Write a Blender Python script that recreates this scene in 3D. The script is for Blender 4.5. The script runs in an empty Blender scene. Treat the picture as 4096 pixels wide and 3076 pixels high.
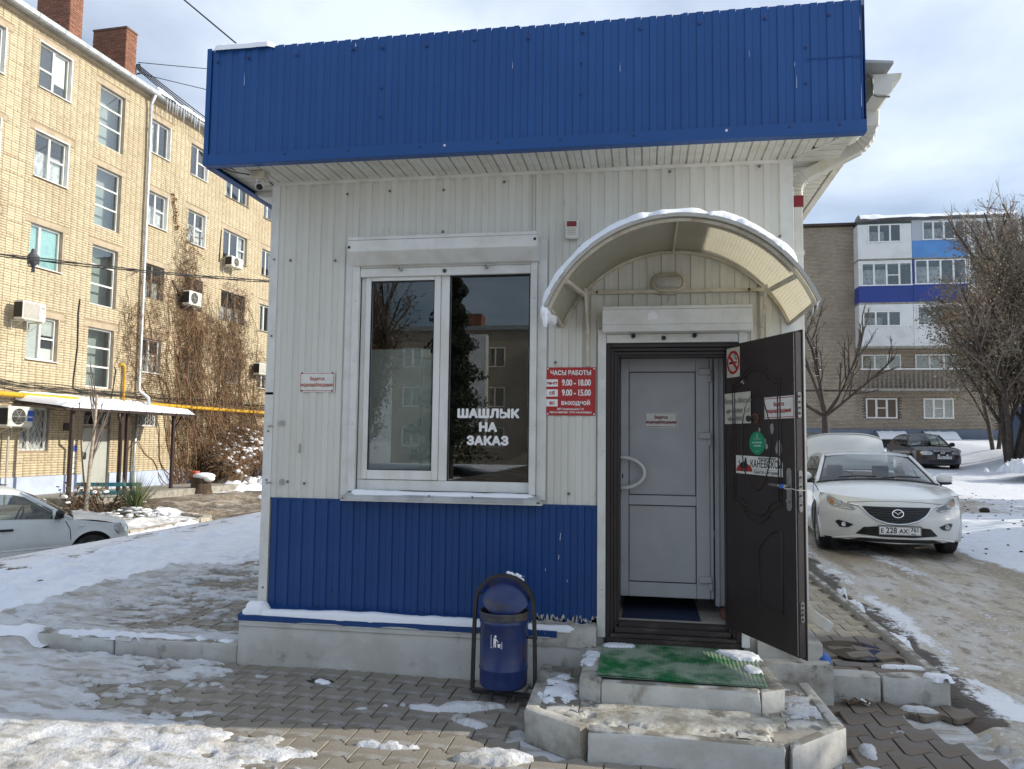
import bpy, bmesh, math, random
import numpy as np
from mathutils import Vector, Matrix
random.seed(7); rng = np.random.default_rng(7)
SC = bpy.context.scene; COL = SC.collection
D2 = bpy.data
R_ = math.radians

# ------------------------------------------------------------------ camera, world, sun, exposure
cam_d = D2.cameras.new("camera"); cam = D2.objects.new("camera", cam_d); COL.objects.link(cam)
cam_d.sensor_width = 36.0; cam_d.lens = 27.42; cam_d.clip_end = 3000; cam_d.clip_start = 0.05
CAM = Vector((2.773, -5.425, 1.603))
_r = Vector((0.98595, 0.16661, 0.01200)); _f = Vector((-0.1670, 0.9832, 0.0731)); _f.normalize()
_r = (_r - _f * _r.dot(_f)).normalized(); _u = _r.cross(_f)
cam.matrix_world = Matrix(((_r.x, _u.x, -_f.x, CAM.x), (_r.y, _u.y, -_f.y, CAM.y), (_r.z, _u.z, -_f.z, CAM.z), (0, 0, 0, 1)))
SC.camera = cam
SUN_EL = R_(25); SUN_DIR = Vector((1.0, 0.18, 0)).normalized() * math.cos(SUN_EL) + Vector((0, 0, math.sin(SUN_EL)))
SKY_K = 0.10; SUN_E = 4.0; EXPO = 0.38
w = D2.worlds.new("World"); SC.world = w; w.use_nodes = True
nt = w.node_tree; nt.nodes.clear(); N = nt.nodes.new; L = nt.links.new
out = N('ShaderNodeOutputWorld'); bg = N('ShaderNodeBackground'); L(bg.outputs[0], out.inputs[0])
sky = N('ShaderNodeTexSky'); sky.sky_type = 'NISHITA'; sky.sun_disc = False
sky.sun_elevation = SUN_EL; sky.sun_rotation = math.atan2(SUN_DIR.x, SUN_DIR.y); sky.air_density = 1.0; sky.dust_density = 1.0; sky.ozone_density = 2.0
tc = N('ShaderNodeTexCoord'); sep = N('ShaderNodeSeparateXYZ'); L(tc.outputs['Generated'], sep.inputs[0])
def vmath(op, a, b=None, c=None):
    n = N('ShaderNodeMath'); n.operation = op
    for i, s in enumerate((a, b, c)):
        if s is None: continue
        if isinstance(s, (int, float)): n.inputs[i].default_value = s
        else: L(s, n.inputs[i])
    return n.outputs[0]
zz = vmath('MAXIMUM', vmath('ADD', sep.outputs[2], 0.22), 0.05)
cmb = N('ShaderNodeCombineXYZ'); L(vmath('DIVIDE', sep.outputs[0], zz), cmb.inputs[0]); L(vmath('DIVIDE', sep.outputs[1], zz), cmb.inputs[1]); cmb.inputs[2].default_value = 3.7
cn = N('ShaderNodeTexNoise'); cn.inputs['Scale'].default_value = 0.85; cn.inputs['Detail'].default_value = 7; cn.inputs['Roughness'].default_value = 0.52; cn.inputs['Distortion'].default_value = 0.35
L(cmb.outputs[0], cn.inputs['Vector'])
cr = N('ShaderNodeValToRGB'); cr.color_ramp.elements[0].position = 0.36; cr.color_ramp.elements[1].position = 0.64; 
sc_ = N('ShaderNodeMix'); sc_.data_type = 'RGBA'; sc_.blend_type = 'MULTIPLY'; sc_.inputs[0].default_value = 1
# clouds: grey-white, brighter towards the sun
sd = N('ShaderNodeVectorMath'); sd.operation = 'DOT_PRODUCT'; L(tc.outputs['Generated'], sd.inputs[0]); sd.inputs[1].default_value = SUN_DIR
L(vmath('MULTIPLY_ADD', sd.outputs['Value'], 0.07, cn.outputs[0]), cr.inputs[0])
gl = vmath('MULTIPLY_ADD', vmath('MAXIMUM', sd.outputs['Value'], 0.0), 1.5, 8.4)
c2 = N('ShaderNodeTexNoise'); c2.inputs['Scale'].default_value = 1.7; c2.inputs['Detail'].default_value = 5; L(cmb.outputs[0], c2.inputs['Vector'])
gl2 = vmath('MULTIPLY', gl, vmath('MULTIPLY_ADD', c2.outputs[0], 0.40, 0.82))
cc = N('ShaderNodeVectorMath'); cc.operation = 'SCALE'; cc.inputs[0].default_value = (0.83, 0.93, 1.09); L(gl2, cc.inputs['Scale'])
mx = N('ShaderNodeMix'); mx.data_type = 'RGBA'
L(vmath('MULTIPLY', cr.outputs[0], 0.93), mx.inputs[0]); L(sky.outputs[0], mx.inputs[6]); L(cc.outputs[0], mx.inputs[7])
L(mx.outputs[2], bg.inputs[0]); bg.inputs[1].default_value = SKY_K
sl = D2.lights.new("sun", 'SUN'); sl.energy = SUN_E; sl.angle = R_(0.6); sl.color = (1.0, 0.93, 0.80)
so = D2.objects.new("sun", sl); COL.objects.link(so); so.location = (30, 5, 30)
so.rotation_euler = SUN_DIR.to_track_quat('Z', 'Y').to_euler()
SC.view_settings.view_transform = 'Standard'; SC.view_settings.look = 'None'; SC.view_settings.exposure = EXPO; SC.view_settings.gamma = 1.0
SC.view_settings.use_curve_mapping = False
SC.render.engine = 'CYCLES'; SC.cycles.max_bounces = 8; SC.cycles.transparent_max_bounces = 12

# ------------------------------------------------------------------ numpy noise
_tab = np.random.default_rng(3).random((256, 256))
def vnoise(x, y, s=0):
    x = np.asarray(x, float) + 17.3 * s; y = np.asarray(y, float) - 9.1 * s
    xi = np.floor(x).astype(int); yi = np.floor(y).astype(int); fx = x - xi; fy = y - yi
    fx = fx * fx * fx * (fx * (fx * 6 - 15) + 10); fy = fy * fy * fy * (fy * (fy * 6 - 15) + 10)
    g = lambda a, b: _tab[a % 256, b % 256]
    return (g(xi, yi) * (1 - fx) + g(xi + 1, yi) * fx) * (1 - fy) + (g(xi, yi + 1) * (1 - fx) + g(xi + 1, yi + 1) * fx) * fy
def fbm(x, y, o=4, s=0):
    t = 0; a = 0.5; m = 0
    for i in range(o):
        t = t + a * vnoise(x * 2 ** i, y * 2 ** i, s + i); m += a; a *= 0.5
    return t / m
def sstep(a, b, x):
    t = np.clip((np.asarray(x, float) - a) / (b - a), 0, 1); return t * t * (3 - 2 * t)

# ------------------------------------------------------------------ materials
def mat(name, col, col2=None, ns=4.0, rough=0.6, bump=0.0, bs=30.0, metal=0.0, spec=0.5, st=(1, 1, 1), lo=0.4, hi=0.65,
        col3=None, ns3=9.0, st3=(1, 1, 1), lo3=0.55, hi3=0.7, amt3=1.0, island=0.0, topd=None, coat=0.0, rough2=None, det=5, trans=0.0, alpha=1.0, bst=None):
    m = D2.materials.new(name); m.use_nodes = True; t = m.node_tree; p = t.nodes['Principled BSDF']
    n = t.nodes.new; l = t.links.new
    tcn = n('ShaderNodeTexCoord')
    def noise(scale, stv, detail=5):
        mp = n('ShaderNodeMapping'); mp.inputs['Scale'].default_value = stv; l(tcn.outputs['Object'], mp.inputs[0])
        k = n('ShaderNodeTexNoise'); k.inputs['Scale'].default_value = scale; k.inputs['Detail'].default_value = detail; k.inputs['Roughness'].default_value = 0.6
        l(mp.outputs[0], k.inputs['Vector']); return k.outputs[0]
    def ramp(s, a, b):
        r = n('ShaderNodeMapRange'); r.interpolation_type = 'SMOOTHSTEP'; r.inputs[1].default_value = a; r.inputs[2].default_value = b; l(s, r.inputs[0]); return r.outputs[0]
    c4 = lambda c: (c[0], c[1], c[2], 1)
    cs = None
    if col2 is not None:
        f = ramp(noise(ns, st, det), lo, hi); x = n('ShaderNodeMix'); x.data_type = 'RGBA'; l(f, x.inputs[0]); x.inputs[6].default_value = c4(col); x.inputs[7].default_value = c4(col2); cs = x.outputs[2]
        if rough2 is not None:
            q = n('ShaderNodeMix'); q.data_type = 'FLOAT'; l(f, q.inputs[0]); q.inputs[2].default_value = rough; q.inputs[3].default_value = rough2; l(q.outputs[0], p.inputs['Roughness'])
    if col3 is not None:
        f = ramp(noise(ns3, st3, 6), lo3, hi3); q = n('ShaderNodeMath'); q.operation = 'MULTIPLY'; l(f, q.inputs[0]); q.inputs[1].default_value = amt3
        x = n('ShaderNodeMix'); x.data_type = 'RGBA'; l(q.outputs[0], x.inputs[0])
        if cs is None: x.inputs[6].default_value = c4(col)
        else: l(cs, x.inputs[6])
        x.inputs[7].default_value = c4(col3); cs = x.outputs[2]
    if topd is not None:
        g0 = n('ShaderNodeNewGeometry'); sx_ = n('ShaderNodeSeparateXYZ'); l(g0.outputs['True Normal'], sx_.inputs[0]); f = n('ShaderNodeMath'); f.operation = 'MULTIPLY'; l(ramp(sx_.outputs[2], 0.35, 0.8), f.inputs[0]); l(ramp(noise(7, (1, 1, 1), 6), 0.34, 0.58), f.inputs[1])
        x = n('ShaderNodeMix'); x.data_type = 'RGBA'; l(f.outputs[0], x.inputs[0]); l(cs, x.inputs[6]); x.inputs[7].default_value = c4(topd); cs = x.outputs[2]
    if island:
        g = n('ShaderNodeNewGeometry'); oi = n('ShaderNodeObjectInfo'); a = n('ShaderNodeMath'); a.operation = 'ADD'; l(g.outputs['Random Per Island'], a.inputs[0]); l(oi.outputs['Random'], a.inputs[1])
        fr = n('ShaderNodeMath'); fr.operation = 'FRACT'; l(a.outputs[0], fr.inputs[0])
        mr = n('ShaderNodeMapRange'); mr.inputs[3].default_value = 1 - island; mr.inputs[4].default_value = 1 + island * 0.6; l(fr.outputs[0], mr.inputs[0])
        h = n('ShaderNodeHueSaturation'); l(mr.outputs[0], h.inputs['Value'])
        if cs is None: h.inputs['Color'].default_value = c4(col)
        else: l(cs, h.inputs['Color'])
        cs = h.outputs[0]
    if cs is None: p.inputs['Base Color'].default_value = c4(col)
    else: l(cs, p.inputs['Base Color'])
    if rough2 is None or col2 is None: p.inputs['Roughness'].default_value = rough
    p.inputs['Metallic'].default_value = metal; p.inputs['Specular IOR Level'].default_value = spec
    if coat: p.inputs['Coat Weight'].default_value = coat; p.inputs['Coat Roughness'].default_value = 0.08
    if trans: p.inputs['Transmission Weight'].default_value = trans
    if alpha < 1: p.inputs['Alpha'].default_value = alpha
    if bump:
        b = n('ShaderNodeBump'); b.inputs['Strength'].default_value = min(1, bump); b.inputs['Distance'].default_value = 0.01 * max(1, bump); l(noise(bs, bst or (1, 1, 1), 6), b.inputs['Height']); l(b.outputs[0], p.inputs['Normal'])
    return m
def glass_mat(name, tint=(0.35, 0.38, 0.37), see=0.35, ior=1.5, rough=0.0, dark=(0.01, 0.012, 0.012)):
    """thin window glass: fresnel mirror over a tinted see-through sheet"""
    m = D2.materials.new(name); m.use_nodes = True; t = m.node_tree; t.nodes.clear(); n = t.nodes.new; l = t.links.new
    o = n('ShaderNodeOutputMaterial'); g = n('ShaderNodeBsdfGlossy'); g.inputs['Roughness'].default_value = rough; g.inputs['Color'].default_value = (1, 1, 1, 1)
    tr = n('ShaderNodeBsdfTransparent'); tr.inputs[0].default_value = (*tint, 1)
    d = n('ShaderNodeBsdfDiffuse'); d.inputs[0].default_value = (*dark, 1)
    a = n('ShaderNodeMixShader'); a.inputs[0].default_value = see; l(d.outputs[0], a.inputs[1]); l(tr.outputs[0], a.inputs[2])
    fr = n('ShaderNodeFresnel'); gm = n('ShaderNodeNewGeometry'); iv = n('ShaderNodeMix'); iv.data_type = 'FLOAT'; l(gm.outputs['Backfacing'], iv.inputs[0]); iv.inputs[2].default_value = ior; iv.inputs[3].default_value = 1 / ior; l(iv.outputs[0], fr.inputs[0])
    x = n('ShaderNodeMixShader'); l(fr.outputs[0], x.inputs[0]); l(a.outputs[0], x.inputs[1]); l(g.outputs[0], x.inputs[2]); l(x.outputs[0], o.inputs[0])
    return m
M = {}
M['white_sheet'] = mat('white_sheet', (0.65, 0.64, 0.575), (0.58, 0.565, 0.495), ns=1.6, st=(1, 1, 0.25), rough=0.45, col3=(0.34, 0.31, 0.25), ns3=7, st3=(3, 3, 0.7), lo3=0.60, hi3=0.80, amt3=0.55, bump=0.04, bs=6)
M['white_trim'] = mat('white_trim', (0.68, 0.68, 0.64), (0.60, 0.59, 0.54), ns=5, rough=0.4, col3=(0.36, 0.33, 0.27), ns3=14, st3=(1, 1, 0.4), lo3=0.60, hi3=0.82, amt3=0.5)
M['blue_sheet'] = mat('blue_sheet', (0.010, 0.064, 0.222), (0.013, 0.072, 0.245), ns=1.3, rough=0.42, col3=(0.05, 0.09, 0.24), ns3=5, st3=(2, 2, 0.5), lo3=0.6, hi3=0.85, amt3=0.35, bump=0.03, bs=4, spec=0.4)
M['blue_low'] = mat('blue_low', (0.008, 0.048, 0.172), (0.011, 0.055, 0.19), ns=1.7, rough=0.45, col3=(0.05, 0.07, 0.16), ns3=6, st3=(2, 2, 0.5), lo3=0.6, hi3=0.85, amt3=0.3, bump=0.03, bs=4, spec=0.35)
M['scratch'] = mat('scratch', (0.55, 0.58, 0.62), rough=0.7)
M['soffit'] = mat('soffit', (0.62, 0.61, 0.55), (0.54, 0.52, 0.45), ns=6, rough=0.5, col3=(0.33, 0.29, 0.2), ns3=10, st3=(1, 4, 1), lo3=0.6, hi3=0.8, amt3=0.5)
M['gutter_white'] = mat('gutter_white', (0.66, 0.65, 0.59), (0.55, 0.50, 0.38), ns=3, rough=0.45, col3=(0.42, 0.36, 0.25), ns3=8, lo3=0.62, hi3=0.8, amt3=0.5)
M['pvc'] = mat('pvc', (0.72, 0.72, 0.69), (0.64, 0.63, 0.57), ns=6, st=(1, 1, 0.4), rough=0.3, spec=0.5, col3=(0.4, 0.38, 0.32), ns3=20, lo3=0.63, hi3=0.8, amt3=0.35)
M['pvc_shaded'] = mat('pvc_shaded', (0.43, 0.435, 0.445), (0.38, 0.385, 0.395), ns=3, rough=0.35, col3=(0.42, 0.42, 0.42), ns3=14, st3=(0.5, 1, 2), lo3=0.62, hi3=0.8, amt3=0.3)  # white door plastic, darkened: the doorway's shade is put into its colour
M['brown_metal'] = mat('brown_metal', (0.026, 0.017, 0.0155), (0.034, 0.023, 0.020), ns=5, rough=0.5, col3=(0.09, 0.07, 0.06), ns3=12, lo3=0.64, hi3=0.82, amt3=0.4, bump=0.06, bs=160)
M['brown_worn'] = mat('brown_worn', (0.04, 0.028, 0.024), (0.10, 0.08, 0.07), ns=9, st=(0.6, 2, 2), rough=0.6, lo=0.5, hi=0.75, col3=(0.35, 0.33, 0.31), ns3=14, st3=(0.5, 2, 2), lo3=0.64, hi3=0.75, amt3=0.5)
M['steel'] = mat('steel', (0.45, 0.44, 0.40), (0.33, 0.31, 0.27), ns=20, rough=0.35, metal=0.8)
M['zinc'] = mat('zinc', (0.55, 0.57, 0.58), (0.42, 0.43, 0.43), ns=6, rough=0.42, metal=0.55)
M['screw'] = mat('screw', (0.16, 0.16, 0.15), rough=0.5, metal=0.3)
M['screw_blue'] = mat('screw_blue', (0.012, 0.035, 0.13), rough=0.45)
M['screw_bright'] = mat('screw_bright', (0.6, 0.62, 0.64), rough=0.4)
M['black'] = mat('black', (0.012, 0.012, 0.013), rough=0.5)
M['black_gloss'] = mat('black_gloss', (0.010, 0.010, 0.011), rough=0.12)
M['black_metal'] = mat('black_metal', (0.016, 0.016, 0.018), (0.03, 0.028, 0.028), ns=12, rough=0.4, col3=(0.12, 0.07, 0.04), ns3=18, lo3=0.64, hi3=0.76, amt3=0.6)
M['grey_plastic'] = mat('grey_plastic', (0.42, 0.41, 0.37), (0.36, 0.34, 0.29), ns=8, rough=0.55)
M['cream_plastic'] = mat('cream_plastic', (0.55, 0.50, 0.40), (0.46, 0.40, 0.29), ns=9, rough=0.6)
M['concrete_white'] = mat('concrete_white', (0.54, 0.535, 0.50), (0.45, 0.435, 0.39), ns=3.2, rough=0.85, col3=(0.17, 0.15, 0.115), ns3=5.5, lo3=0.58, hi3=0.76, amt3=0.75, bump=0.35, bs=28)
M['kerb_paint'] = mat('kerb_paint', (0.58, 0.575, 0.54), (0.48, 0.465, 0.42), ns=4, rough=0.85, col3=(0.20, 0.175, 0.13), ns3=6, st3=(1, 1, 0.7), lo3=0.60, hi3=0.74, amt3=0.7, bump=0.5, bs=26, topd=(0.20, 0.18, 0.145))
M['concrete_dirty'] = mat('concrete_dirty', (0.50, 0.485, 0.44), (0.30, 0.275, 0.23), ns=4.5, rough=0.88, lo=0.42, hi=0.66, col3=(0.10, 0.085, 0.06), ns3=9, lo3=0.58, hi3=0.72, amt3=0.8, bump=0.6, bs=24)
M['concrete_grey'] = mat('concrete_grey', (0.33, 0.31, 0.27), (0.23, 0.21, 0.17), ns=5, rough=0.9, col3=(0.12, 0.10, 0.075), ns3=7, lo3=0.55, hi3=0.72, amt3=0.6, bump=0.5, bs=30)
M['kerb_tan'] = mat('kerb_tan', (0.44, 0.40, 0.33), (0.34, 0.30, 0.24), ns=5, rough=0.9, island=0.2, bump=0.4, bs=20)
M['paver'] = mat('paver', (0.27, 0.242, 0.198), (0.19, 0.165, 0.13), ns=2.2, rough=0.75, lo=0.38, hi=0.68, col3=(0.46, 0.46, 0.45), ns3=4, st3=(0.7, 2.0, 1), lo3=0.52, hi3=0.68, amt3=0.6, island=0.10, bump=0.45, bs=60)
M['paver_tan'] = mat('paver_tan', (0.44, 0.39, 0.29), (0.33, 0.28, 0.20), ns=3, rough=0.8, lo=0.35, hi=0.7, island=0.12, bump=0.4, bs=60)
M['paver_wet'] = mat('paver_wet', (0.125, 0.098, 0.074), (0.19, 0.15, 0.11), ns=2.6, rough=0.42, lo=0.4, hi=0.66, island=0.10, bump=0.35, bs=50, rough2=0.8)
M['red_plastic'] = mat('red_plastic', (0.42, 0.022, 0.02), (0.36, 0.02, 0.018), ns=5, rough=0.4)
M['red_tape'] = mat('red_tape', (0.20, 0.012, 0.016), rough=0.4)
M['paper'] = mat('paper', (0.70, 0.69, 0.65), (0.63, 0.61, 0.55), ns=12, rough=0.7)
M['paper_old'] = mat('paper_old', (0.56, 0.53, 0.45), (0.46, 0.43, 0.35), ns=10, rough=0.8)
M['ink_red'] = mat('ink_red', (0.36, 0.028, 0.022), rough=0.6)
M['ink_orange'] = mat('ink_orange', (0.42, 0.12, 0.07), rough=0.6)
M['ink_black'] = mat('ink_black', (0.018, 0.017, 0.017), rough=0.6)
M['ink_grey'] = mat('ink_grey', (0.16, 0.16, 0.16), rough=0.8)
M['ink_white'] = mat('ink_white', (0.78, 0.77, 0.75), rough=0.5)
M['ink_wine'] = mat('ink_wine', (0.20, 0.02, 0.03), rough=0.6)
M['green_sticker'] = mat('green_sticker', (0.015, 0.24, 0.12), rough=0.4)
M['mint'] = mat('mint', (0.38, 0.62, 0.50), rough=0.5)
M['mat_green'] = mat('mat_green', (0.006, 0.13, 0.035), (0.012, 0.165, 0.05), ns=14, rough=0.75, col3=(0.36, 0.40, 0.32), ns3=3.5, lo3=0.38, hi3=0.62, amt3=0.8, bump=0.3, bs=120)
M['bin_blue'] = mat('bin_blue', (0.012, 0.027, 0.115), (0.022, 0.04, 0.13), ns=6, rough=0.32, col3=(0.075, 0.05, 0.035), ns3=4.5, st3=(1, 1, 1.8), lo3=0.50, hi3=0.66, amt3=0.8, spec=0.5)
M['bin_dirty'] = mat('bin_dirty', (0.10, 0.085, 0.07), (0.03, 0.035, 0.07), ns=7, rough=0.55)
M['poly'] = mat('poly', (0.60, 0.58, 0.50), (0.52, 0.50, 0.42), ns=2.2, st=(1, 1, 1), rough=0.4, col3=(0.28, 0.25, 0.17), ns3=5, lo3=0.56, hi3=0.8, amt3=0.6)
# translucent cellular sheet
_p = M['poly'].node_tree; _pb = _p.nodes['Principled BSDF']; _tl = _p.nodes.new('ShaderNodeBsdfTranslucent'); _tl.inputs[0].default_value = (0.92, 0.89, 0.78, 1)
_mx = _p.nodes.new('ShaderNodeMixShader'); _mx.inputs[0].default_value = 0.50; _p.links.new(_pb.outputs[0], _mx.inputs[1]); _p.links.new(_tl.outputs[0], _mx.inputs[2]); _p.links.new(_mx.outputs[0], _p.nodes['Material Output'].inputs[0])
M['cream_paint'] = mat('cream_paint', (0.60, 0.56, 0.46), (0.48, 0.42, 0.31), ns=9, rough=0.6, col3=(0.20, 0.10, 0.05), ns3=16, lo3=0.62, hi3=0.74, amt3=0.8)
M['snow'] = mat('snow', (0.84, 0.86, 0.90), (0.78, 0.80, 0.85), ns=2.5, rough=0.75, bump=0.4, bs=18, col3=(0.55, 0.55, 0.55), ns3=6, lo3=0.66, hi3=0.85, amt3=0.4, spec=0.3)
M['snow_clean'] = mat('snow_clean', (0.87, 0.88, 0.91), rough=0.7, bump=0.25, bs=25, spec=0.3)
M['snow_trodden'] = mat('snow_trodden', (0.65, 0.66, 0.68), (0.48, 0.46, 0.43), ns=3.6, st=(0.7, 1.6, 1), rough=0.7, lo=0.42, hi=0.64, bump=1.4, bs=45, col3=(0.30, 0.27, 0.225), ns3=6, st3=(0.7, 2, 1), lo3=0.52, hi3=0.64, amt3=0.7, spec=0.3)
M['step_ice'] = mat('step_ice', (0.52, 0.505, 0.45), (0.34, 0.31, 0.25), ns=7, rough=0.5, lo=0.4, hi=0.6, bump=0.8, bs=35, col3=(0.14, 0.115, 0.085), ns3=9, lo3=0.56, hi3=0.66, amt3=0.8)
M['lock_steel'] = mat('lock_steel', (0.22, 0.21, 0.20), (0.14, 0.13, 0.125), ns=30, rough=0.5, metal=0.6)
M['ice'] = mat('ice', (0.55, 0.60, 0.66), rough=0.12, alpha=0.65)
M['window_glass'] = glass_mat('window_glass', tint=(0.86, 0.88, 0.86), see=0.96, ior=1.75)
M['flat_glass'] = glass_mat('flat_glass', tint=(0.96, 0.98, 0.97), see=0.95, ior=1.9, dark=(0.22, 0.25, 0.26))
M['car_glass'] = glass_mat('car_glass', tint=(0.62, 0.66, 0.64), see=0.92, ior=1.55)
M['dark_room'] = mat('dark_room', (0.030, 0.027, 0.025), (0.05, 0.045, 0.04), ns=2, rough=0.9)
M['curtain'] = mat('curtain', (0.70, 0.70, 0.69), (0.42, 0.43, 0.45), ns=7, st=(1, 1, 0.6), rough=0.9, lo=0.42, hi=0.6)
M['curtain_teal'] = mat('curtain_teal', (0.36, 0.62, 0.62), (0.28, 0.50, 0.52), ns=3, rough=0.9)
M['blind'] = mat('blind', (0.62, 0.64, 0.62), (0.5, 0.52, 0.5), ns=30, st=(0.01, 0.01, 1), rough=0.8)
M['pale_room'] = mat('pale_room', (0.42, 0.48, 0.46), (0.34, 0.40, 0.38), ns=1.2, rough=0.9)
M['fridge'] = mat('fridge', (0.78, 0.86, 0.82), (0.72, 0.80, 0.76), ns=2, rough=0.4)
M['brick_cream'] = mat('brick_cream', (0.575, 0.49, 0.335), (0.515, 0.43, 0.285), ns=0.7, rough=0.9, island=0.11, col3=(0.42, 0.32, 0.20), ns3=0.45, lo3=0.56, hi3=0.75, amt3=0.55, bump=0.3, bs=30)
M['mortar'] = mat('mortar', (0.33, 0.255, 0.17), (0.27, 0.205, 0.135), ns=2, rough=0.95)
M['lintel'] = mat('lintel', (0.44, 0.36, 0.255), (0.36, 0.29, 0.20), ns=3, rough=0.9, bump=0.3, bs=20)
M['reveal'] = mat('reveal', (0.36, 0.345, 0.32), (0.27, 0.25, 0.22), ns=4, rough=0.9)
M['brick_red'] = mat('brick_red', (0.26, 0.12, 0.075), (0.18, 0.08, 0.055), ns=1.5, rough=0.9, island=0.25, bump=0.4, bs=25)
M['mortar_red'] = mat('mortar_red', (0.17, 0.09, 0.06), (0.12, 0.07, 0.05), ns=4, rough=0.95)
M['brick_tan'] = mat('brick_tan', (0.43, 0.365, 0.28), (0.36, 0.30, 0.23), ns=0.6, rough=0.9, island=0.14)
M['mortar_tan'] = mat('mortar_tan', (0.12, 0.09, 0.065), rough=0.95)
M['plinth_blue'] = mat('plinth_blue', (0.47, 0.54, 0.71), (0.42, 0.48, 0.63), ns=2, rough=0.9, col3=(0.36, 0.36, 0.38), ns3=4, lo3=0.6, hi3=0.8, amt3=0.4, bump=0.2, bs=30)
M['plinth_grey'] = mat('plinth_grey', (0.17, 0.20, 0.26), (0.15, 0.175, 0.22), ns=1, rough=0.9)
M['roof_zinc'] = mat('roof_zinc', (0.36, 0.38, 0.38), (0.28, 0.29, 0.28), ns=3, rough=0.5, metal=0.2)
M['gas_yellow'] = mat('gas_yellow', (0.62, 0.36, 0.015), (0.55, 0.31, 0.012), ns=4, rough=0.45)
M['dark_brown'] = mat('dark_brown', (0.035, 0.022, 0.018), (0.05, 0.03, 0.024), ns=5, rough=0.45)
M['door_grey'] = mat('door_grey', (0.42, 0.43, 0.40), (0.36, 0.37, 0.34), ns=1.5, rough=0.5)
M['cable'] = mat('cable', (0.012, 0.011, 0.011), rough=0.6)
M['ac_white'] = mat('ac_white', (0.68, 0.66, 0.58), (0.6, 0.58, 0.5), ns=5, rough=0.45)
M['brand_blue'] = mat('brand_blue', (0.03, 0.10, 0.45), rough=0.4)
M['vine'] = mat('vine', (0.19, 0.115, 0.065), (0.28, 0.175, 0.10), ns=1.2, rough=0.9, island=0.35)
M['vine_leaf'] = mat('vine_leaf', (0.20, 0.105, 0.045), (0.28, 0.16, 0.06), ns=1.2, rough=0.9, island=0.4)
M['bark'] = mat('bark', (0.055, 0.043, 0.036), (0.09, 0.072, 0.06), ns=6, rough=0.95, bump=0.6, bs=20)
M['bark_pale'] = mat('bark_pale', (0.42, 0.36, 0.29), (0.28, 0.22, 0.17), ns=5, st=(1, 1, 3), rough=0.85)
M['paver_icy'] = mat('paver_icy', (0.20, 0.18, 0.15), (0.12, 0.10, 0.075), ns=3, rough=0.7, lo=0.4, hi=0.66, col3=(0.55, 0.55, 0.53), ns3=4.5, lo3=0.44, hi3=0.60, amt3=0.85, bump=0.5, bs=40)
M['twig'] = mat('twig', (0.20, 0.165, 0.14), (0.25, 0.20, 0.165), ns=2, rough=0.9)
M['leaf_olive'] = mat('leaf_olive', (0.20, 0.18, 0.11), (0.26, 0.185, 0.12), ns=0.35, rough=0.8, island=0.45, lo=0.42, hi=0.6)
M['leaf_dark'] = mat('leaf_dark', (0.018, 0.030, 0.014), (0.03, 0.038, 0.016), ns=0.6, rough=0.8, island=0.4)
M['leaf_dry'] = mat('leaf_dry', (0.16, 0.10, 0.05), (0.10, 0.065, 0.035), ns=2, rough=0.9, island=0.4)
M['yucca'] = mat('yucca', (0.085, 0.12, 0.035), (0.16, 0.16, 0.06), ns=2, rough=0.55, island=0.35)
M['teal_wood'] = mat('teal_wood', (0.018, 0.145, 0.20), (0.022, 0.18, 0.24), ns=5, st=(0.3, 1, 1), rough=0.5)
M['seat_wood'] = mat('seat_wood', (0.28, 0.33, 0.27), (0.22, 0.26, 0.2), ns=6, rough=0.7)
M['stump'] = mat('stump', (0.11, 0.075, 0.045), (0.06, 0.04, 0.028), ns=9, st=(1, 1, 0.2), rough=0.95, bump=0.7, bs=12)
M['terracotta'] = mat('terracotta', (0.48, 0.11, 0.05), rough=0.6)
M['pigeon'] = mat('pigeon', (0.10, 0.10, 0.115), (0.06, 0.06, 0.07), ns=12, rough=0.7)
M['panel_white'] = mat('panel_white', (0.66, 0.67, 0.66), (0.58, 0.59, 0.57), ns=1.2, rough=0.6)
M['panel_sky'] = mat('panel_sky', (0.085, 0.25, 0.55), (0.07, 0.21, 0.48), ns=1.2, rough=0.5)
M['panel_blue'] = mat('panel_blue', (0.022, 0.05, 0.26), (0.018, 0.045, 0.22), ns=1, rough=0.45)
M['siding_grey'] = mat('siding_grey', (0.38, 0.41, 0.46), rough=0.6)
M['roof_green'] = mat('roof_green', (0.045, 0.06, 0.055), rough=0.5)
M['rail_wood'] = mat('rail_wood', (0.20, 0.17, 0.14), (0.13, 0.11, 0.09), ns=4, rough=0.9)
M['car_white'] = mat('car_white', (0.74, 0.74, 0.70), (0.70, 0.70, 0.65), ns=1.5, rough=0.26, coat=0.8, col3=(0.46, 0.43, 0.37), ns3=3.5, lo3=0.60, hi3=0.80, amt3=0.45)
M['car_silver'] = mat('car_silver', (0.66, 0.70, 0.70), (0.60, 0.63, 0.62), ns=1.5, rough=0.35, coat=0.4)
M['car_dark'] = mat('car_dark', (0.030, 0.021, 0.024), (0.036, 0.026, 0.028), ns=1.5, rough=0.3, coat=0.6)
M['car_black'] = mat('car_black', (0.012, 0.014, 0.018), rough=0.25, coat=0.6)
M['tyre'] = mat('tyre', (0.018, 0.018, 0.019), (0.05, 0.048, 0.046), ns=6, rough=0.9)
M['rim'] = mat('rim', (0.36, 0.37, 0.38), (0.28, 0.29, 0.29), ns=6, rough=0.35, metal=0.6)
M['chrome'] = mat('chrome', (0.75, 0.77, 0.78), rough=0.12, metal=1.0)
M['grille'] = mat('grille', (0.012, 0.012, 0.013), rough=0.35)
M['lamp_grey'] = mat('lamp_grey', (0.22, 0.235, 0.24), (0.36, 0.37, 0.37), ns=14, rough=0.12, coat=1.0)
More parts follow.
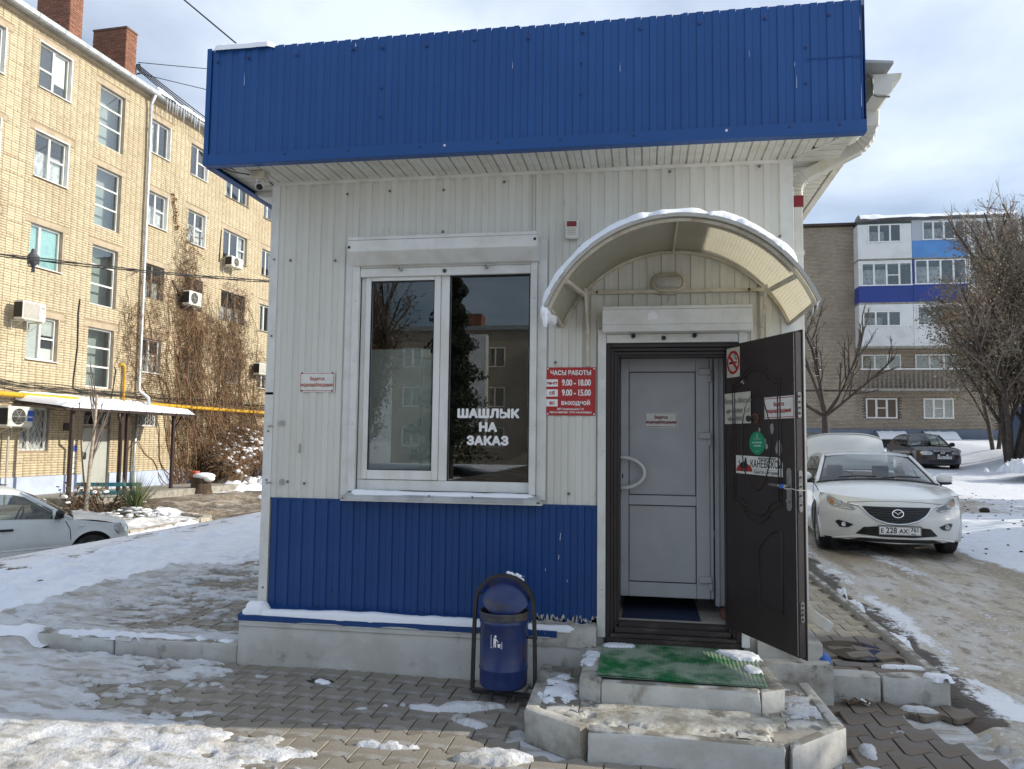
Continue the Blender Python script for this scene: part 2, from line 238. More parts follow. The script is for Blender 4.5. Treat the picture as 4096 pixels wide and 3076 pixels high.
M['lamp_clear'] = mat('lamp_clear', (0.55, 0.57, 0.57), (0.35, 0.36, 0.36), ns=9, rough=0.1, metal=0.4, coat=1.0)
M['amber'] = mat('amber', (0.62, 0.20, 0.04), rough=0.2)
M['seat_dark'] = mat('seat_dark', (0.05, 0.05, 0.052), rough=0.9)
M['seat_light'] = mat('seat_light', (0.30, 0.30, 0.29), rough=0.9)
M['floor_tile'] = mat('floor_tile', (0.36, 0.33, 0.28), (0.30, 0.27, 0.23), ns=4, rough=0.5)
M['doormat_blue'] = mat('doormat_blue', (0.010, 0.022, 0.06), (0.014, 0.03, 0.075), ns=20, rough=0.95)
M['blue_plastic'] = mat('blue_plastic', (0.03, 0.12, 0.42), rough=0.35)
M['string'] = mat('string', (0.55, 0.52, 0.46), rough=0.9)
M['stone_dark'] = mat('stone_dark', (0.035, 0.028, 0.022), rough=0.9)
M['fence_blue'] = mat('fence_blue', (0.025, 0.075, 0.16), rough=0.5)
# ------------------------------------------------------------------ mesh helpers
class MB:
    def __init__(s): s.v = []; s.f = []
    def add(s, vs, fs):
        o = len(s.v); s.v += [tuple(map(float, p)) for p in vs]; s.f += [tuple(i + o for i in q) for q in fs]; return s
    def box(s, x0, x1, y0, y1, z0, z1):
        return s.add([(x0, y0, z0), (x1, y0, z0), (x1, y1, z0), (x0, y1, z0), (x0, y0, z1), (x1, y0, z1), (x1, y1, z1), (x0, y1, z1)],
                     [(0, 3, 2, 1), (4, 5, 6, 7), (0, 1, 5, 4), (1, 2, 6, 5), (2, 3, 7, 6), (3, 0, 4, 7)])
    def prism(s, pts, ax, a, b):
        """polygon pts (2D) extruded along axis ax ('x': pts=(y,z), 'y': pts=(x,z), 'z': pts=(x,y))"""
        n = len(pts)
        if ax == 'x': V = [(a, p, q) for p, q in pts] + [(b, p, q) for p, q in pts]
        elif ax == 'y': V = [(p, a, q) for p, q in pts] + [(p, b, q) for p, q in pts]
        else: V = [(p, q, a) for p, q in pts] + [(p, q, b) for p, q in pts]
        return s.add(V, [tuple(range(n)), tuple(range(2 * n - 1, n - 1, -1))] + [(i, i + n, (i + 1) % n + n, (i + 1) % n) for i in range(n)])
    def sheet(s, rows):
        """grid of rows (list of lists of points)"""
        n = len(rows[0]); V = [p for r in rows for p in r]; F = []
        for i in range(len(rows) - 1):
            for j in range(n - 1): F.append((i * n + j, i * n + j + 1, (i + 1) * n + j + 1, (i + 1) * n + j))
        return s.add(V, F)
    def tube(s, path, r, n=8, caps=True, sq=False):
        P = [Vector(p) for p in path]; rs = r if isinstance(r, (list, tuple)) else [r] * len(P); V = []; prev = None
        for i, p in enumerate(P):
            d = ((P[min(i + 1, len(P) - 1)] - P[max(i - 1, 0)])).normalized()
            if prev is None:
                a = d.cross(Vector((0, 0, 1)));
                if a.length < 1e-3: a = d.cross(Vector((0, 1, 0)))
                a.normalize()
            else:
                a = (prev - d * prev.dot(d)).normalized()
            prev = a; b = d.cross(a)
            for k in range(n):
                t = 2 * math.pi * (k + (0.5 if sq else 0)) / n; V.append(p + (a * math.cos(t) + b * math.sin(t)) * rs[i])
        F = []
        for i in range(len(P) - 1):
            for k in range(n): F.append((i * n + k, i * n + (k + 1) % n, (i + 1) * n + (k + 1) % n, (i + 1) * n + k))
        if caps: F.append(tuple(range(n - 1, -1, -1))); F.append(tuple(range((len(P) - 1) * n, len(P) * n)))
        return s.add(V, F)
    def lathe(s, prof, n=20, c=(0, 0, 0), ax='z'):
        V = []; F = []
        for (r, h) in prof:
            for k in range(n):
                t = 2 * math.pi * k / n; a, b = r * math.cos(t), r * math.sin(t)
                V.append({'z': (c[0] + a, c[1] + b, c[2] + h), 'x': (c[0] + h, c[1] + a, c[2] + b), 'y': (c[0] + b, c[1] + h, c[2] + a)}[ax])
        for i in range(len(prof) - 1):
            for k in range(n): F.append((i * n + k, i * n + (k + 1) % n, (i + 1) * n + (k + 1) % n, (i + 1) * n + k))
        F.append(tuple(range(n - 1, -1, -1))); F.append(tuple(range((len(prof) - 1) * n, len(prof) * n)))
        return s.add(V, F)
    def ell(s, c, r, n=12, m=8):
        prof = [(max(1e-4, math.sin(math.pi * i / m)), -math.cos(math.pi * i / m)) for i in range(m + 1)]
        t = MB().lathe(prof, n); return s.add([(c[0] + x * r[0], c[1] + y * r[1], c[2] + z * r[2]) for x, y, z in t.v], t.f)
    def xf(s, mtx):
        s.v = [tuple(mtx @ Vector(p)) for p in s.v]; return s
    def build(s, name, m, parent=None, smooth=False, bevel=0.0, recalc=True, seg=1, auto=None):
        return link_mesh(name, s.v, s.f, m, parent, smooth, bevel, recalc, seg, auto)
def link_mesh(name, v, f, m, parent=None, smooth=False, bevel=0.0, recalc=True, seg=1, auto=None):
    me = D2.meshes.new(name); me.from_pydata(v, [], f)
    if recalc or bevel:
        b = bmesh.new(); b.from_mesh(me)
        if recalc: bmesh.ops.recalc_face_normals(b, faces=b.faces)
        if bevel:
            es = [e for e in b.edges if len(e.link_faces) == 2 and e.calc_face_angle(0) > 0.5]
            bmesh.ops.bevel(b, geom=es, offset=bevel, segments=seg, profile=0.5, affect='EDGES', clamp_overlap=True)
        b.to_mesh(me); b.free()
    if smooth:
        for p in me.polygons: p.use_smooth = True
        if auto: me.set_sharp_from_angle(angle=R_(auto))
    mm = M[m] if isinstance(m, str) else m
    if mm: me.materials.append(mm)
    o = D2.objects.new(name, me); COL.objects.link(o)
    if parent: o.parent = parent
    return o
def link_np(name, V, F, m, parent=None, smooth=False):
    """big mesh from numpy arrays; F (n,k) with one k"""
    V = np.ascontiguousarray(V, dtype=np.float32); F = np.ascontiguousarray(F, dtype=np.int32)
    me = D2.meshes.new(name); k = F.shape[1]
    me.vertices.add(len(V)); me.vertices.foreach_set('co', V.ravel()); me.loops.add(F.size); me.loops.foreach_set('vertex_index', F.ravel())
    me.polygons.add(len(F)); me.polygons.foreach_set('loop_start', np.arange(0, F.size, k, dtype=np.int32))
    try: me.polygons.foreach_set('loop_total', np.full(len(F), k, dtype=np.int32))
    except Exception: pass
    if smooth: me.polygons.foreach_set('use_smooth', np.ones(len(F), dtype=bool))
    me.update(calc_edges=True); me.validate()
    me.materials.append(M[m] if isinstance(m, str) else m)
    o = D2.objects.new(name, me); COL.objects.link(o)
    if parent: o.parent = parent
    return o
def tag(o, label=None, cat=None, group=None, kind=None):
    if label: o['label'] = label
    if cat: o['category'] = cat
    if group: o['group'] = group
    if kind: o['kind'] = kind
    return o
def empty(name, loc=(0, 0, 0), rz=0.0, label=None, cat=None, group=None, kind=None):
    o = D2.objects.new(name, None); o.empty_display_size = 0.1; COL.objects.link(o); o.location = loc; o.rotation_euler = (0, 0, rz)
    return tag(o, label, cat, group, kind)
def dup(o, parent=None):
    c = o.copy(); COL.objects.link(c)
    if parent: c.parent = parent
    for ch in list(o.children): dup(ch, c)
    return c
def kids(o, src): # copies of src's children under o
    for ch in list(src.children): dup(ch, o)
def text(name, body, size, m, parent, mtx, align='CENTER', bold=0.0, xs=1.0, ext=0.0006, shear=0.0, ls=1.0, sp=1.0):
    """flat lettering as a thin mesh; local frame: x right, y up, z out of the surface"""
    cu = D2.curves.new(name, 'FONT'); cu.body = body; cu.size = size; cu.align_x = align; cu.align_y = 'CENTER'; cu.shear = shear
    cu.resolution_u = 3; cu.space_line = ls; cu.space_character = sp
    t = D2.objects.new(name, cu); COL.objects.link(t); dg = bpy.context.evaluated_depsgraph_get(); dg.update()
    me = D2.meshes.new_from_object(t.evaluated_get(dg)); D2.objects.remove(t); D2.curves.remove(cu)
    me.transform(Matrix.Diagonal((xs, 1, 1, 1))); me = _embolden(me, name, bold); me.transform(mtx); me.materials.clear(); me.materials.append(M[m])
    o = D2.objects.new(name, me); COL.objects.link(o)
    if parent: o.parent = parent
    return o
def _embolden(me, name, d):
    v = [tuple(p.co) for p in me.vertices]; f = [tuple(p.vertices) for p in me.polygons]; V = []; F = []
    sh = [(0, 0)] + ([(d, 0), (-d, 0), (0, d), (0, -d), (.7 * d, .7 * d), (-.7 * d, .7 * d), (.7 * d, -.7 * d), (-.7 * d, -.7 * d)] if d > 0 else [])
    for k, (x, y) in enumerate(sh):
        o = len(V); V += [(p[0] + x, p[1] + y, 0.0002 + 0.00004 * k) for p in v]; F += [tuple(i + o for i in q) for q in f]
    D2.meshes.remove(me); m2 = D2.meshes.new(name); m2.from_pydata(V, [], F); return m2
def frame_m(o, xd, yd):
    """matrix of a flat sign: origin o, x along xd, y along yd, z = x cross y"""
    X = Vector(xd).normalized(); Y = Vector(yd).normalized(); Z = X.cross(Y)
    return Matrix(((X.x, Y.x, Z.x, o[0]), (X.y, Y.y, Z.y, o[1]), (X.z, Y.z, Z.z, o[2]), (0, 0, 0, 1)))
FRONT = lambda x, y, z: frame_m((x, y, z), (1, 0, 0), (0, 0, 1))
def plate(mtx, w, h, t, name, m, parent=None, bevel=0.0, pts=None):
    b = MB()
    if pts: b.prism(pts, 'z', 0, t)
    else: b.box(-w / 2, w / 2, -h / 2, h / 2, 0, t)
    return b.xf(mtx).build(name, m, parent, bevel=bevel)
def frame_strip(mtx, w, h, t, z0, z1, name, m, parent):
    b = MB(); b.box(-w / 2, w / 2, h / 2 - t, h / 2, z0, z1); b.box(-w / 2, w / 2, -h / 2, -h / 2 + t, z0, z1)
    b.box(-w / 2, -w / 2 + t, -h / 2 + t, h / 2 - t, z0, z1); b.box(w / 2 - t, w / 2, -h / 2 + t, h / 2 - t, z0, z1)
    return b.xf(mtx).build(name, m, parent)
def ring_pts(r0, r1, n=40, sx=1.0, a0=0, a1=2 * math.pi):
    a = [a0 + (a1 - a0) * i / n for i in range(n + 1)]
    return [(r1 * math.cos(t) * sx, r1 * math.sin(t)) for t in a], [(r0 * math.cos(t) * sx, r0 * math.sin(t)) for t in a]
def ring(b, r0, r1, z0, z1, n=40, sx=1.0, a0=0, a1=2 * math.pi, c=(0, 0)):
    o, i = ring_pts(r0, r1, n, sx, a0, a1); k = n + 1
    V = [(x + c[0], y + c[1], z0) for x, y in o] + [(x + c[0], y + c[1], z0) for x, y in i] + [(x + c[0], y + c[1], z1) for x, y in o] + [(x + c[0], y + c[1], z1) for x, y in i]
    F = []
    for j in range(n):
        F += [(2 * k + j, 2 * k + j + 1, 3 * k + j + 1, 3 * k + j), (j, j + 1, 2 * k + j + 1, 2 * k + j), (k + j, 3 * k + j, 3 * k + j + 1, k + j + 1), (j, k + j, k + j + 1, j + 1)]
    return b.add(V, F)
def disc(r, n=32, sx=1.0): return [(r * sx * math.cos(2 * math.pi * i / n), r * math.sin(2 * math.pi * i / n)) for i in range(n)]
_screw = {}
def screw(p, m='screw', parent=None, r=0.008, d=(0, -1, 0)):
    k = (m, r)
    if k not in _screw:
        me = MB().lathe([(1.35 * r, 0), (1.35 * r, 0.0015), (r, 0.002), (r, 0.006), (r * 0.6, 0.0075)], 8).build('screw', m); _screw[k] = me.data; D2.objects.remove(me)
    o = D2.objects.new('screw', _screw[k]); COL.objects.link(o); o.location = p; o.rotation_euler = Vector(d).to_track_quat('Z', 'Y').to_euler()
    if parent: o.parent = parent
    return o
# ================================================================== KIOSK (front wall on y=0, x 0..3.76)
kiosk = empty('kiosk', (0, 0, 0), 0, 'small blue and white sheet metal shop kiosk with shuttered window and open door', 'kiosk')
KD = 11.0  # depth
PITCH = 0.098
def profile(x0, x1, y, dep, phase=0.0):
    """trapezoid profile points (x,y) from x0 to x1, crests at y-dep"""
    pts = []; x = x0 - ((x0 - phase) % PITCH) - PITCH
    pat = [(0.0, 0), (0.047, 0), (0.052, 1), (0.093, 1)]
    while x < x1 + PITCH:
        for dx, c in pat: pts.append((x + dx, y - dep * c))
        x += PITCH
    out = []
    def at(q):
        for (a, b) in zip(pts, pts[1:]):
            if a[0] <= q <= b[0]: t = (q - a[0]) / max(1e-9, b[0] - a[0]); return (q, a[1] + t * (b[1] - a[1]))
    out.append(at(x0)); out += [p for p in pts if x0 + 1e-4 < p[0] < x1 - 1e-4]; out.append(at(x1)); return out
def psheet(name, x0, x1, z0, z1, y, dep, m, holes=(), parent=kiosk, phase=0.0, thick=0.0):
    P = profile(x0, x1, y, dep, phase); xs = sorted(set([p[0] for p in P])); b = MB(); lut = dict(P)
    cut = sorted(set([c for h in holes for c in (h[0], h[1]) if x0 < c < x1]))
    Q = []
    for a, c in zip(P, P[1:]):
        Q.append(a)
        for k in cut:
            if a[0] + 1e-4 < k < c[0] - 1e-4: t = (k - a[0]) / (c[0] - a[0]); Q.append((k, a[1] + t * (c[1] - a[1])))
    Q.append(P[-1])
    for a, c in zip(Q, Q[1:]):
        mid = (a[0] + c[0]) / 2; spans = [(z0, z1)]
        for (hx0, hx1, hz0, hz1) in holes:
            if hx0 <= mid <= hx1:
                ns = []
                for (u, v) in spans:
                    if hz0 > u: ns.append((u, min(v, hz0)))
                    if hz1 < v: ns.append((max(u, hz1), v))
                spans = [q for q in ns if q[1] - q[0] > 0.001]
        for (u, v) in spans: b.add([(a[0], a[1], u), (c[0], c[1], u), (c[0], c[1], v), (a[0], a[1], v)], [(0, 1, 2, 3)])
    o = b.build(name, m, parent, recalc=False); return o
WIN = (0.70, 2.00, 1.24, 3.00); DOOR = (2.50, 3.42, 0.20, 2.42)
XJ = [0.03, 0.80, 1.985, 3.03, 3.745]
for i in range(4):  # white upper sheets, lapped at the joints
    psheet('wall_sheet', XJ[i], XJ[i + 1] + (0.02 if i < 3 else 0), 1.172, 3.545, -0.002 * (i % 2), 0.009, 'white_sheet', (WIN, DOOR))
for i, (xa_, xb_) in enumerate(((0.062, 1.225), (1.21, 2.475), (3.425, 3.745))):
    psheet('base_sheet', xa_, xb_, 0.362, 1.168, 0.0 - 0.002 * (i % 2), 0.010, 'blue_low', (DOOR,), phase=0.02)
MB().box(0.062, 2.458, -0.0135, -0.0105, 1.160, 1.174).build('joint_strip', 'blue_low', kiosk)
# body behind the sheets
b = MB(); b.box(0.0, 3.76, 0.05, 0.06, 0.3, 1.24); b.v.clear(); b.f.clear()
def wallrects(x0, x1, z0, z1, holes):
    xs = sorted(set([x0, x1] + [c for h in holes for c in h[:2]])); zs = sorted(set([z0, z1] + [c for h in holes for c in h[2:]]))
    for i in range(len(xs) - 1):
        for j in range(len(zs) - 1):
            mx_, mz_ = (xs[i] + xs[i + 1]) / 2, (zs[j] + zs[j + 1]) / 2
            if not any(h[0] < mx_ < h[1] and h[2] < mz_ < h[3] for h in holes): yield xs[i], xs[i + 1], zs[j], zs[j + 1]
for r in wallrects(0.01, 3.75, 0.30, 3.55, (WIN, DOOR)): b.box(r[0], r[1], 0.012, 0.10, r[2], r[3])
b.build('wall_core', 'white_sheet', kiosk)
def side_sheet(name, x, sgn, y0, y1, z0, z1, m):
    P = profile(y0, y1, 0, 0.009); bb = MB()
    for a, c in zip(P, P[1:]): bb.add([(x + sgn * -a[1], a[0], z0), (x + sgn * -c[1], c[0], z0), (x + sgn * -c[1], c[0], z1), (x + sgn * -a[1], a[0], z1)], [(0, 1, 2, 3)])
    return bb.build(name, m, kiosk, recalc=False)
for k in range(5):
    side_sheet('side_sheet', 0.0, -1, k * KD / 5 + (0.05 if k == 0 else 0), (k + 1) * KD / 5, 1.17, 3.55, 'white_sheet'); side_sheet('side_base_sheet', 0.0, -1, k * KD / 5 + (0.05 if k == 0 else 0), (k + 1) * KD / 5, 0.36, 1.168, 'blue_low')
    side_sheet('side_sheet', 3.76, 1, k * KD / 5 + (0.05 if k == 0 else 0), (k + 1) * KD / 5, 1.17, 3.55, 'white_sheet'); side_sheet('side_base_sheet', 3.76, 1, k * KD / 5 + (0.05 if k == 0 else 0), (k + 1) * KD / 5, 0.36, 1.168, 'blue_low')
MB().box(0.0, 3.76, KD, KD + 0.02, 0.3, 3.55).build('rear_wall', 'white_sheet', kiosk)
# corner trims
def ltrim(name, x, sgn, z0, z1, w=0.062, m='white_trim', wy=0.07):
    t = MB(); t.box(min(x, x + sgn * w), max(x, x + sgn * w), -0.0145, -0.0115, z0, z1); t.box(min(x - sgn * 0.003, x), max(x - sgn * 0.003, x), -0.0145, wy, z0, z1)
    return t.build(name, m, kiosk, bevel=0.001)
ltrim('corner_trim', -0.006, 1, 1.93, 3.545); ltrim('corner_trim', -0.009, 1, 0.372, 1.95, 0.066)
ltrim('corner_trim', 3.766, -1, 0.30, 3.545, 0.085)
# fascia (blue sheets), front y=-.52
FX0, FX1, FY, FZ0, FZ1 = -0.262, 4.098, -0.52, 3.505, 4.345
fx = [FX0 + 0.012, 0.86, 1.94, 3.02, FX1 - 0.008]
for i in range(4): psheet('fascia_sheet', fx[i], fx[i + 1] + (0.02 if i < 3 else 0), FZ0 + 0.03, FZ1 - [0.004, 0.0, 0.006, 0.002][i], FY - 0.0015 * (i % 2), 0.008, 'blue_sheet', phase=0.015)
t = MB(); t.prism([(FY - 0.0165, FZ0 + 0.075), (FY - 0.0165, FZ0), (FY - 0.012, FZ0 - 0.004), (FY + 0.05, FZ0 - 0.004), (FY + 0.05, FZ0 - 0.001), (FY - 0.0135, FZ0 + 0.002), (FY - 0.0135, FZ0 + 0.075)], 'x', FX0 - 0.004, FX1 + 0.004); t.build('fascia_trim', 'blue_sheet', kiosk)
t = MB(); t.box(FX0 - 0.003, FX0 + 0.028, FY - 0.0185, FY - 0.0155, FZ0 - 0.003, FZ1); t.box(FX0 - 0.006, FX0 - 0.003, FY - 0.0185, FY + 0.03, FZ0 - 0.003, FZ1); t.build('fascia_corner_trim', 'blue_sheet', kiosk)
t = MB(); t.box(FX1 + 0.003, FX1 + 0.006, FY - 0.0185, FY + 0.03, FZ0 - 0.003, FZ1 + 0.01); t.build('fascia_corner_trim', 'blue_sheet', kiosk)
MB().box(3.76, FX1 - 0.01, FY - 0.0145, FY - 0.0125, 3.98, 3.985).build('patch_edge', 'blue_low', kiosk)
MB().box(FX0, FX1, FY + 0.005, FY + 0.03, FZ0 + 0.01, FZ1 - 0.03).build('fascia_core', 'blue_low', kiosk)
# side fascia on the left
P = profile(FY + 0.03, KD + 0.2, 0, 0.009); t = MB()
for a, c in zip(P, P[1:]): t.add([(FX0 + a[1], a[0], FZ0 + 0.03), (FX0 + c[1], c[0], FZ0 + 0.03), (FX0 + c[1], c[0], FZ1), (FX0 + a[1], a[0], FZ1)], [(0, 1, 2, 3)])
t.build('side_fascia', 'blue_sheet', kiosk, recalc=False)
MB().prism([(FX0 - 0.014, FZ0 + 0.07), (FX0 - 0.014, FZ0 - 0.004), (FX0 + 0.045, FZ0 - 0.004), (FX0 + 0.045, FZ0 - 0.001), (FX0 - 0.011, FZ0 + 0.001), (FX0 - 0.011, FZ0 + 0.07)], 'y', FY + 0.04, KD + 0.2).build('side_fascia_trim', 'blue_sheet', kiosk)
# scratches and screws on the fascia
for (x, z, hgt, lw) in ((0.02, 4.06, 0.10, 0.003), (0.83, 4.28, 0.03, 0.008), (1.92, 4.05, 0.05, 0.003), (2.62, 3.98, 0.06, 0.003), (3.42, 4.02, 0.05, 0.002), (4.075, 4.14, 0.11, 0.003), (4.075, 3.66, 0.16, 0.003), (3.70, 3.80, 0.09, 0.003), (3.69, 3.94, 0.03, 0.003)):
    MB().add([(x, FY - 0.0195, z), (x + lw, FY - 0.0195, z), (x + lw * 0.4 + 0.0015, FY - 0.0195, z + hgt * .6), (x + 0.001, FY - 0.0195, z + hgt)], [(0, 1, 2, 3)]).build('scratch_mark', 'scratch', kiosk, recalc=False)
for x in (-0.19, 0.04, 0.40, 0.81, 1.02, 1.33, 1.66, 2.02, 2.38, 2.75, 3.12, 3.52, 3.9): screw((x, FY - 0.012, FZ1 - 0.085 + 0.01 * math.sin(9 * x)), 'screw_blue', kiosk, 0.009)
for x in (0.34, 0.80, 1.30, 1.47, 1.83, 2.24, 2.71, 3.28, 3.66, 3.95): screw((x, FY - 0.016, FZ0 + 0.05), 'screw_bright' if x in (1.47, 3.28) else 'screw_blue', kiosk, 0.007)
for (x, z) in ((1.02, 3.98), (1.02, 3.78), (2.37, 4.06), (2.37, 3.85), (3.76, 3.83), (3.76, 4.06)): screw((x, FY - 0.012, z), 'screw_blue', kiosk, 0.006)
# soffit slats: front run mitred into the two side runs
SZ = 3.548
x = FX0 + 0.02; k = 0
while x < FX1 - 0.03:
    x1 = min(x + 0.0985, FX1 - 0.02); xm = (x + x1) / 2
    yb = 0.0
    if xm < 0: yb = min(0.0, FY + (xm - FX0) * 0.52 / 0.262)
    if xm > 3.76: yb = min(0.0, FY + (FX1 - xm) * 0.52 / 0.338)
    if yb > FY + 0.05:
        t = MB()
        for (c0, c1, dz) in ((x + 0.007, x + 0.0505, 0), (x + 0.053, x1 - 0.004, 0.0)): t.box(c0, c1, FY + 0.03, yb, SZ - 0.014 + dz, SZ)
        t.box(x, x1, FY + 0.03, yb, SZ - 0.003, SZ + 0.004); t.build('soffit_slat', 'soffit', kiosk)
    x += 0.1
for side in (0, 1):
    y = FY + 0.06; k = 0
    while y < KD:
        y1 = y + 0.0985; ym = (y + y1) / 2
        if side == 0:
            xa = FX0 + 0.03; xb = 0.0 if ym > 0 else FX0 + (ym - FY) * 0.262 / 0.52
        else:
            xb = FX1 - 0.03; xa = 3.76 if ym > 0 else FX1 - (ym - FY) * 0.338 / 0.52
        if xb - xa > 0.02 and y < 4.5:
            t = MB()
            for (c0, c1) in ((y + 0.007, y + 0.0505), (y + 0.053, y1 - 0.004)): t.box(xa, xb, c0, c1, SZ - 0.012, SZ)
            t.box(xa, xb, y, y1, SZ - 0.003, SZ + 0.004); t.build('soffit_slat', 'soffit', kiosk)
        y += 0.1
for (x0, x1, y0, y1) in ((FX0 + 0.03, 0, 4.55, KD), (3.76, FX1 - 0.03, 4.55, KD)): MB().box(x0, x1, y0, y1, SZ - 0.01, SZ).build('soffit_board', 'soffit', kiosk)
MB().prism([(-0.03, 3.538), (-0.012, 3.515), (-0.012, 3.538)], 'x', 0.0, 3.765).build('soffit_molding', 'soffit', kiosk)
for sx, xx in ((-1, -0.012), (1, 3.772)): MB().box(min(xx, xx + sx * 0.02), max(xx, xx + sx * 0.02), 0.0, KD, 3.515, 3.538).build('soffit_molding', 'soffit', kiosk)
for (p, q) in (((FX0 + 0.02, FY + 0.03), (0, 0)), ((FX1 - 0.02, FY + 0.03), (3.76, 0))):
    d = Vector((q[0] - p[0], q[1] - p[1])); n_ = Vector((-d.y, d.x)).normalized() * 0.014
    MB().prism([(p[0] + n_.x, p[1] + n_.y), (q[0] + n_.x, q[1] + n_.y), (q[0] - n_.x, q[1] - n_.y), (p[0] - n_.x, p[1] - n_.y)], 'z', SZ - 0.017, SZ - 0.012).build('mitre_strip', 'soffit', kiosk)
# roof, right eave, gutter
MB().add([(FX0 + 0.03, FY + 0.03, 4.20), (2.0, FY + 0.03, 4.25), (2.0, KD + 0.2, 4.25), (FX0 + 0.03, KD + 0.2, 4.20), (FX0 + 0.03, FY + 0.03, 4.17), (2.0, FY + 0.03, 4.22), (2.0, KD + 0.2, 4.22), (FX0 + 0.03, KD + 0.2, 4.17)],
         [(0, 1, 2, 3), (7, 6, 5, 4), (0, 4, 5, 1), (1, 5, 6, 2), (2, 6, 7, 3), (3, 7, 4, 0)]).build('roof_sheet', 'roof_zinc', kiosk)
MB().add([(2.003, FY + 0.10, 4.25), (4.30, FY + 0.10, 3.99), (4.30, KD + 0.2, 3.99), (2.003, KD + 0.2, 4.25), (2.003, FY + 0.10, 4.235), (4.30, FY + 0.10, 3.972), (4.30, KD + 0.2, 3.972), (2.003, KD + 0.2, 4.235)],
         [(0, 1, 2, 3), (7, 6, 5, 4), (0, 4, 5, 1), (1, 5, 6, 2), (2, 6, 7, 3), (3, 7, 4, 0)]).build('roof_sheet', 'roof_zinc', kiosk)
MB().prism([(4.085, 3.535), (4.13, 3.535), (4.13, 3.62), (4.20, 3.80), (4.20, 3.95), (4.085, 3.95)], 'y', 0.02, KD).build('eave_board', 'gutter_white', kiosk)
def gut(y0, y1, dx=0.0, dz=0.0):
    o = [(4.205, 3.965), (4.205, 3.83), (4.29, 3.815), (4.325, 3.85), (4.335, 3.90), (4.375, 3.925), (4.385, 3.965), (4.378, 3.965), (4.368, 3.93), (4.328, 3.905), (4.318, 3.853), (4.288, 3.822), (4.211, 3.836), (4.211, 3.965)]
    return MB().prism([(a + dx, c + dz) for a, c in o], 'y', y0, y1)
gt = gut(-0.30, 5.2).build('gutter', 'gutter_white', kiosk)
gut(5.2, KD).build('gutter', 'gutter_white', kiosk)
MB().prism([(4.211, 3.96), (4.211, 3.836), (4.288, 3.822), (4.318, 3.853), (4.328, 3.905), (4.368, 3.93), (4.378, 3.96)], 'y', -0.308, -0.297).build('gutter_end_cap', 'gutter_white', kiosk)
for yy in (0.55, 1.6, 2.65, 3.7): gut(yy, yy + 0.05, 0.003, -0.004).build('gutter_clip', 'gutter_white', kiosk)
t = MB(); t.tube([(4.10, -0.33, 3.965), (4.17, -0.33, 3.955), (4.20, -0.33, 3.92), (4.20, -0.33, 3.82), (4.23, -0.33, 3.805), (4.30, -0.33, 3.80)], 0.006, 6); t.build('gutter_bracket', 'screw', kiosk)
# downpipe: outlet, elbows, slanted run, wall run
dp = empty('downpipe'); dp.parent = kiosk
def sqtube(path, r): return MB().tube(path, r, 4, True, True)
def corr(path, r, n): # crimped elbow
    P = [Vector(p) for p in path]; out = []; rr = []
    for i in range(n * 2 + 1):
        tt = i / (n * 2); k_ = (1 - tt) ** 2 * P[0] + 2 * tt * (1 - tt) * P[1] + tt * tt * P[2]; out.append(k_); rr.append(r * (1.0 if i % 2 else 0.85))
    return MB().tube(out, rr, 4, True, True)
sqtube([(4.27, -0.03, 3.83), (4.265, -0.03, 3.72)], 0.060).build('pipe_outlet', 'gutter_white', dp, bevel=0.004)
corr([(4.265, -0.03, 3.73), (4.262, -0.03, 3.635), (4.17, 0.02, 3.585)], 0.058, 6).build('pipe_elbow', 'gutter_white', dp)
sqtube([(4.20, 0.0, 3.597), (3.87, 0.10, 3.455)], 0.054).build('pipe_length', 'gutter_white', dp, bevel=0.004)
sqtube([(4.06, 0.045, 3.54), (4.045, 0.05, 3.532)], 0.058).build('pipe_collar', 'gutter_white', dp)
corr([(3.885, 0.095, 3.462), (3.812, 0.12, 3.425), (3.812, 0.12, 3.33)], 0.057, 6).build('pipe_elbow', 'gutter_white', dp)
sqtube([(3.812, 0.12, 3.35), (3.812, 0.12, 3.22)], 0.050).build('pipe_length', 'gutter_white', dp, bevel=0.004)
MB().box(3.7715, 3.8525, 0.0795, 0.1605, 3.235, 3.315).build('red_tape', 'red_tape', dp)
t = MB(); t.box(3.776, 3.848, 0.084, 0.156, 0.58, 3.25)
for q in range(4): t.box(3.7775 + q * 0.019, 3.7865 + q * 0.019, 0.081, 0.086, 0.58, 3.235)
t.build('pipe_length', 'white_trim', dp)
corr([(3.812, 0.12, 0.60), (3.812, 0.12, 0.52), (3.87, 0.12, 0.475)], 0.056, 5).build('pipe_elbow', 'gutter_white', dp)
sqtube([(3.862, 0.12, 0.482), (3.985, 0.12, 0.40)], 0.052).build('pipe_outlet', 'gutter_white', dp, bevel=0.004)
for z in (2.9, 1.6): MB().box(3.77, 3.854, 0.078, 0.162, z, z + 0.03).build('pipe_clamp', 'gutter_white', dp)
# foundation, flashing
def fnd(x0, x1, y0, ytop, zt, seed, m):
    n = 40; rows = []
    for j in range(7):
        r = []
        for i in range(n + 1):
            u = x0 + (x1 - x0) * i / n; zz_ = zt * j / 6 - (0.03 if j == 0 else 0); w_ = (fbm(np.array([u * 5.0]), np.array([zz_ * 6 + seed]), 4, seed)[0] - 0.5) * 0.022
            edge = 0.02 * max(0, 1 - (u - x0) / 0.05) ** 2 + (0.025 if j == 6 else 0.0) + 0.012 * (j == 5) * 0.3
            r.append((u, y0 + w_ + edge, zz_ + (0.012 * math.sin(u * 5 + seed) * (0.3 if j < 6 else 0.2))))
        rows.append(r)
    rows.append([(p[0], ytop, zt) for p in rows[-1]]); b_ = MB().sheet(rows)
    b_.sheet([[(x0, y0 + 0.02, zt * j / 6 - (0.03 if j == 0 else 0)) for j in range(7)], [(x0, 0.8, zt * j / 6 - (0.03 if j == 0 else 0)) for j in range(7)]])
    return b_.build('foundation', m, kiosk, True, auto=40)
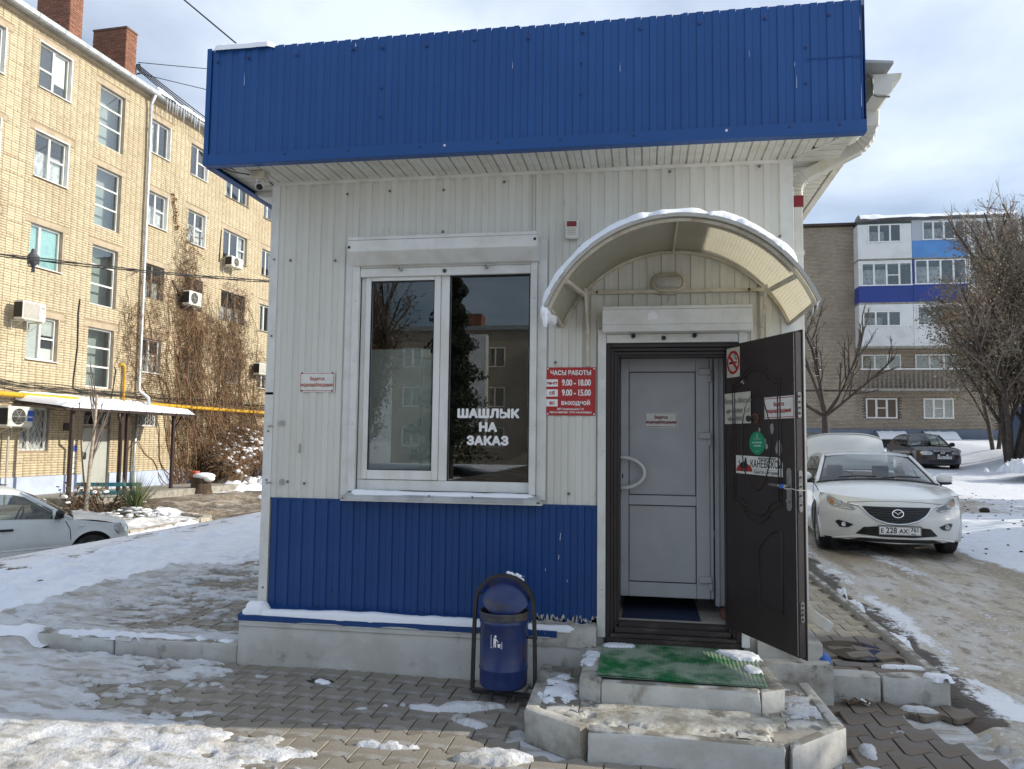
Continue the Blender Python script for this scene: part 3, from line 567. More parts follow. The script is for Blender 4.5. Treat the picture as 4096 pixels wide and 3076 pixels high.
fnd(-0.10, 2.42, -0.135, 0.05, 0.318, 1, 'concrete_white')
fnd(3.45, 3.93, -0.21, 0.06, 0.235, 5, 'concrete_dirty')
MB().box(3.50, 3.90, -0.06, KD, -0.05, 0.33).build('foundation', 'concrete_dirty', kiosk)
MB().box(-0.10, 3.5, 0.06, KD, -0.05, 0.32).build('foundation', 'concrete_white', kiosk)
def fl(x0, x1): return MB().prism([(0.0, 0.392), (-0.118, 0.350), (-0.146, 0.343), (-0.146, 0.305), (-0.143, 0.305), (-0.143, 0.340), (-0.118, 0.346), (0.0, 0.388)], 'x', x0, x1)
fl(-0.085, 0.265).build('drip_flashing', 'blue_low', kiosk); fl(0.268, 1.45).build('drip_flashing', 'blue_low', kiosk); fl(1.453, 2.20).build('drip_flashing', 'blue_low', kiosk)
MB().prism([(-0.03, 0.392), (-0.098, 0.350), (-0.106, 0.343), (-0.106, 0.305), (-0.10, 0.305), (-0.03, 0.385)], 'y', -0.12, KD).build('drip_flashing', 'blue_low', kiosk)
# uneven band of filler painted under the flashing and paint drips
t = MB(); xs_ = np.linspace(-0.08, 2.15, 90); zt_ = 0.300 - 0.006 * fbm(xs_ * 6, xs_ * 0, 3, 2); lo_ = 0.298 + 0.026 * np.clip(fbm(xs_ * 3.2, xs_ * 0 + 4, 3, 8) - 0.35, 0, 1) * 2
t.sheet([[(x_, -0.1475, 0.307) for x_ in xs_], [(x_, -0.1475, min(0.332, l_)) for x_, l_ in zip(xs_, lo_)]]); t.build('bare_paint', 'concrete_white', kiosk, recalc=False)
MB().box(-0.085, 2.15, -0.142, -0.12, 0.268, 0.306).build('plinth_ledge', 'concrete_white', kiosk, bevel=0.004)
rr_ = random.Random(5)
t = MB()
for q in range(46):  # chipped sheet end beside the door
    x_ = 2.02 + 0.43 * rr_.random(); h_ = rr_.uniform(0.01, 0.05); w_ = rr_.uniform(0.006, 0.03); t.add([(x_, -0.0135, 0.385), (x_ + w_, -0.0135, 0.385), (x_ + w_ * 0.6, -0.0135, 0.385 + h_), (x_ + w_ * 0.1, -0.0135, 0.385 + h_ * 0.7)], [(0, 1, 2, 3)])
t.build('flaked_paint', 'concrete_white', kiosk, recalc=False)
bb = MB(); bb.v = []; n = 24
rows = []
for j in range(4):
    rows.append([(1.98 + 0.48 * i / n, [-0.02, -0.09, -0.13, -0.135][j] - 0.02 * fbm(np.array([i * .4]), np.array([j * 1.3]), 3, 4)[0], [0.385, 0.372, 0.33, 0.25][j] + 0.03 * (fbm(np.array([i * .5]), np.array([j * 2.0]), 3, 9)[0] - .5)) for i in range(n + 1)])
bb.sheet(rows).build('crumbled_plinth', 'concrete_dirty', kiosk, True)
# screws and old tape marks on the wall
for (x, z) in ((0.025, 2.95), (0.155, 2.94), (0.51, 2.93), (0.025, 2.37), (0.025, 1.66), (0.025, 1.30), (0.19, 1.29), (0.32, 1.28), (0.59, 3.43), (0.92, 3.44), (1.33, 3.43), (1.33, 3.12), (2.16, 2.16), (2.26, 1.25), (2.33, 2.98), (3.68, 3.01), (1.78, 3.47), (2.95, 3.49), (3.55, 3.50), (0.025, 0.52)): screw((x, -0.0125, z), 'screw', kiosk, 0.008)
for (x, z) in ((0.75, 0.395), (1.03, 0.40), (1.27, 0.395), (0.45, 0.405), (1.4, 0.40), (1.29, 0.78), (1.29, 0.71), (1.29, 0.62), (1.18, 0.45), (0.55, 0.52), (2.2, 0.52)): screw((x, -0.0115, z), 'screw_blue', kiosk, 0.006)
for (x, z, w_, h_) in ((0.11, 1.70, 0.045, 0.04), (0.02, 1.685, 0.045, 0.02), (0.27, 1.50, 0.018, 0.075), (0.125, 1.265, 0.04, 0.045), (0.02, 1.27, 0.05, 0.018)):
    MB().add([(x, -0.0165, z), (x + w_ * 0.5, -0.0165, z + 0.004), (x + w_, -0.0165, z), (x + w_ * 0.95, -0.0165, z + h_ * 0.9), (x + w_ * 0.4, -0.0165, z + h_), (x + 0.002, -0.0165, z + h_ * 0.8)], [(0, 1, 2, 3, 4, 5)]).build('tape_residue', 'reveal', kiosk, recalc=False)
for (x, z, h_) in ((2.20, 0.93, 0.05), (2.19, 0.80, 0.03), (2.10, 0.72, 0.015), (2.25, 0.65, 0.015), (1.95, 0.66, 0.02)):
    MB().add([(x, -0.0125, z), (x + 0.004, -0.0125, z), (x + 0.007, -0.0125, z + h_), (x + 0.003, -0.0125, z + h_)], [(0, 1, 2, 3)]).build('scratch_mark', 'scratch', kiosk, recalc=False)
for x, z0, z1 in ((1.985, 1.175, 3.54), ): MB().box(x - 0.002, x + 0.002, -0.013, -0.0115, z0, z1).build('sheet_lap', 'reveal', kiosk)
MB().box(3.70, 3.745, -0.016, -0.0125, 0.28, 0.345).build('base_trim', 'white_trim', kiosk)

# ---- window with casing, guides, roller box, sill
wn = empty('shop_window'); wn.parent = kiosk
def pbox(name, m, *a, parent=wn, bevel=0.002): return MB().box(*a).build(name, m, parent, bevel=bevel)
pbox('casing', 'white_trim', 0.602, 0.662, -0.017, -0.0115, 1.20, 2.99); pbox('casing', 'white_trim', 2.032, 2.098, -0.017, -0.0115, 1.20, 3.045)
pbox('shutter_guide', 'white_trim', 0.664, 0.716, -0.045, -0.0115, 1.235, 2.97); pbox('shutter_guide', 'white_trim', 1.984, 2.030, -0.045, -0.0115, 1.235, 2.97)
for z in (2.62, 2.18, 1.72): 
    for x in (0.688, 2.006): screw((x, -0.045, z), 'white_trim', wn, 0.007)
# main frame
pbox('frame', 'pvc', 0.718, 1.982, 0.0, 0.06, 1.245, 1.318); pbox('frame', 'pvc', 0.718, 1.982, 0.0, 0.06, 2.80, 2.99)
pbox('frame', 'pvc', 0.718, 0.752, 0.0, 0.06, 1.32, 2.798); pbox('mullion', 'pvc', 1.325, 1.388, -0.004, 0.06, 1.32, 2.798); pbox('frame', 'pvc', 1.974, 1.982, 0.0, 0.06, 1.32, 2.798)
sash = MB(); 
for r in ((0.754, 0.794, 1.322, 2.796), (1.276, 1.323, 1.322, 2.796), (0.795, 1.275, 1.322, 1.388), (0.795, 1.275, 2.768, 2.796)): sash.box(r[0], r[1], -0.012, 0.045, r[2], r[3])
sash.build('sash', 'pvc', wn, bevel=0.003)
gk = MB(); gk.box(0.7945, 1.2755, -0.004, 0.012, 1.3885, 1.394); gk.box(0.7945, 0.799, -0.004, 0.012, 1.394, 2.764); gk.box(1.271, 1.2755, -0.004, 0.012, 1.394, 2.764); gk.box(0.7945, 1.2755, -0.004, 0.012, 2.764, 2.7675)
gk.box(1.3885, 1.394, -0.003, 0.012, 1.3205, 2.795); gk.box(1.968, 1.9735, -0.003, 0.012, 1.3205, 2.795); gk.box(1.394, 1.968, -0.003, 0.012, 2.787, 2.795); gk.build('gasket', 'black', wn)
MB().box(0.799, 1.271, 0.014, 0.018, 1.394, 2.764).build('pane', 'window_glass', wn); MB().box(1.394, 1.968, 0.014, 0.018, 1.321, 2.787).build('pane', 'window_glass', wn)
# folded shutter slats and bottom bar
pbox('shutter_slat', 'white_trim', 0.718, 1.982, -0.030, -0.012, 2.86, 2.898); pbox('shutter_slat', 'white_trim', 0.718, 1.982, -0.030, -0.012, 2.90, 2.935); pbox('shutter_bar', 'white_trim', 0.718, 1.982, -0.036, -0.010, 2.795, 2.857)
for x in (1.03, 1.665): MB().lathe([(0.013, 0), (0.013, -0.05), (0.008, -0.05), (0.008, -0.035)], 10, (x, -0.034, 2.842), 'y').build('shutter_stop', 'grey_plastic', wn)
MB().lathe([(0.015, 0), (0.015, -0.006), (0.007, -0.007)], 12, (1.355, -0.036, 2.826), 'y').build('shutter_lock', 'brown_worn', wn)
bx = MB().prism([(-0.0125, 3.062), (-0.165, 3.062), (-0.168, 3.045), (-0.168, 2.955), (-0.075, 2.872), (-0.0125, 2.872)], 'x', 0.667, 2.045).build('shutter_box', 'white_trim', wn, bevel=0.004)
MB().box(0.668, 2.044, -0.1695, -0.1675, 3.033, 3.037).build('box_seam', 'reveal', bx)
for (x, z) in ((0.678, 2.985), (2.028, 3.005)): screw((x, -0.1685, z), 'black', bx, 0.008)
sb = MB().prism([(-0.012, 1.235), (-0.085, 1.222), (-0.115, 1.205), (-0.115, 1.178), (-0.112, 1.178), (-0.110, 1.20), (-0.085, 1.215), (-0.012, 1.228)], 'x', 0.665, 2.05).build('window_sill', 'zinc', wn)
for s_, x_ in ((1, 0.64), (-1, 2.085)): MB().add([(x_, -0.10, 1.175), (x_ + s_ * 0.075, -0.10, 1.175), (x_ + s_ * 0.075, -0.10, 1.205), (x_ + s_ * 0.07, -0.02, 1.24), (x_, -0.018, 1.172)], [(0, 1, 2, 3, 4)]).build('sill_end', 'white_trim', wn)
MB().prism([(-0.108, 1.170), (-0.012, 1.170), (-0.012, 1.178), (-0.108, 1.178)], 'x', 0.64, 2.085).build('sill_board', 'pvc', wn)
for x in (0.655, 1.29, 1.60, 2.05, 2.065): screw((x, -0.101, 1.187 if x in (0.655, 2.05, 2.065) else 1.216), 'screw', wn, 0.006)
# ---- roller box and guides over the door
dr = empty('door_unit'); dr.parent = kiosk
pbox('door_guide', 'white_trim', 2.459, 2.514, -0.045, -0.0105, 0.30, 2.385, parent=dr); pbox('door_guide', 'white_trim', 3.402, 3.452, -0.045, -0.0105, 0.28, 2.385, parent=dr)
for z in (2.05, 1.55, 0.62): screw((2.487, -0.045, z), 'white_trim', dr, 0.007)
bx2 = MB().prism([(-0.0125, 2.525), (-0.160, 2.525), (-0.163, 2.51), (-0.163, 2.405), (-0.150, 2.352), (-0.0125, 2.352)], 'x', 2.494, 3.475).build('shutter_box', 'white_trim', dr, bevel=0.003)
MB().box(2.495, 3.474, -0.1645, -0.1625, 2.500, 2.503).build('box_seam', 'reveal', bx2); MB().box(2.495, 3.474, -0.162, -0.160, 2.398, 2.400).build('box_seam', 'reveal', bx2)
MB().add([(x_, -0.1655, z_) for x_, z_ in ((2.795, 2.428), (2.865, 2.430), (2.862, 2.468), (2.832, 2.490), (2.800, 2.470))], [(0, 1, 2, 3, 4)]).build('sticker_remnant', 'ink_white', bx2, recalc=False)
pbox('shutter_bar', 'white_trim', 2.516, 3.40, -0.036, -0.010, 2.292, 2.35, parent=dr)
for x in (2.70, 3.11): MB().lathe([(0.015, 0), (0.015, -0.03), (0.008, -0.03), (0.008, -0.02)], 10, (x, -0.034, 2.335), 'y').build('shutter_stop', 'black', dr)
MB().lathe([(0.016, 0), (0.016, -0.006), (0.007, -0.007)], 12, (2.905, -0.036, 2.322), 'y').build('shutter_lock', 'brown_worn', dr)
# brown metal frame with stepped rebates
fr_ = MB()
for (i, (ins, y0, y1)) in enumerate(((0.0, -0.012, 0.05), (0.028, 0.004, 0.06), (0.050, 0.020, 0.08), (0.068, 0.040, 0.13))):
    xa, xb, zb, zt = 2.516 + ins, 3.40 - ins, 0.256 + ins * 1.7, 2.290 - ins * 1.1; w_ = 0.028 if i == 0 else 0.022 if i < 3 else 0.018
    fr_.box(xa, xa + w_, y0, y1, zb, zt); fr_.box(xb - w_, xb, y0, y1, zb, zt); fr_.box(xa + w_, xb - w_, y0, y1, zt - w_, zt)
fr_.build('door_frame', 'brown_metal', dr, bevel=0.002)
th = MB(); th.box(2.545, 3.372, -0.035, 0.05, 0.30, 0.325); th.box(2.517, 3.399, -0.022, 0.05, 0.256, 0.299); th.box(2.60, 3.33, 0.051, 0.13, 0.30, 0.385); th.box(2.575, 3.34, 0.0, 0.05, 0.326, 0.36); th.build('door_threshold', 'brown_worn', dr, bevel=0.004)
for z in (2.03, 1.37, 0.62): MB().lathe([(0.011, -0.05), (0.011, 0.05)], 8, (3.378, -0.012, z)).build('hinge', 'steel', dr)
# vestibule and inner white plastic door at y=.40
pbox('vestibule_wall', 'pvc_shaded', 2.585, 2.597, 0.13, 0.40, 0.36, 2.34, parent=dr); pbox('vestibule_wall', 'pvc_shaded', 3.337, 3.349, 0.13, 0.40, 0.36, 2.34, parent=dr); pbox('vestibule_ceiling', 'pvc_shaded', 2.597, 3.337, 0.13, 0.40, 2.30, 2.34, parent=dr)
pbox('skirting', 'brick_red', 3.300, 3.3365, 0.20, 0.398, 0.40, 0.45, parent=dr)
inf = MB(); inf.box(3.272, 3.335, 0.36, 0.43, 0.46, 2.295); inf.box(2.598, 3.271, 0.36, 0.43, 2.235, 2.295); inf.box(3.284, 3.30, 0.345, 0.36, 0.46, 2.26); inf.box(2.598, 3.283, 0.348, 0.36, 2.25, 2.262); inf.box(2.598, 2.601, 0.38, 0.43, 0.46, 2.234); inf.build('inner_door_frame', 'pvc_shaded', dr, bevel=0.003)
idr = empty('inner_door'); idr.parent = dr
lf = MB(); lf.box(2.603, 2.662, 0.352, 0.415, 0.505, 2.228); lf.box(3.142, 3.236, 0.352, 0.415, 0.505, 2.228); lf.box(2.663, 3.141, 0.352, 0.415, 2.126, 2.228); lf.box(2.663, 3.141, 0.352, 0.415, 0.505, 0.607); lf.box(2.663, 3.141, 0.352, 0.415, 1.158, 1.228); lf.box(3.237, 3.262, 0.36, 0.415, 0.505, 2.228)
lf.build('door_leaf_frame', 'pvc_shaded', idr, bevel=0.004)
MB().box(2.668, 3.136, 0.372, 0.40, 1.233, 2.121).build('door_panel', 'pvc_shaded', idr); MB().box(2.668, 3.136, 0.372, 0.40, 0.612, 1.153).build('door_panel', 'pvc_shaded', idr)
gk = MB()
for (z0, z1) in ((1.228, 2.126), (0.607, 1.158)): gk.box(2.6625, 3.1415, 0.362, 0.373, z0 + .0005, z0 + 0.006); gk.box(2.6625, 3.1415, 0.362, 0.373, z1 - 0.006, z1 - .0005); gk.box(2.6625, 2.668, 0.362, 0.373, z0 + 0.006, z1 - 0.006); gk.box(3.136, 3.1415, 0.362, 0.373, z0 + 0.006, z1 - 0.006)
gk.build('gasket', 'black', idr)
hd = [(2.612, 0.352, 1.50), (2.612, 0.31, 1.50)] + [(2.615 + 0.162 * math.sin(math.pi * i / 14), 0.30, 1.39 + 0.11 * math.cos(math.pi * i / 14)) for i in range(15)] + [(2.612, 0.31, 1.28), (2.612, 0.352, 1.28)]
MB().tube(hd, 0.0135, 10).build('pull_handle', 'pvc', idr, True)
MB().add([(x_ + 2.618, 0.351, z_ + 1.365) for x_, z_ in [(0.006 * math.cos(a), 0.008 + 0.006 * math.sin(a)) for a in np.linspace(-0.6, 3.7, 10)] + [(-0.004, -0.018), (0.004, -0.018)]], [tuple(range(12))]).build('keyhole', 'black', idr)
for z in (2.10, 1.64, 0.62):
    h_ = MB(); h_.box(3.158, 3.245, 0.325, 0.352, z - 0.0, z + 0.045); h_.box(3.225, 3.246, 0.322, 0.352, z - 0.052, z - 0.003); h_.build('door_hinge', 'pvc_shaded', idr, bevel=0.004)
# inside: floor, back wall, fridge seen through the glass
MB().box(0.02, 3.74, 0.131, 5.0, 0.355, 0.395).build('floor', 'floor_tile', kiosk)
for k in range(3): MB().box(3.16, 3.335, 0.14 + k * 0.3, 0.435 + k * 0.3, 0.3955, 0.40).build('floor_tile', 'floor_tile', kiosk)
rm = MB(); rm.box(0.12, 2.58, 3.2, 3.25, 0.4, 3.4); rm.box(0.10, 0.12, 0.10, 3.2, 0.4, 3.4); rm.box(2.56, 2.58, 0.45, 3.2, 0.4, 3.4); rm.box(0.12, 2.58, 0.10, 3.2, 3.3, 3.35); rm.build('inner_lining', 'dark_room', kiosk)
inm = MB().box(2.62, 3.152, 0.14, 1.30, 0.3955, 0.402).build('door_mat', 'doormat_blue'); tag(inm, 'dark blue doormat on the tiled floor inside the doorway', 'doormat')
fg = empty('display_fridge', (0.60, 0.55, 0.40), 0, 'pale grey green fridge seen behind the left window pane', 'fridge')
MB().box(0, 0.42, 0, 0.6, 0, 1.92).build('cabinet', 'fridge', fg, bevel=0.01); MB().box(0.42, 0.50, 0.02, 0.6, 0, 1.90).build('side_panel', 'fridge', fg, bevel=0.008); MB().box(0.0, 0.50, -0.005, 0.0, 1.86, 1.93).build('top_trim', 'fridge', fg, bevel=0.002)
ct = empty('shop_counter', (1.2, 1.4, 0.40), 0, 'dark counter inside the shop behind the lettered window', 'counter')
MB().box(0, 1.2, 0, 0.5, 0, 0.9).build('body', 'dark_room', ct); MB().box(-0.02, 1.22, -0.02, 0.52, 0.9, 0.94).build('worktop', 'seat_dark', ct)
# ================================================================== things fixed on the kiosk
def sign_base(name, x, y, z, w, h, label, m='paper', cat='sign', t=0.003, group=None):
    e = empty(name, (x, y, z), 0, label, cat, group); MB().box(-w / 2, w / 2, -t, 0, -h / 2, h / 2).build('board', m, e, bevel=0.001); return e
LF = lambda x, z, y=-0.0035: frame_m((x, y, z), (1, 0, 0), (0, 0, 1))
def video_sign(e, mtx, w, h, ink, ts, frame_t=0.004, ins=0.008):
    frame_strip(mtx, w - 2 * ins, h - 2 * ins, frame_t, 0, 0.0006, 'border', ink, e)
    text('lettering', 'Ведется', ts, ink, e, mtx @ Matrix.Translation((0, h * 0.15, 0)), bold=0.0012, xs=0.80); text('lettering', 'видеонаблюдение', ts, ink, e, mtx @ Matrix.Translation((0, -h * 0.15, 0)), bold=0.0012, xs=0.80)
s1 = sign_base('notice_sign', 0.397, -0.012, 2.025, 0.278, 0.148, 'white surveillance notice in red letters screwed to the white wall left of the window')
video_sign(s1, LF(0, 0), 0.278, 0.148, 'ink_orange', 0.036)
for sx in (-1, 1):
    for sz in (-1, 1): screw((sx * 0.118, -0.0035, sz * 0.066), 'ink_wine', s1, 0.005)
s2 = sign_base('hours_sign', 2.270, -0.0125, 1.957, 0.342, 0.336, 'red opening hours board with white lettering between window and door', 'red_plastic')
def tx(e, body, x, z, size, m, **k): return text('lettering', body, size, m, e, LF(x, z), **k)
tx(s2, 'ЧАСЫ РАБОТЫ', -0.002, 0.128, 0.043, 'ink_white', bold=0.0016, xs=0.89)
for (zz_, d, hrs) in ((0.059, 'пн-пт', '9.00 - 18.00'), (-0.011, 'сб', '9.00 - 15.00'), (-0.080, 'вс', 'выходной')):
    MB().box(-0.171, -0.091, -0.0042, -0.0031, zz_ - 0.025, zz_ + 0.025).build('day_panel', 'ink_white', s2)
    text('lettering', d, 0.037 if d != 'пн-пт' else 0.031, 'red_plastic', s2, LF(-0.131, zz_ - 0.001, -0.0044), bold=0.0014, xs=0.92)
    if d != 'вс': tx(s2, hrs, 0.038, zz_, 0.060, 'ink_white', bold=0.0017, xs=0.74, sp=0.95)
    else: tx(s2, hrs, 0.034, zz_, 0.047, 'ink_white', bold=0.0012, xs=0.90)
tx(s2, 'ИП Галактионов Г.К.', 0, -0.124, 0.019, 'ink_white', bold=0.0006); tx(s2, 'ИНН 611402872581  ОГРН 310619101800012', 0, -0.147, 0.0175, 'ink_white', bold=0.0006, xs=0.86)
for sx in (-1, 1):
    for sz in (-1, 1): screw((sx * 0.162, -0.0035, sz * 0.158), 'ink_white', s2, 0.005)
wl = empty('window_lettering', (1.678, 0.0135, 1.712), 0, 'white stick-on lettering on the right window pane of the kiosk', 'lettering')
for (bd, z) in (('ШАШЛЫК', 0.085), ('НА', -0.012), ('ЗАКАЗ', -0.108)): text('lettering', bd, 0.079, 'ink_white', wl, frame_m((0, -0.0005, z), (1, 0, 0), (0, 0, 1)), bold=0.0055, xs=1.13, sp=1.06)
s3 = sign_base('notice_sign', 2.895, 0.371, 1.775, 0.238, 0.116, 'white surveillance notice with wine red letters on the shade-darkened white inner door')
video_sign(s3, LF(0, 0), 0.238, 0.116, 'ink_wine', 0.030, 0.0032, 0.006)
# siren
si = empty('alarm_siren', (2.272, -0.012, 3.098), 0, 'small white alarm sounder with dark red beacon on the wall above the hours sign', 'alarm')
MB().box(-0.047, 0.047, -0.038, 0, -0.067, 0.067).build('housing', 'white_trim', si, bevel=0.006); MB().box(-0.034, 0.034, -0.043, -0.037, 0.018, 0.056).build('beacon', 'red_tape', si, bevel=0.003)
for k in range(4): MB().box(-0.030, 0.030, -0.0405, -0.037, 0.0 - k * 0.014, 0.006 - k * 0.014).build('grille_slot', 'cream_plastic', si)
# bulkhead lamp
la = empty('wall_lamp', (2.938, -0.012, 2.70), 0, 'oval cream bulkhead lamp on the wall under the arched canopy', 'lamp')
def stad(w, h, n=12): return [(w - h + h * math.cos(a), h * math.sin(a)) for a in np.linspace(-math.pi / 2, math.pi / 2, n)] + [(-w + h + h * math.cos(a), h * math.sin(a)) for a in np.linspace(math.pi / 2, 1.5 * math.pi, n)]
def stloft(rings, name, m, par):
    R = [[(x, -d, z) for x, z in stad(w, h)] for (w, h, d) in rings]; b_ = MB(); n = len(R[0]); V = [p for r in R for p in r]; F = []
    for i in range(len(R) - 1):
        for k in range(n): F.append((i * n + k, i * n + (k + 1) % n, (i + 1) * n + (k + 1) % n, (i + 1) * n + k))
    F.append(tuple((len(R) - 1) * n + k for k in range(n))); b_.add(V, F); return b_.build(name, m, par, True, auto=35)
stloft([(0.122, 0.076, 0), (0.122, 0.076, 0.02), (0.112, 0.068, 0.026), (0.112, 0.066, 0.040), (0.106, 0.060, 0.044), (0.106, 0.060, 0.056), (0.098, 0.052, 0.062), (0.096, 0.049, 0.055)], 'housing', 'cream_plastic', la)
stloft([(0.094, 0.045, 0.05), (0.090, 0.042, 0.066), (0.070, 0.030, 0.078)], 'glass_cover', 'grey_plastic', la)
MB().tube([(0, -0.01, -0.075), (0.004, -0.008, -0.11), (-0.01, -0.008, -0.125)], 0.004, 6).build('cable', 'cream_plastic', la)
# CCTV camera on junction box at the left soffit corner
cv = empty('security_camera', (0.02, -0.27, 3.535), 0, 'white bullet security camera hanging from a square junction box under the left roof corner', 'camera')
MB().box(-0.055, 0.055, -0.055, 0.055, -0.062, 0.0).build('junction_box', 'cream_plastic', cv, bevel=0.008)
MB().lathe([(0.020, 0), (0.020, -0.003), (0.016, -0.003)], 14, (-0.015, -0.0555, -0.030), 'y').build('knockout', 'grey_plastic', cv); MB().lathe([(0.022, 0), (0.022, 0.003), (0.017, 0.003)], 14, (0.0555, -0.005, -0.032), 'x').build('knockout', 'grey_plastic', cv)
MB().lathe([(0.030, 0), (0.030, -0.008), (0.014, -0.014), (0.012, -0.034)], 14, (0.0, 0, -0.062)).build('bracket', 'white_trim', cv, True, auto=40)
cmx = Matrix.Translation((0.0, 0, -0.098)) @ Vector((0.42, -0.78, -0.42)).to_track_quat('Z', 'Y').to_matrix().to_4x4()
MB().lathe([(0.022, -0.03), (0.027, -0.02), (0.027, 0.085), (0.025, 0.087)], 16).xf(cmx).build('camera_body', 'white_trim', cv, True, auto=40)
MB().lathe([(0.024, 0.0872), (0.017, 0.0885), (0.010, 0.086)], 16).xf(cmx).build('lens', 'black_gloss', cv); 
ring(MB(), 0.0272, 0.030, 0.03, 0.102, 20, 1.0, 0.3, 2.9).xf(cmx).build('sun_shade', 'white_trim', cv)
# satellite-dish like flood lamp cover on the side soffit
fd = empty('soffit_lamp', (-0.135, 0.42, 3.535), 0, 'wide shallow white lamp cover under the left side soffit behind the security camera', 'lamp')
b = MB(); rows = []
for j in range(9):
    v = j / 8; rows.append([((-0.10 + 0.235 * u) * (1 - 0.10 * v), -0.28 + 0.60 * v, -0.01 - 0.05 * math.sin(math.pi * (0.12 + 0.88 * u) * 0.95) * (0.55 + 0.45 * math.sin(math.pi * min(1, v + 0.25)))) for u in np.linspace(0, 1, 13)])
b.sheet(rows); b.sheet([[p for p in rows[0]], [(p[0], p[1] + 0.01, 0.0) for p in rows[0]]]); b.build('cover', 'white_trim', fd, True, auto=50)
MB().tube([(0.08, -0.28, 0.0), (0.08, 0.3, -0.01)], 0.007, 6).build('rim', 'pvc', fd)
wr = MB().tube([(FX0 + 0.05, FY + 0.05, 3.53), (-0.15, -0.36, 3.515), (-0.05, -0.24, 3.525), (0.0, -0.12, 3.528), (-0.01, 0.1, 3.52)], 0.004, 6).build('camera_cable', 'cable'); tag(wr, 'thin dark cable running across the left soffit corner behind the camera', 'cable')
# ================================================================== arched canopy over the door
cp = empty('door_canopy', (2.97, 0, 2.41), 0, 'arched translucent canopy with snow on top above the kiosk door', 'canopy')
HW, RISE, CYF = 0.775, 0.525, -0.87
RAD = (HW ** 2 + RISE ** 2) / (2 * RISE); TH = math.asin(HW / RAD)
def arc(t, dr=0.0): a = t * TH; return ((RAD + dr) * math.sin(a), (RAD + dr) * math.cos(a) - (RAD - RISE))
n = 40
for k in range(2):  # two cellular sheets
    y0, y1 = CYF + 0.0 + k * 0.437, CYF + 0.433 + k * 0.437; b = MB(); o = [arc(-1 + 2 * i / n, 0.004) for i in range(n + 1)]; i_ = [arc(-1 + 2 * i / n, -0.004) for i in range(n + 1)]
    b.sheet([[(x, y0, z) for x, z in o], [(x, y1, z) for x, z in o]]); b.sheet([[(x, y0, z) for x, z in i_], [(x, y1, z) for x, z in i_]]); b.sheet([[(x, y0, z) for x, z in o], [(x, y0, z) for x, z in i_]])
    b.build('roof_sheet', 'poly', cp, True, auto=30)
rb = MB()
for i in range(92):  # cell webs of the sheet
    x, z = arc(-0.99 + 1.98 * i / 91, -0.0055); rb.add([(x - 0.0012, CYF + 0.03, z - 0.0002), (x + 0.0012, CYF + 0.03, z - 0.0002), (x + 0.0012, -0.03, z - 0.0002), (x - 0.0012, -0.03, z - 0.0002)], [(0, 1, 2, 3)])
rb.build('sheet_ribs', 'poly', cp, recalc=False)
for y in (CYF + 0.05, -0.03): MB().tube([(arc(-1 + 2 * i / n, -0.018)[0], y, arc(-1 + 2 * i / n, -0.018)[1]) for i in range(n + 1)], 0.0135, 4, True, True).build('arch_tube', 'cream_paint', cp)
ed = MB(); ed.sheet([[(arc(-1 + 2 * i / n, 0.012)[0], CYF - 0.004, arc(-1 + 2 * i / n, 0.012)[1]) for i in range(n + 1)], [(arc(-1 + 2 * i / n, -0.010)[0], CYF - 0.004, arc(-1 + 2 * i / n, -0.010)[1]) for i in range(n + 1)], [(arc(-1 + 2 * i / n, -0.010)[0], CYF + 0.02, arc(-1 + 2 * i / n, -0.010)[1]) for i in range(n + 1)]])
ed.build('edge_profile', 'grey_plastic', cp, True, auto=30)
for sx in (-1, 1):
    xw = 0.582 * sx; za = arc(0.0)[1]; tt = 0.70
    MB().tube([(xw, -0.028, 0.235), (xw, -0.028, -0.28)], 0.016, 4, True, True).build('wall_post', 'cream_paint', cp)
    ax_, az_ = arc(sx * 0.80, -0.03); MB().tube([(xw, -0.045, 0.20), (ax_, CYF + 0.06, az_)], 0.0165, 4, True, True).build('brace', 'cream_paint', cp)
    MB().tube([(xw, -0.05, -0.02), (xw * 1.0, -0.16, 0.10), (xw * 1.01, -0.20, 0.235)], 0.013, 4, True, True).build('brace', 'cream_paint', cp)
    ex_, ez_ = arc(sx * 0.995, -0.016); MB().tube([(ex_, CYF + 0.03, ez_), (ex_, -0.02, ez_)], 0.012, 4, True, True).build('purlin', 'cream_paint', cp)
MB().tube([(-0.60, -0.03, 0.235), (0.60, -0.03, 0.235)], 0.0165, 4, True, True).build('tie_bar', 'cream_paint', cp)
MB().tube([(0, CYF + 0.05, arc(0, -0.016)[1]), (0, -0.03, arc(0, -0.016)[1])], 0.010, 4, True, True).build('purlin', 'cream_paint', cp)
for x in (-0.52, -0.02, 0.5): screw((x, -0.047, 0.235), 'brown_worn', cp, 0.007)
# snow on the canopy
def arc_snow(t0, t1, hmax, y0, y1, seed):
    n_ = 60; m_ = 16; T = np.linspace(t0, t1, n_); rows = []
    for j in range(m_ + 1):
        v = j / m_; r = []
        for t in T:
            e = min(1, (t - t0) / 0.10, (t1 - t) / 0.08); prof = math.sqrt(max(0, math.sin(math.pi * min(1, max(0, v)))) ) if j not in (0, m_) else 0
            h = hmax * (0.35 + 0.65 * prof) * (max(0, e) ** 0.5) * (0.75 + 0.5 * fbm(np.array([t * 5]), np.array([v * 2.5]), 3, seed)[0]) if 0 < j < m_ else 0.0
            x, z = arc(t, 0.006 + h); wob = (fbm(np.array([t * 14]), np.array([0.3]), 4, seed + 3)[0] - 0.5) * 0.05
            r.append((x, y0 + (y1 - y0) * v + (wob if j < 4 else 0) + (0 if j else 0.0), z))
        rows.append(r)
    return MB().sheet(rows)
sn = arc_snow(-1.02, 0.20, 0.075, CYF - 0.004, -0.02, 11); sn2 = arc_snow(0.14, 0.76, 0.055, CYF + 0.0, CYF + 0.20, 15); sn.add(sn2.v, sn2.f)
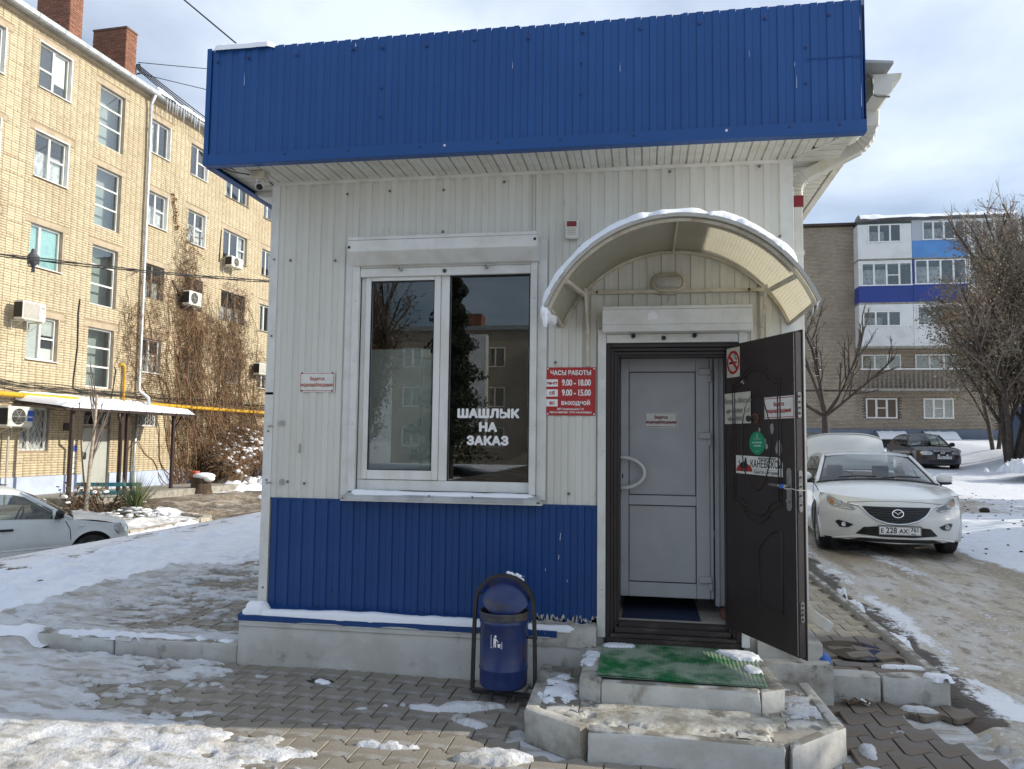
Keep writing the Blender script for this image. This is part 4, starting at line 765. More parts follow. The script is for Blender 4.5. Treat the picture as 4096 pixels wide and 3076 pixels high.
sn.build('snow_layer', 'snow_clean', cp, True)
b = MB()  # drooping snow lip and icicles
ex_, ez_ = arc(-1.0, 0.0)
b.ell((ex_ - 0.012, CYF + 0.12, ez_ - 0.03), (0.03, 0.14, 0.06), 10, 8); b.ell((ex_ - 0.004, CYF + 0.03, ez_ - 0.06), (0.020, 0.03, 0.07), 8, 8); b.ell((ex_ + 0.0, CYF + 0.36, ez_ - 0.02), (0.028, 0.12, 0.045), 10, 8); b.build('snow_lip', 'snow_clean', cp, True)
for (sx, yy, ln) in ((1, CYF + 0.01, 0.05), (1, CYF + 0.13, 0.06), (-1, CYF + 0.02, 0.07)):
    ex_, ez_ = arc(sx * 1.0, -0.012); MB().lathe([(0.006, 0.01), (0.0045, -ln * 0.5), (0.001, -ln)], 6, (ex_, yy, ez_ - (0.05 if sx < 0 else 0))).build('icicle', 'ice', cp, True)
# snow strip along the roof edge and the flashing
def snow_strip(name, P0, P1, wid, hgt, seed, label, n_=80, m_=8):
    P0 = Vector(P0); P1 = Vector(P1); d = P1 - P0; L_ = d.length; side = Vector((-d.y, d.x, 0)).normalized(); rows = []
    for j in range(m_ + 1):
        v = j / m_; r = []
        for i in range(n_ + 1):
            u = i / n_; nz = fbm(np.array([u * L_ * 3.2 + seed]), np.array([0.5]), 3, seed)[0]; nz2 = fbm(np.array([u * L_ * 11]), np.array([v * 2]), 3, seed + 2)[0]
            w_ = wid * (0.65 + 0.7 * nz) * min(1, u * L_ / 0.04, (1 - u) * L_ / 0.05) ** 0.5; a = math.pi * v
            p = P0 + d * u + side * (math.cos(a) * w_ * 0.5) + Vector((0, 0, hgt * math.sin(a) ** 0.7 * (0.45 + 0.9 * nz + 0.3 * (nz2 - .5)) * min(1, u * L_ / 0.03, (1 - u) * L_ / 0.05) ** 0.6 if 0 < j < m_ else -0.012)); r.append(tuple(p))
        rows.append(r)
    o = MB().sheet(rows).build(name, 'snow_clean', None, True); tag(o, label, 'snow', kind='stuff'); return o
snow_strip('snow_ridge', (FX0 + 0.03, FY + 0.02, 4.335), (0.24, FY + 0.02, 4.338), 0.10, 0.045, 3, 'thin ridge of snow along the left top edge of the blue fascia')
snow_strip('snow_ridge', (-0.09, -0.095, 0.352), (1.72, -0.095, 0.352), 0.085, 0.042, 5, 'strip of snow lying on the blue flashing at the foot of the kiosk wall', 170)
snow_strip('snow_ridge', (-0.07, -0.06, 0.362), (0.12, -0.08, 0.362), 0.13, 0.075, 8, 'lump of snow on the left corner of the kiosk flashing')
snow_strip('snow_ridge', (1.98, -0.10, 0.352), (2.32, -0.11, 0.352), 0.06, 0.032, 9, 'thin snow strip on the flashing beside the door steps')
snow_strip('snow_ridge', (0.70, -0.062, 1.224), (2.03, -0.062, 1.224), 0.065, 0.024, 12, 'thin snow strip lying on the window sill of the kiosk', 120)
snow_strip('snow_ridge', (4.16, 0.2, 4.02), (4.16, 5.0, 4.02), 0.18, 0.07, 13, 'snow along the right eave of the kiosk roof')
# ================================================================== brown metal door leaf, open outwards
DLW = 0.765; DL0 = Vector((3.315, -0.030, 0)); DLD = Vector((0.4143, -0.910, 0)).normalized(); DZ0, DZ1 = 0.405, 2.262
dl = empty('open_door', (DL0.x, DL0.y, 0), math.atan2(DLD.y, DLD.x), 'dark brown metal entrance door swung open with notices stuck on its inner face', 'door')
# local frame: +x along the leaf, inner face towards -y (normal (dy,-dx)) ; thickness behind it (+y)
MB().box(0.0, DLW, 0.0, 0.048, DZ0, DZ1).build('door_leaf', 'brown_metal', dl, bevel=0.003)
MB().box(DLW + 0.0005, DLW + 0.003, 0.005, 0.043, DZ0 + 0.004, DZ1 - 0.004).build('door_edge', 'brown_metal', dl); MB().box(DLW - 0.008, DLW - 0.004, -0.0025, -0.0005, DZ0 + 0.01, DZ1 - 0.008).build('edge_strip', 'steel', dl)
MB().box(-0.012, DLW + 0.006, 0.0485, 0.055, DZ0 - 0.015, DZ1 + 0.012).build('outer_skin', 'brown_metal', dl)
def mold(path, closed=True):
    pts = [(x, -0.002, z) for x, z in path]; 
    if closed: pts = pts + [pts[0], pts[1]]
    return MB().tube(pts, 0.0055, 6, not closed).build('molding', 'brown_metal', dl, True)
def cur(*segs):
    out = []
    for a, b_, c in segs:
        for i in range(9): t = i / 8; out.append(((1 - t) ** 2 * a[0] + 2 * t * (1 - t) * b_[0] + t * t * c[0], (1 - t) ** 2 * a[1] + 2 * t * (1 - t) * b_[1] + t * t * c[1]))
    return out
def panel(x0, x1, zt, zb, rise, drop):
    xm = (x0 + x1) / 2; q = (x1 - x0) / 4
    return cur(((x0, zt), (x0 + q * .8, zt), (x0 + q * 1.0, zt + rise * .6)), ((x0 + q, zt + rise * .6), (xm - q * .55, zt + rise), (xm, zt + rise)), ((xm, zt + rise), (xm + q * .55, zt + rise), (x1 - q, zt + rise * .6)), ((x1 - q, zt + rise * .6), (x1 - q * .8, zt), (x1, zt))) + \
           cur(((x1, zb), (x1 - q * .8, zb), (x1 - q, zb - drop * .6)), ((x1 - q, zb - drop * .6), (xm + q * .55, zb - drop), (xm, zb - drop)), ((xm, zb - drop), (xm - q * .55, zb - drop), (x0 + q, zb - drop * .6)), ((x0 + q, zb - drop * .6), (x0 + q * .8, zb), (x0, zb)))
mold(panel(0.09, 0.62, 2.0, 1.235, 0.10, 0.11)); mold(panel(0.115, 0.595, 1.975, 1.265, 0.095, 0.105))
mold([(0.355 + 0.16 * math.cos(a), 1.62 + 0.30 * math.sin(a)) for a in np.linspace(0, 2 * math.pi, 40)[:-1]])
def lower(x0, x1, tl, tr, zb): return [(x0, tl)] + cur(((x0, tl), ((x0 + x1) / 2, tl), (x1, tr))) + [(x1, zb), (x0, zb)]
mold(lower(0.09, 0.335, 1.10, 0.96, 0.62)); mold(lower(0.11, 0.315, 1.07, 0.94, 0.645)); mold(list(reversed([(0.355 + 0.62 - x - 0.265, z) for x, z in lower(0.09, 0.335, 1.10, 0.96, 0.62)]))); mold([(0.710 - x, z) for x, z in lower(0.11, 0.315, 1.07, 0.94, 0.645)])
for (z0, z1) in ((1.76, 1.91), (1.22, 1.46), (0.60, 0.72)):
    lk = MB().prism(stad((z1 - z0) / 2, 0.012, 6), 'z', 0, 0.003).xf(frame_m((DLW + 0.0035, 0.024, (z0 + z1) / 2), (0, 0, 1), (0, -1, 0))).build('lock_plate', 'lock_steel', dl)
    for q in range(4): MB().lathe([(0.006, 0), (0.006, 0.006)], 8, (DLW + 0.0055, 0.024, z0 + (z1 - z0) * (q + 0.8) / 4.6), 'x').build('lock_bolt', 'black', lk)
hp = MB().prism(stad(0.125, 0.022, 8), 'z', 0, 0.006).xf(frame_m((0.700, 0.0, 1.345), (0, 0, 1), (-1, 0, 0))).build('handle_plate', 'steel', dl, bevel=0.001)
MB().tube([(0.700, -0.006, 1.365), (0.700, -0.045, 1.365), (0.687, -0.05, 1.365), (0.57, -0.05, 1.368)], [0.011, 0.010, 0.010, 0.008], 8).build('lever', 'steel', hp, True)
MB().lathe([(0.013, -0.045), (0.013, -0.062)], 10, (0.700, 0, 1.365), 'y').build('blue_ring', 'blue_plastic', hp); MB().lathe([(0.010, 0), (0.010, -0.014)], 10, (0.700, -0.006, 1.28), 'y').build('lock_cylinder', 'steel', hp)
MB().tube([(0.705, -0.055, 1.365), (0.72, -0.04, 1.350), (0.74, -0.012, 1.352), (0.775, 0.0, 1.345), (0.785, 0.05, 1.345)], 0.0028, 6).build('string_loop', 'string', dl)
kb = MB().lathe([(0.026, 0), (0.026, -0.012), (0.013, -0.02), (0.013, -0.035), (0.021, -0.045), (0.017, -0.058)], 16, (0.350, 0, 1.765), 'y').build('knob', 'brown_worn', dl, True, auto=40); ring(MB(), 0.022, 0.032, 0, 0.012, 20).xf(frame_m((0.363, -0.001, 1.767), (1, 0, 0), (0, 0, 1))).build('peephole_ring', 'brick_red', kb)
for (x, z, r) in ((0.53, 1.70, 0.030), (0.60, 1.585, 0.045), (0.47, 1.59, 0.02), (0.455, 1.625, 0.015), (0.395, 1.695, 0.014)):
    a_ = np.linspace(0, 2 * math.pi, 13)[:-1]; MB().add([(x + r * (0.7 + 0.45 * rr_.random()) * math.cos(a) * .75, -0.0008, z + r * (0.7 + 0.5 * rr_.random()) * math.sin(a)) for a in a_], [tuple(range(12))]).build('glue_patch', 'reveal', dl, recalc=False)
# notices: each a thing lying on the leaf
def leaf_thing(name, x, z, label, cat): 
    p = dl.matrix_basis if False else (Matrix.Translation(DL0) @ Matrix.Rotation(math.atan2(DLD.y, DLD.x), 4, 'Z')); e = empty(name, p @ Vector((x, -0.001, z)), math.atan2(DLD.y, DLD.x), label, cat); return e
e = leaf_thing('no_smoking_sign', 0.098, 2.143, 'square no smoking sticker in the upper corner of the open brown door', 'sticker')
MB().box(-0.080, 0.080, -0.001, 0, -0.098, 0.098).build('sheet', 'paper_old', e)
ring(MB(), 0.060, 0.078, 0, 0.0005, 40).xf(LF(0, 0.0, -0.0013)).build('red_ring', 'red_plastic', e)
MB().prism([(-0.055, 0.040), (-0.040, 0.055), (0.055, -0.040), (0.040, -0.055)], 'z', 0.0004, 0.0008).xf(LF(0, 0, -0.0013)).build('red_bar', 'red_plastic', e)
MB().box(-0.050, 0.030, -0.0014, -0.0012, -0.010, 0.006).build('cigarette', 'ink_black', e); MB().box(0.034, 0.039, -0.0014, -0.0012, -0.010, 0.006).build('cigarette_tip', 'ink_black', e); MB().box(0.043, 0.048, -0.0014, -0.0012, -0.010, 0.006).build('cigarette_tip', 'ink_black', e)
MB().tube([(0.045, -0.0012, 0.011), (0.045, -0.0012, 0.025), (0.026, -0.0012, 0.033), (0.030, -0.0012, 0.046), (0.018, -0.0012, 0.054), (0.008, -0.0012, 0.048)], 0.0022, 6).build('smoke', 'ink_black', e); MB().tube([(0.036, -0.0012, 0.011), (0.034, -0.0012, 0.02), (0.014, -0.0012, 0.030), (0.010, -0.0012, 0.042)], 0.0022, 6).build('smoke', 'ink_black', e)
e = leaf_thing('paper_note', 0.147, 1.84, 'handwritten paper note taped to the open brown door below the no smoking sticker', 'note')
MB().sheet([[(x, -0.002 - 0.003 * math.sin(9 * x + z * 7), z) for x in np.linspace(-0.162, 0.162, 13)] for z in np.linspace(-0.102, 0.100, 9)]).build('sheet', 'paper_old', e, True)
for (bd, x, z, s_) in (('Вход в Маске', 0.0, 0.045, 0.046), ('не более 2-х', 0.005, -0.018, 0.046), ('человек', -0.03, -0.068, 0.046)): text('handwriting', bd, s_, 'ink_grey', e, LF(x, z, -0.0062), bold=0.0004, xs=0.95, shear=0.18, sp=1.08)
MB().add([(0.04, -0.001, 0.165), (0.085, -0.001, 0.185), (0.075, -0.001, 0.15)], [(0, 1, 2)]).build('tape_scrap', 'ink_white', e, recalc=False)
e = leaf_thing('notice_sign', 0.606, 1.825, 'white surveillance notice with red letters near the free edge of the open brown door', 'sign')
MB().box(-0.152, 0.152, -0.0012, 0, -0.066, 0.066).build('sheet', 'paper', e); video_sign(e, LF(0, 0, -0.0014), 0.304, 0.130, 'ink_red', 0.034, 0.0045, 0.005)
e = leaf_thing('round_sticker', 0.370, 1.612, 'round green bank sticker in the middle of the open brown door', 'sticker')
MB().prism(disc(0.072, 40, 1.22), 'z', 0, 0.0008).xf(LF(0, 0, 0)).build('disc', 'green_sticker', e)
ring(MB(), 0.007, 0.0115, 0, 0.0004, 20, 1.0, 2.6, 8.2).xf(LF(0.0, 0.048, -0.001)).build('emblem', 'mint', e); text('lettering', 'СБЕРБАНК', 0.015, 'mint', e, LF(0, 0.027, -0.001), xs=1.0)
for (x, z) in ((-0.042, 0.004), (-0.014, 0.004), (0.012, 0.004), (0.037, 0.004), (-0.026, -0.016), (0.003, -0.016), (0.029, -0.016)): MB().box(x - 0.0105, x + 0.0105, -0.0013, -0.0009, z - 0.005, z + 0.005).build('card_symbol', 'mint', e)
text('lettering', 'улыбка', 0.012, 'mint', e, LF(0.0, -0.05, -0.001))
e = leaf_thing('brand_sticker', 0.385, 1.475, 'long white sticker with a black bull emblem and bold lettering on the open brown door', 'sticker')
MB().prism([(-0.262, 0.058), (0.215, 0.052), (0.25, 0.022), (0.25, -0.062), (-0.262, -0.057)], 'z', 0, 0.001).xf(LF(0, 0, 0)).build('sheet', 'paper', e)
text('lettering', 'КАНЕВСКОЙ', 0.064, 'ink_black', e, LF(0.078, 0.006, -0.0012), bold=0.0013, xs=0.86); text('lettering', 'Мясоптицекомбинат', 0.019, 'ink_black', e, LF(0.09, 0.043, -0.0012), bold=0.0005); text('lettering', 'Качество с историей!', 0.031, 'ink_black', e, LF(0.08, -0.043, -0.0012), shear=0.25, xs=0.84, bold=0.0004)
MB().box(-0.085, 0.235, -0.0014, -0.0011, -0.0275, -0.026).build('rule', 'ink_black', e)
MB().prism([(0.095 * math.cos(a), 0.052 * math.sin(a)) for a in np.linspace(0, math.pi, 20)], 'z', 0, 0.0003).xf(LF(-0.165, -0.043, -0.0011)).build('red_arch', 'ink_red', e)
bl = MB()
bl.prism([(-0.045, 0.005), (-0.02, 0.018), (0.000, 0.014), (0.012, 0.030), (0.006, 0.044), (0.014, 0.040), (0.020, 0.044), (0.027, 0.040), (0.034, 0.048), (0.030, 0.034), (0.034, 0.026), (0.040, -0.002), (0.036, -0.024), (0.040, -0.046), (0.030, -0.046), (0.024, -0.026), (0.012, -0.028), (0.008, -0.046), (-0.002, -0.046), (-0.002, -0.024), (-0.022, -0.022), (-0.026, -0.044), (-0.036, -0.044), (-0.034, -0.020), (-0.044, -0.012)], 'z', 0.0004, 0.0008)
bl.xf(LF(-0.168, 0.0, -0.0011)); bl.tube([(-0.212, -0.0016, 0.004), (-0.226, -0.0016, 0.018), (-0.218, -0.0016, 0.026)], 0.003, 6); bl.build('bull_emblem', 'ink_black', e)
# ================================================================== entrance steps
st = empty('entrance_steps', (2.97, -0.6, 0), 0, 'two low white painted concrete steps with chamfered corners in front of the kiosk door', 'steps')
def rough_poly(pts, z0, z1, name, m, par, ch=0.018, seed=0, ox=-2.97, oy=0.6):
    """kerb stone: polygon footprint, chamfered top, finely divided and roughened"""
    b = bmesh.new(); vs = [b.verts.new((x + ox, y + oy, z0)) for x, y in pts]; f = b.faces.new(vs); r = bmesh.ops.extrude_face_region(b, geom=[f]); tv = [g for g in r['geom'] if isinstance(g, bmesh.types.BMVert)]
    for v in tv: v.co.z = z1
    bmesh.ops.recalc_face_normals(b, faces=b.faces)
    te = [e for e in b.edges if all(abs(v.co.z - z1) < 1e-6 for v in e.verts) or (abs(e.verts[0].co.z - e.verts[1].co.z) > 0.01)]
    bmesh.ops.bevel(b, geom=te, offset=ch, segments=2, profile=0.6, affect='EDGES', clamp_overlap=True)
    bmesh.ops.triangulate(b, faces=[q for q in b.faces if len(q.verts) > 4]); 
    for _ in range(2):
        le = [e for e in b.edges if e.calc_length() > 0.07]
        if le: bmesh.ops.subdivide_edges(b, edges=le, cuts=1, use_grid_fill=True)
    b.normal_update()
    for v in b.verts:
        k = (fbm(np.array([v.co.x * 9 + seed]), np.array([v.co.y * 9 + v.co.z * 13]), 4, seed)[0] - 0.5); k2 = (fbm(np.array([v.co.x * 30 + seed]), np.array([v.co.y * 30 + v.co.z * 33]), 3, seed + 5)[0] - 0.5)
        v.co += v.normal * (k * 0.014 + k2 * 0.011 - 0.012 * max(0, k2 - 0.17) * 8)
    me = D2.meshes.new(name); b.to_mesh(me); b.free(); me.materials.append(M[m])
    for p in me.polygons: p.use_smooth = True
    me.set_sharp_from_angle(angle=R_(38)); o = D2.objects.new(name, me); COL.objects.link(o); o.parent = par; return o
# lower step kerbs (top .145) and paving between, upper step (top .255)
KW = 0.085
rough_poly([(2.105, -0.16), (2.125, -1.075), (2.20, -1.05), (2.18, -0.16)], -0.03, 0.140, 'kerb_stone', 'concrete_dirty', st, seed=1)
rough_poly([(2.126, -1.085), (2.449, -1.315), (2.495, -1.245), (2.165, -1.01)], -0.03, 0.150, 'kerb_stone', 'concrete_dirty', st, seed=2)
rough_poly([(2.487, -1.335), (3.44, -1.398), (3.444, -1.318), (2.50, -1.255)], -0.03, 0.152, 'kerb_stone', 'kerb_paint', st, seed=3)
rough_poly([(3.478, -1.375), (3.815, -1.015), (3.765, -0.965), (3.475, -1.285)], -0.03, 0.146, 'kerb_stone', 'kerb_paint', st, seed=4)
rough_poly([(3.812, -0.99), (3.775, -0.23), (3.71, -0.23), (3.745, -0.955)], -0.03, 0.138, 'kerb_stone', 'concrete_dirty', st, seed=5)
MB().prism([(x - 2.97, y + 0.6) for x, y in [(2.17, -0.15), (2.19, -1.02), (2.49, -1.26), (3.46, -1.30), (3.75, -0.97), (3.73, -0.15)]], 'z', -0.02, 0.122).build('step_bed', 'concrete_grey', st)
rough_poly([(2.388, -0.03), (2.402, -0.785), (2.532, -0.875), (2.535, -0.10), (2.52, -0.03)], 0.10, 0.252, 'kerb_stone', 'concrete_dirty', st, seed=6)
rough_poly([(2.5345, -0.878), (3.405, -0.872), (3.405, -0.80), (2.5365, -0.80)], 0.10, 0.253, 'kerb_stone', 'kerb_paint', st, seed=7)
rough_poly([(3.4075, -0.868), (3.548, -0.775), (3.495, -0.03), (3.46, -0.03), (3.4075, -0.79)], 0.10, 0.250, 'kerb_stone', 'kerb_paint', st, seed=8)
MB().prism([(x - 2.97, y + 0.6) for x, y in [(2.50, -0.02), (2.50, -0.84), (3.42, -0.84), (3.48, -0.02)]], 'z', 0.10, 0.238).build('step_core', 'concrete_grey', st)
# green ribbed mat
gm = empty('rubber_mat', (2.98, -0.4, 0.25), 0, 'worn green ribbed plastic mat on the top entrance step', 'mat')
q0 = [(-0.485, 0.375), (-0.478, -0.37), (0.472, -0.392), (0.492, 0.375)]
def bil(u, v): a = Vector(q0[0]).lerp(Vector(q0[3]), u); c = Vector(q0[1]).lerp(Vector(q0[2]), u); return a.lerp(c, v)
nx, ny = 41, 26; b = MB(); rows = []
U = np.linspace(0, 1, nx * 2 + 1); V_ = np.linspace(0, 1, ny * 3 + 1)
Z = 0.006 + 0.0035 * (np.arange(len(U)) % 2)[None, :] * (0.75 + 0.5 * fbm(U[None, :] * 30, V_[:, None] * 30, 3, 2)) + 0.0025 * ((np.arange(len(V_)) % 3) == 1)[:, None] + 0.006 * fbm(U[None, :] * 2.2, V_[:, None] * 2.5, 2, 6)
b.sheet([[(*bil(u, v), Z[j, i]) for i, u in enumerate(U)] for j, v in enumerate(V_)]); b.build('mat_surface', 'mat_green', gm)
MB().prism([tuple(bil(u, v)) for u, v in ((0, 0), (0, 1), (1, 1), (1, 0))], 'z', 0.001, 0.0055).build('mat_base', 'mat_green', gm)
# ================================================================== litter bin
bn = empty('litter_bin', (1.905, -0.50, 0.0), R_(-8), 'battered blue litter bin with tilted lid in a black hoop frame', 'bin')
fw = 0.195; pth = [(-fw - 0.012, 0, 0.035), (-fw - 0.005, 0, 0.40), (-fw + 0.002, 0, 0.575)] + [(-(fw - 0.002) * math.cos(a), 0, 0.575 + 0.185 * math.sin(a)) for a in np.linspace(0.12, math.pi - 0.12, 17)] + [(fw - 0.002, 0, 0.575), (fw + 0.005, 0, 0.40), (fw + 0.012, 0, 0.035)]
MB().tube(pth, 0.0155, 4, True, True).build('hoop_frame', 'black_metal', bn, True, auto=40)
MB().box(-fw - 0.012, fw + 0.012, -0.018, 0.018, 0.020, 0.048).build('base_bar', 'black_metal', bn, bevel=0.003)
for x in (-0.075, 0.075): MB().tube([(x, -0.01, 0.03), (x, -0.03, -0.02)], 0.014, 4, True, True).build('leg', 'black_metal', bn)
RB = 0.150; drum = MB(); nn_ = 40
def lz(prof, name, m, par, tilt=0): return MB().lathe(prof, nn_, (0, 0, 0)).build(name, m, par, True, auto=40)
prof = [(0.0, 0.082), (RB - 0.02, 0.082), (RB - 0.004, 0.095), (RB, 0.12), (RB, 0.19), (RB + 0.004, 0.198), (RB + 0.004, 0.206), (RB, 0.214), (RB, 0.47), (RB + 0.005, 0.478), (RB + 0.005, 0.488), (RB, 0.496)]
inner = [(RB - 0.004, 0.545), (RB - 0.004, 0.12), (0.0, 0.115)]
def open_lathe(prof, name, m, par):
    V = []; F = []
    for (r, h) in prof:
        for k in range(nn_): t = 2 * math.pi * k / nn_; d = 1 + 0.018 * (fbm(np.array([math.cos(t) * 2 + 3]), np.array([math.sin(t) * 2 + h * 5]), 3, 3)[0] - .5); V.append((r * d * math.cos(t), r * d * math.sin(t), h))
    for i in range(len(prof) - 1):
        for k in range(nn_): F.append((i * nn_ + k, i * nn_ + (k + 1) % nn_, (i + 1) * nn_ + (k + 1) % nn_, (i + 1) * nn_ + k))
    return MB().add(V, F).build(name, m, par, True, recalc=False, auto=40)
open_lathe(prof, 'drum', 'bin_blue', bn); open_lathe([(RB, 0.496), (RB + 0.002, 0.50), (RB + 0.001, 0.53), (RB + 0.007, 0.533), (RB + 0.008, 0.543), (RB + 0.002, 0.547), (RB - 0.003, 0.544), (RB - 0.004, 0.40), (RB - 0.004, 0.13), (0.001, 0.125)], 'drum_rim', 'bin_dirty', bn)
lid = MB().lathe([(0.001, 0.062), (0.05, 0.058), (0.10, 0.042), (0.14, 0.018), (0.158, 0.0), (0.155, -0.008), (0.14, -0.004), (0.001, -0.002)], 36); lm = Matrix.Translation((0.008, 0.02, 0.642)) @ Matrix.Rotation(R_(48), 4, 'X') @ Matrix.Rotation(R_(5), 4, 'Y')
ld = lid.xf(lm).build('lid', 'bin_blue', bn, True, auto=50)
for sx in (-1, 1): MB().tube([(sx * 0.15, 0.0, 0.39 if sx > 0 else 0.40), (sx * (fw + 0.02), 0, 0.39)], 0.008, 8).build('pivot', 'black_metal', bn)
for sx in (-1, 1): MB().tube([(sx * 0.148, 0.02, 0.64), (sx * (fw - 0.003), 0.0, 0.63)], 0.006, 6).build('lid_pivot', 'black_metal', bn)
sb_ = MB(); 
for i in range(26):
    a = rr_.uniform(0.8, 1.7); r = rr_.uniform(0.09, 0.135); sb_.ell((lm @ Vector((r * math.cos(a), r * math.sin(a), 0.036)))[:], (0.016, 0.012, 0.012), 7, 5)
sb_.build('snow_patch', 'snow_clean', bn, True)
# pictogram label
lb = []
def onDrum(x, z, off=0.0012): a = x / RB - math.pi / 2; return ((RB + off) * math.cos(a), (RB + off) * math.sin(a), z)
def curved(polys, name, m, off):
    b_ = MB()
    for P in polys: b_.add([onDrum(x, z, off) for x, z in P], [tuple(range(len(P)))])
    return b_.build(name, m, bn, recalc=False)
def rect(x0, x1, z0, z1): return [(x0, z0), (x1, z0), (x1, z1), (x0, z1)]
X0, Z0_ = 0.0, 0.385
curved([rect(X0 - 0.036, X0 + 0.036, Z0_ - 0.040, Z0_ - 0.037), rect(X0 - 0.036, X0 - 0.033, Z0_ - 0.037, Z0_ + 0.04), rect(X0 + 0.033, X0 + 0.036, Z0_ - 0.037, Z0_ + 0.0)], 'label_border', 'ink_white', 0.0022)
curved([[(X0 - 0.006 + 0.008 * math.cos(a), Z0_ + 0.030 + 0.008 * math.sin(a)) for a in np.linspace(0, 2 * math.pi, 13)[:-1]], rect(X0 - 0.018, X0 - 0.001, Z0_ - 0.012, Z0_ + 0.02), rect(X0 - 0.018, X0 - 0.011, Z0_ - 0.034, Z0_ - 0.012), rect(X0 - 0.008, X0 - 0.001, Z0_ - 0.034, Z0_ - 0.012), [(X0 - 0.001, Z0_ + 0.008), (X0 + 0.012, Z0_ - 0.004), (X0 + 0.015, Z0_ + 0.0), (X0 - 0.001, Z0_ + 0.018)], [(X0 + 0.010, Z0_ - 0.034), (X0 + 0.024, Z0_ - 0.034), (X0 + 0.027, Z0_ - 0.012), (X0 + 0.008, Z0_ - 0.012)]], 'pictogram', 'ink_white', 0.0022)

# ================================================================== ground sheets
def gz_right(y): return np.where(y < 0, 0, np.where(y < 10, 0.012 * y, 0.12 + 0.0371 * (y - 10)))
def gz_left(x, y):
    yard = -0.82 + 0.45 * sstep(-9.9, -12.8, x)
    plat = 0.10 * sstep(-0.10, 0.25, y)
    t = sstep(-5.35, -6.5, x); return plat * (1 - t) + yard * t
def gz(x, y):
    x = np.asarray(x, float); y = np.asarray(y, float); t = sstep(0.0, 4.5, x)
    return gz_left(x, y) * (1 - t) + gz_right(y) * t
def sheet_grid(name, xs, ys, zfun, m, attrs=None, smooth=True, parent=None):
    X, Y = np.meshgrid(xs, ys); Zv = zfun(X, Y); nX, nY = len(xs), len(ys)
    idx = np.arange(nX * nY).reshape(nY, nX); F = np.stack([idx[:-1, :-1], idx[:-1, 1:], idx[1:, 1:], idx[1:, :-1]], -1).reshape(-1, 4)
    o = link_np(name, np.stack([X, Y, Zv], -1).reshape(-1, 3), F, m, parent, smooth)
    for k, a in (attrs or {}).items():
        at = o.data.attributes.new(k, 'FLOAT', 'POINT'); at.data.foreach_set('value', np.clip(a(X, Y), 0, 1).astype(np.float32).ravel())
    return o
def ground_mat(name, base, base2, snow=(0.80, 0.82, 0.86), icecol=(0.43, 0.37, 0.28), wet=0.35):
    """attributes: snow (white cover), ice (trodden tan ice); broken up by noise"""
    m = D2.materials.new(name); m.use_nodes = True; t = m.node_tree; p = t.nodes['Principled BSDF']; n = t.nodes.new; l = t.links.new
    tc_ = n('ShaderNodeTexCoord')
    def ns(s, st=(1, 1, 1), d=6, r=0.6):
        mp = n('ShaderNodeMapping'); mp.inputs['Scale'].default_value = st; l(tc_.outputs['Object'], mp.inputs[0]); k = n('ShaderNodeTexNoise'); k.inputs['Scale'].default_value = s; k.inputs['Detail'].default_value = d; k.inputs['Roughness'].default_value = r; l(mp.outputs[0], k.inputs['Vector']); return k.outputs[0]
    def at(k): a = n('ShaderNodeAttribute'); a.attribute_name = k; return a.outputs['Fac']
    def mathn(op, a, b, c=None):
        q = n('ShaderNodeMath'); q.operation = op
        for i, s in enumerate((a, b, c)):
            if s is None: continue
            if isinstance(s, (int, float)): q.inputs[i].default_value = s
            else: l(s, q.inputs[i])
        return q.outputs[0]
    def mixc(f, a, b):
        x = n('ShaderNodeMix'); x.data_type = 'RGBA'; l(f, x.inputs[0])
        for i, c in ((6, a), (7, b)):
            if isinstance(c, tuple): x.inputs[i].default_value = (*c, 1)
            else: l(c, x.inputs[i])
        return x.outputs[2]
    def mr(s, a, b): r = n('ShaderNodeMapRange'); r.interpolation_type = 'SMOOTHSTEP'; r.inputs[1].default_value = a; r.inputs[2].default_value = b; l(s, r.inputs[0]); return r.outputs[0]
    n1 = ns(1.9, (1, 0.38, 1)); n2 = ns(8, (1, 0.45, 1)); n3 = ns(28)
    nmix = mathn('ADD', mathn('MULTIPLY', n1, 0.45), mathn('ADD', mathn('MULTIPLY', n2, 0.4), mathn('MULTIPLY', n3, 0.3)))   # ~.57 mean
    c0 = mixc(mr(ns(3.5), 0.4, 0.65), base, base2)
    fi = mr(mathn('ADD', at('ice'), mathn('MULTIPLY_ADD', nmix, 1.6, -0.92)), 0.38, 0.62)
    icem = mixc(mr(ns(2.2, (1.2, 0.5, 1)), 0.40, 0.64), icecol, (0.53, 0.51, 0.475)); icem = mixc(mr(n2, 0.48, 0.68), icem, (0.24, 0.195, 0.14)); icem = mixc(mr(ns(1.1, (1.6, 0.22, 1)), 0.50, 0.66), icem, (0.30, 0.245, 0.17)); icem = mixc(mr(n3, 0.56, 0.7), icem, (0.70, 0.70, 0.69))
    c1 = mixc(fi, c0, icem)
    fs = mr(mathn('ADD', at('snow'), mathn('MULTIPLY_ADD', nmix, 1.8, -1.03)), 0.40, 0.58)
    sn_ = mixc(mr(n2, 0.5, 0.75), snow, (snow[0] * 0.86, snow[1] * 0.86, snow[2] * 0.86)); c2 = mixc(fs, c1, sn_)
    l(c2, p.inputs['Base Color']); p.inputs['Specular IOR Level'].default_value = 0.35
    rg = n('ShaderNodeMix'); rg.data_type = 'FLOAT'; l(fi, rg.inputs[0]); rg.inputs[2].default_value = wet + 0.25; rg.inputs[3].default_value = 0.5; l(rg.outputs[0], p.inputs['Roughness'])
    b = n('ShaderNodeBump'); b.inputs['Strength'].default_value = 0.8; b.inputs['Distance'].default_value = 0.02; l(mathn('ADD', mathn('MULTIPLY', n3, 0.6), mathn('ADD', n2, mathn('MULTIPLY', fs, 0.35))), b.inputs['Height']); l(b.outputs[0], p.inputs['Normal'])
    return m
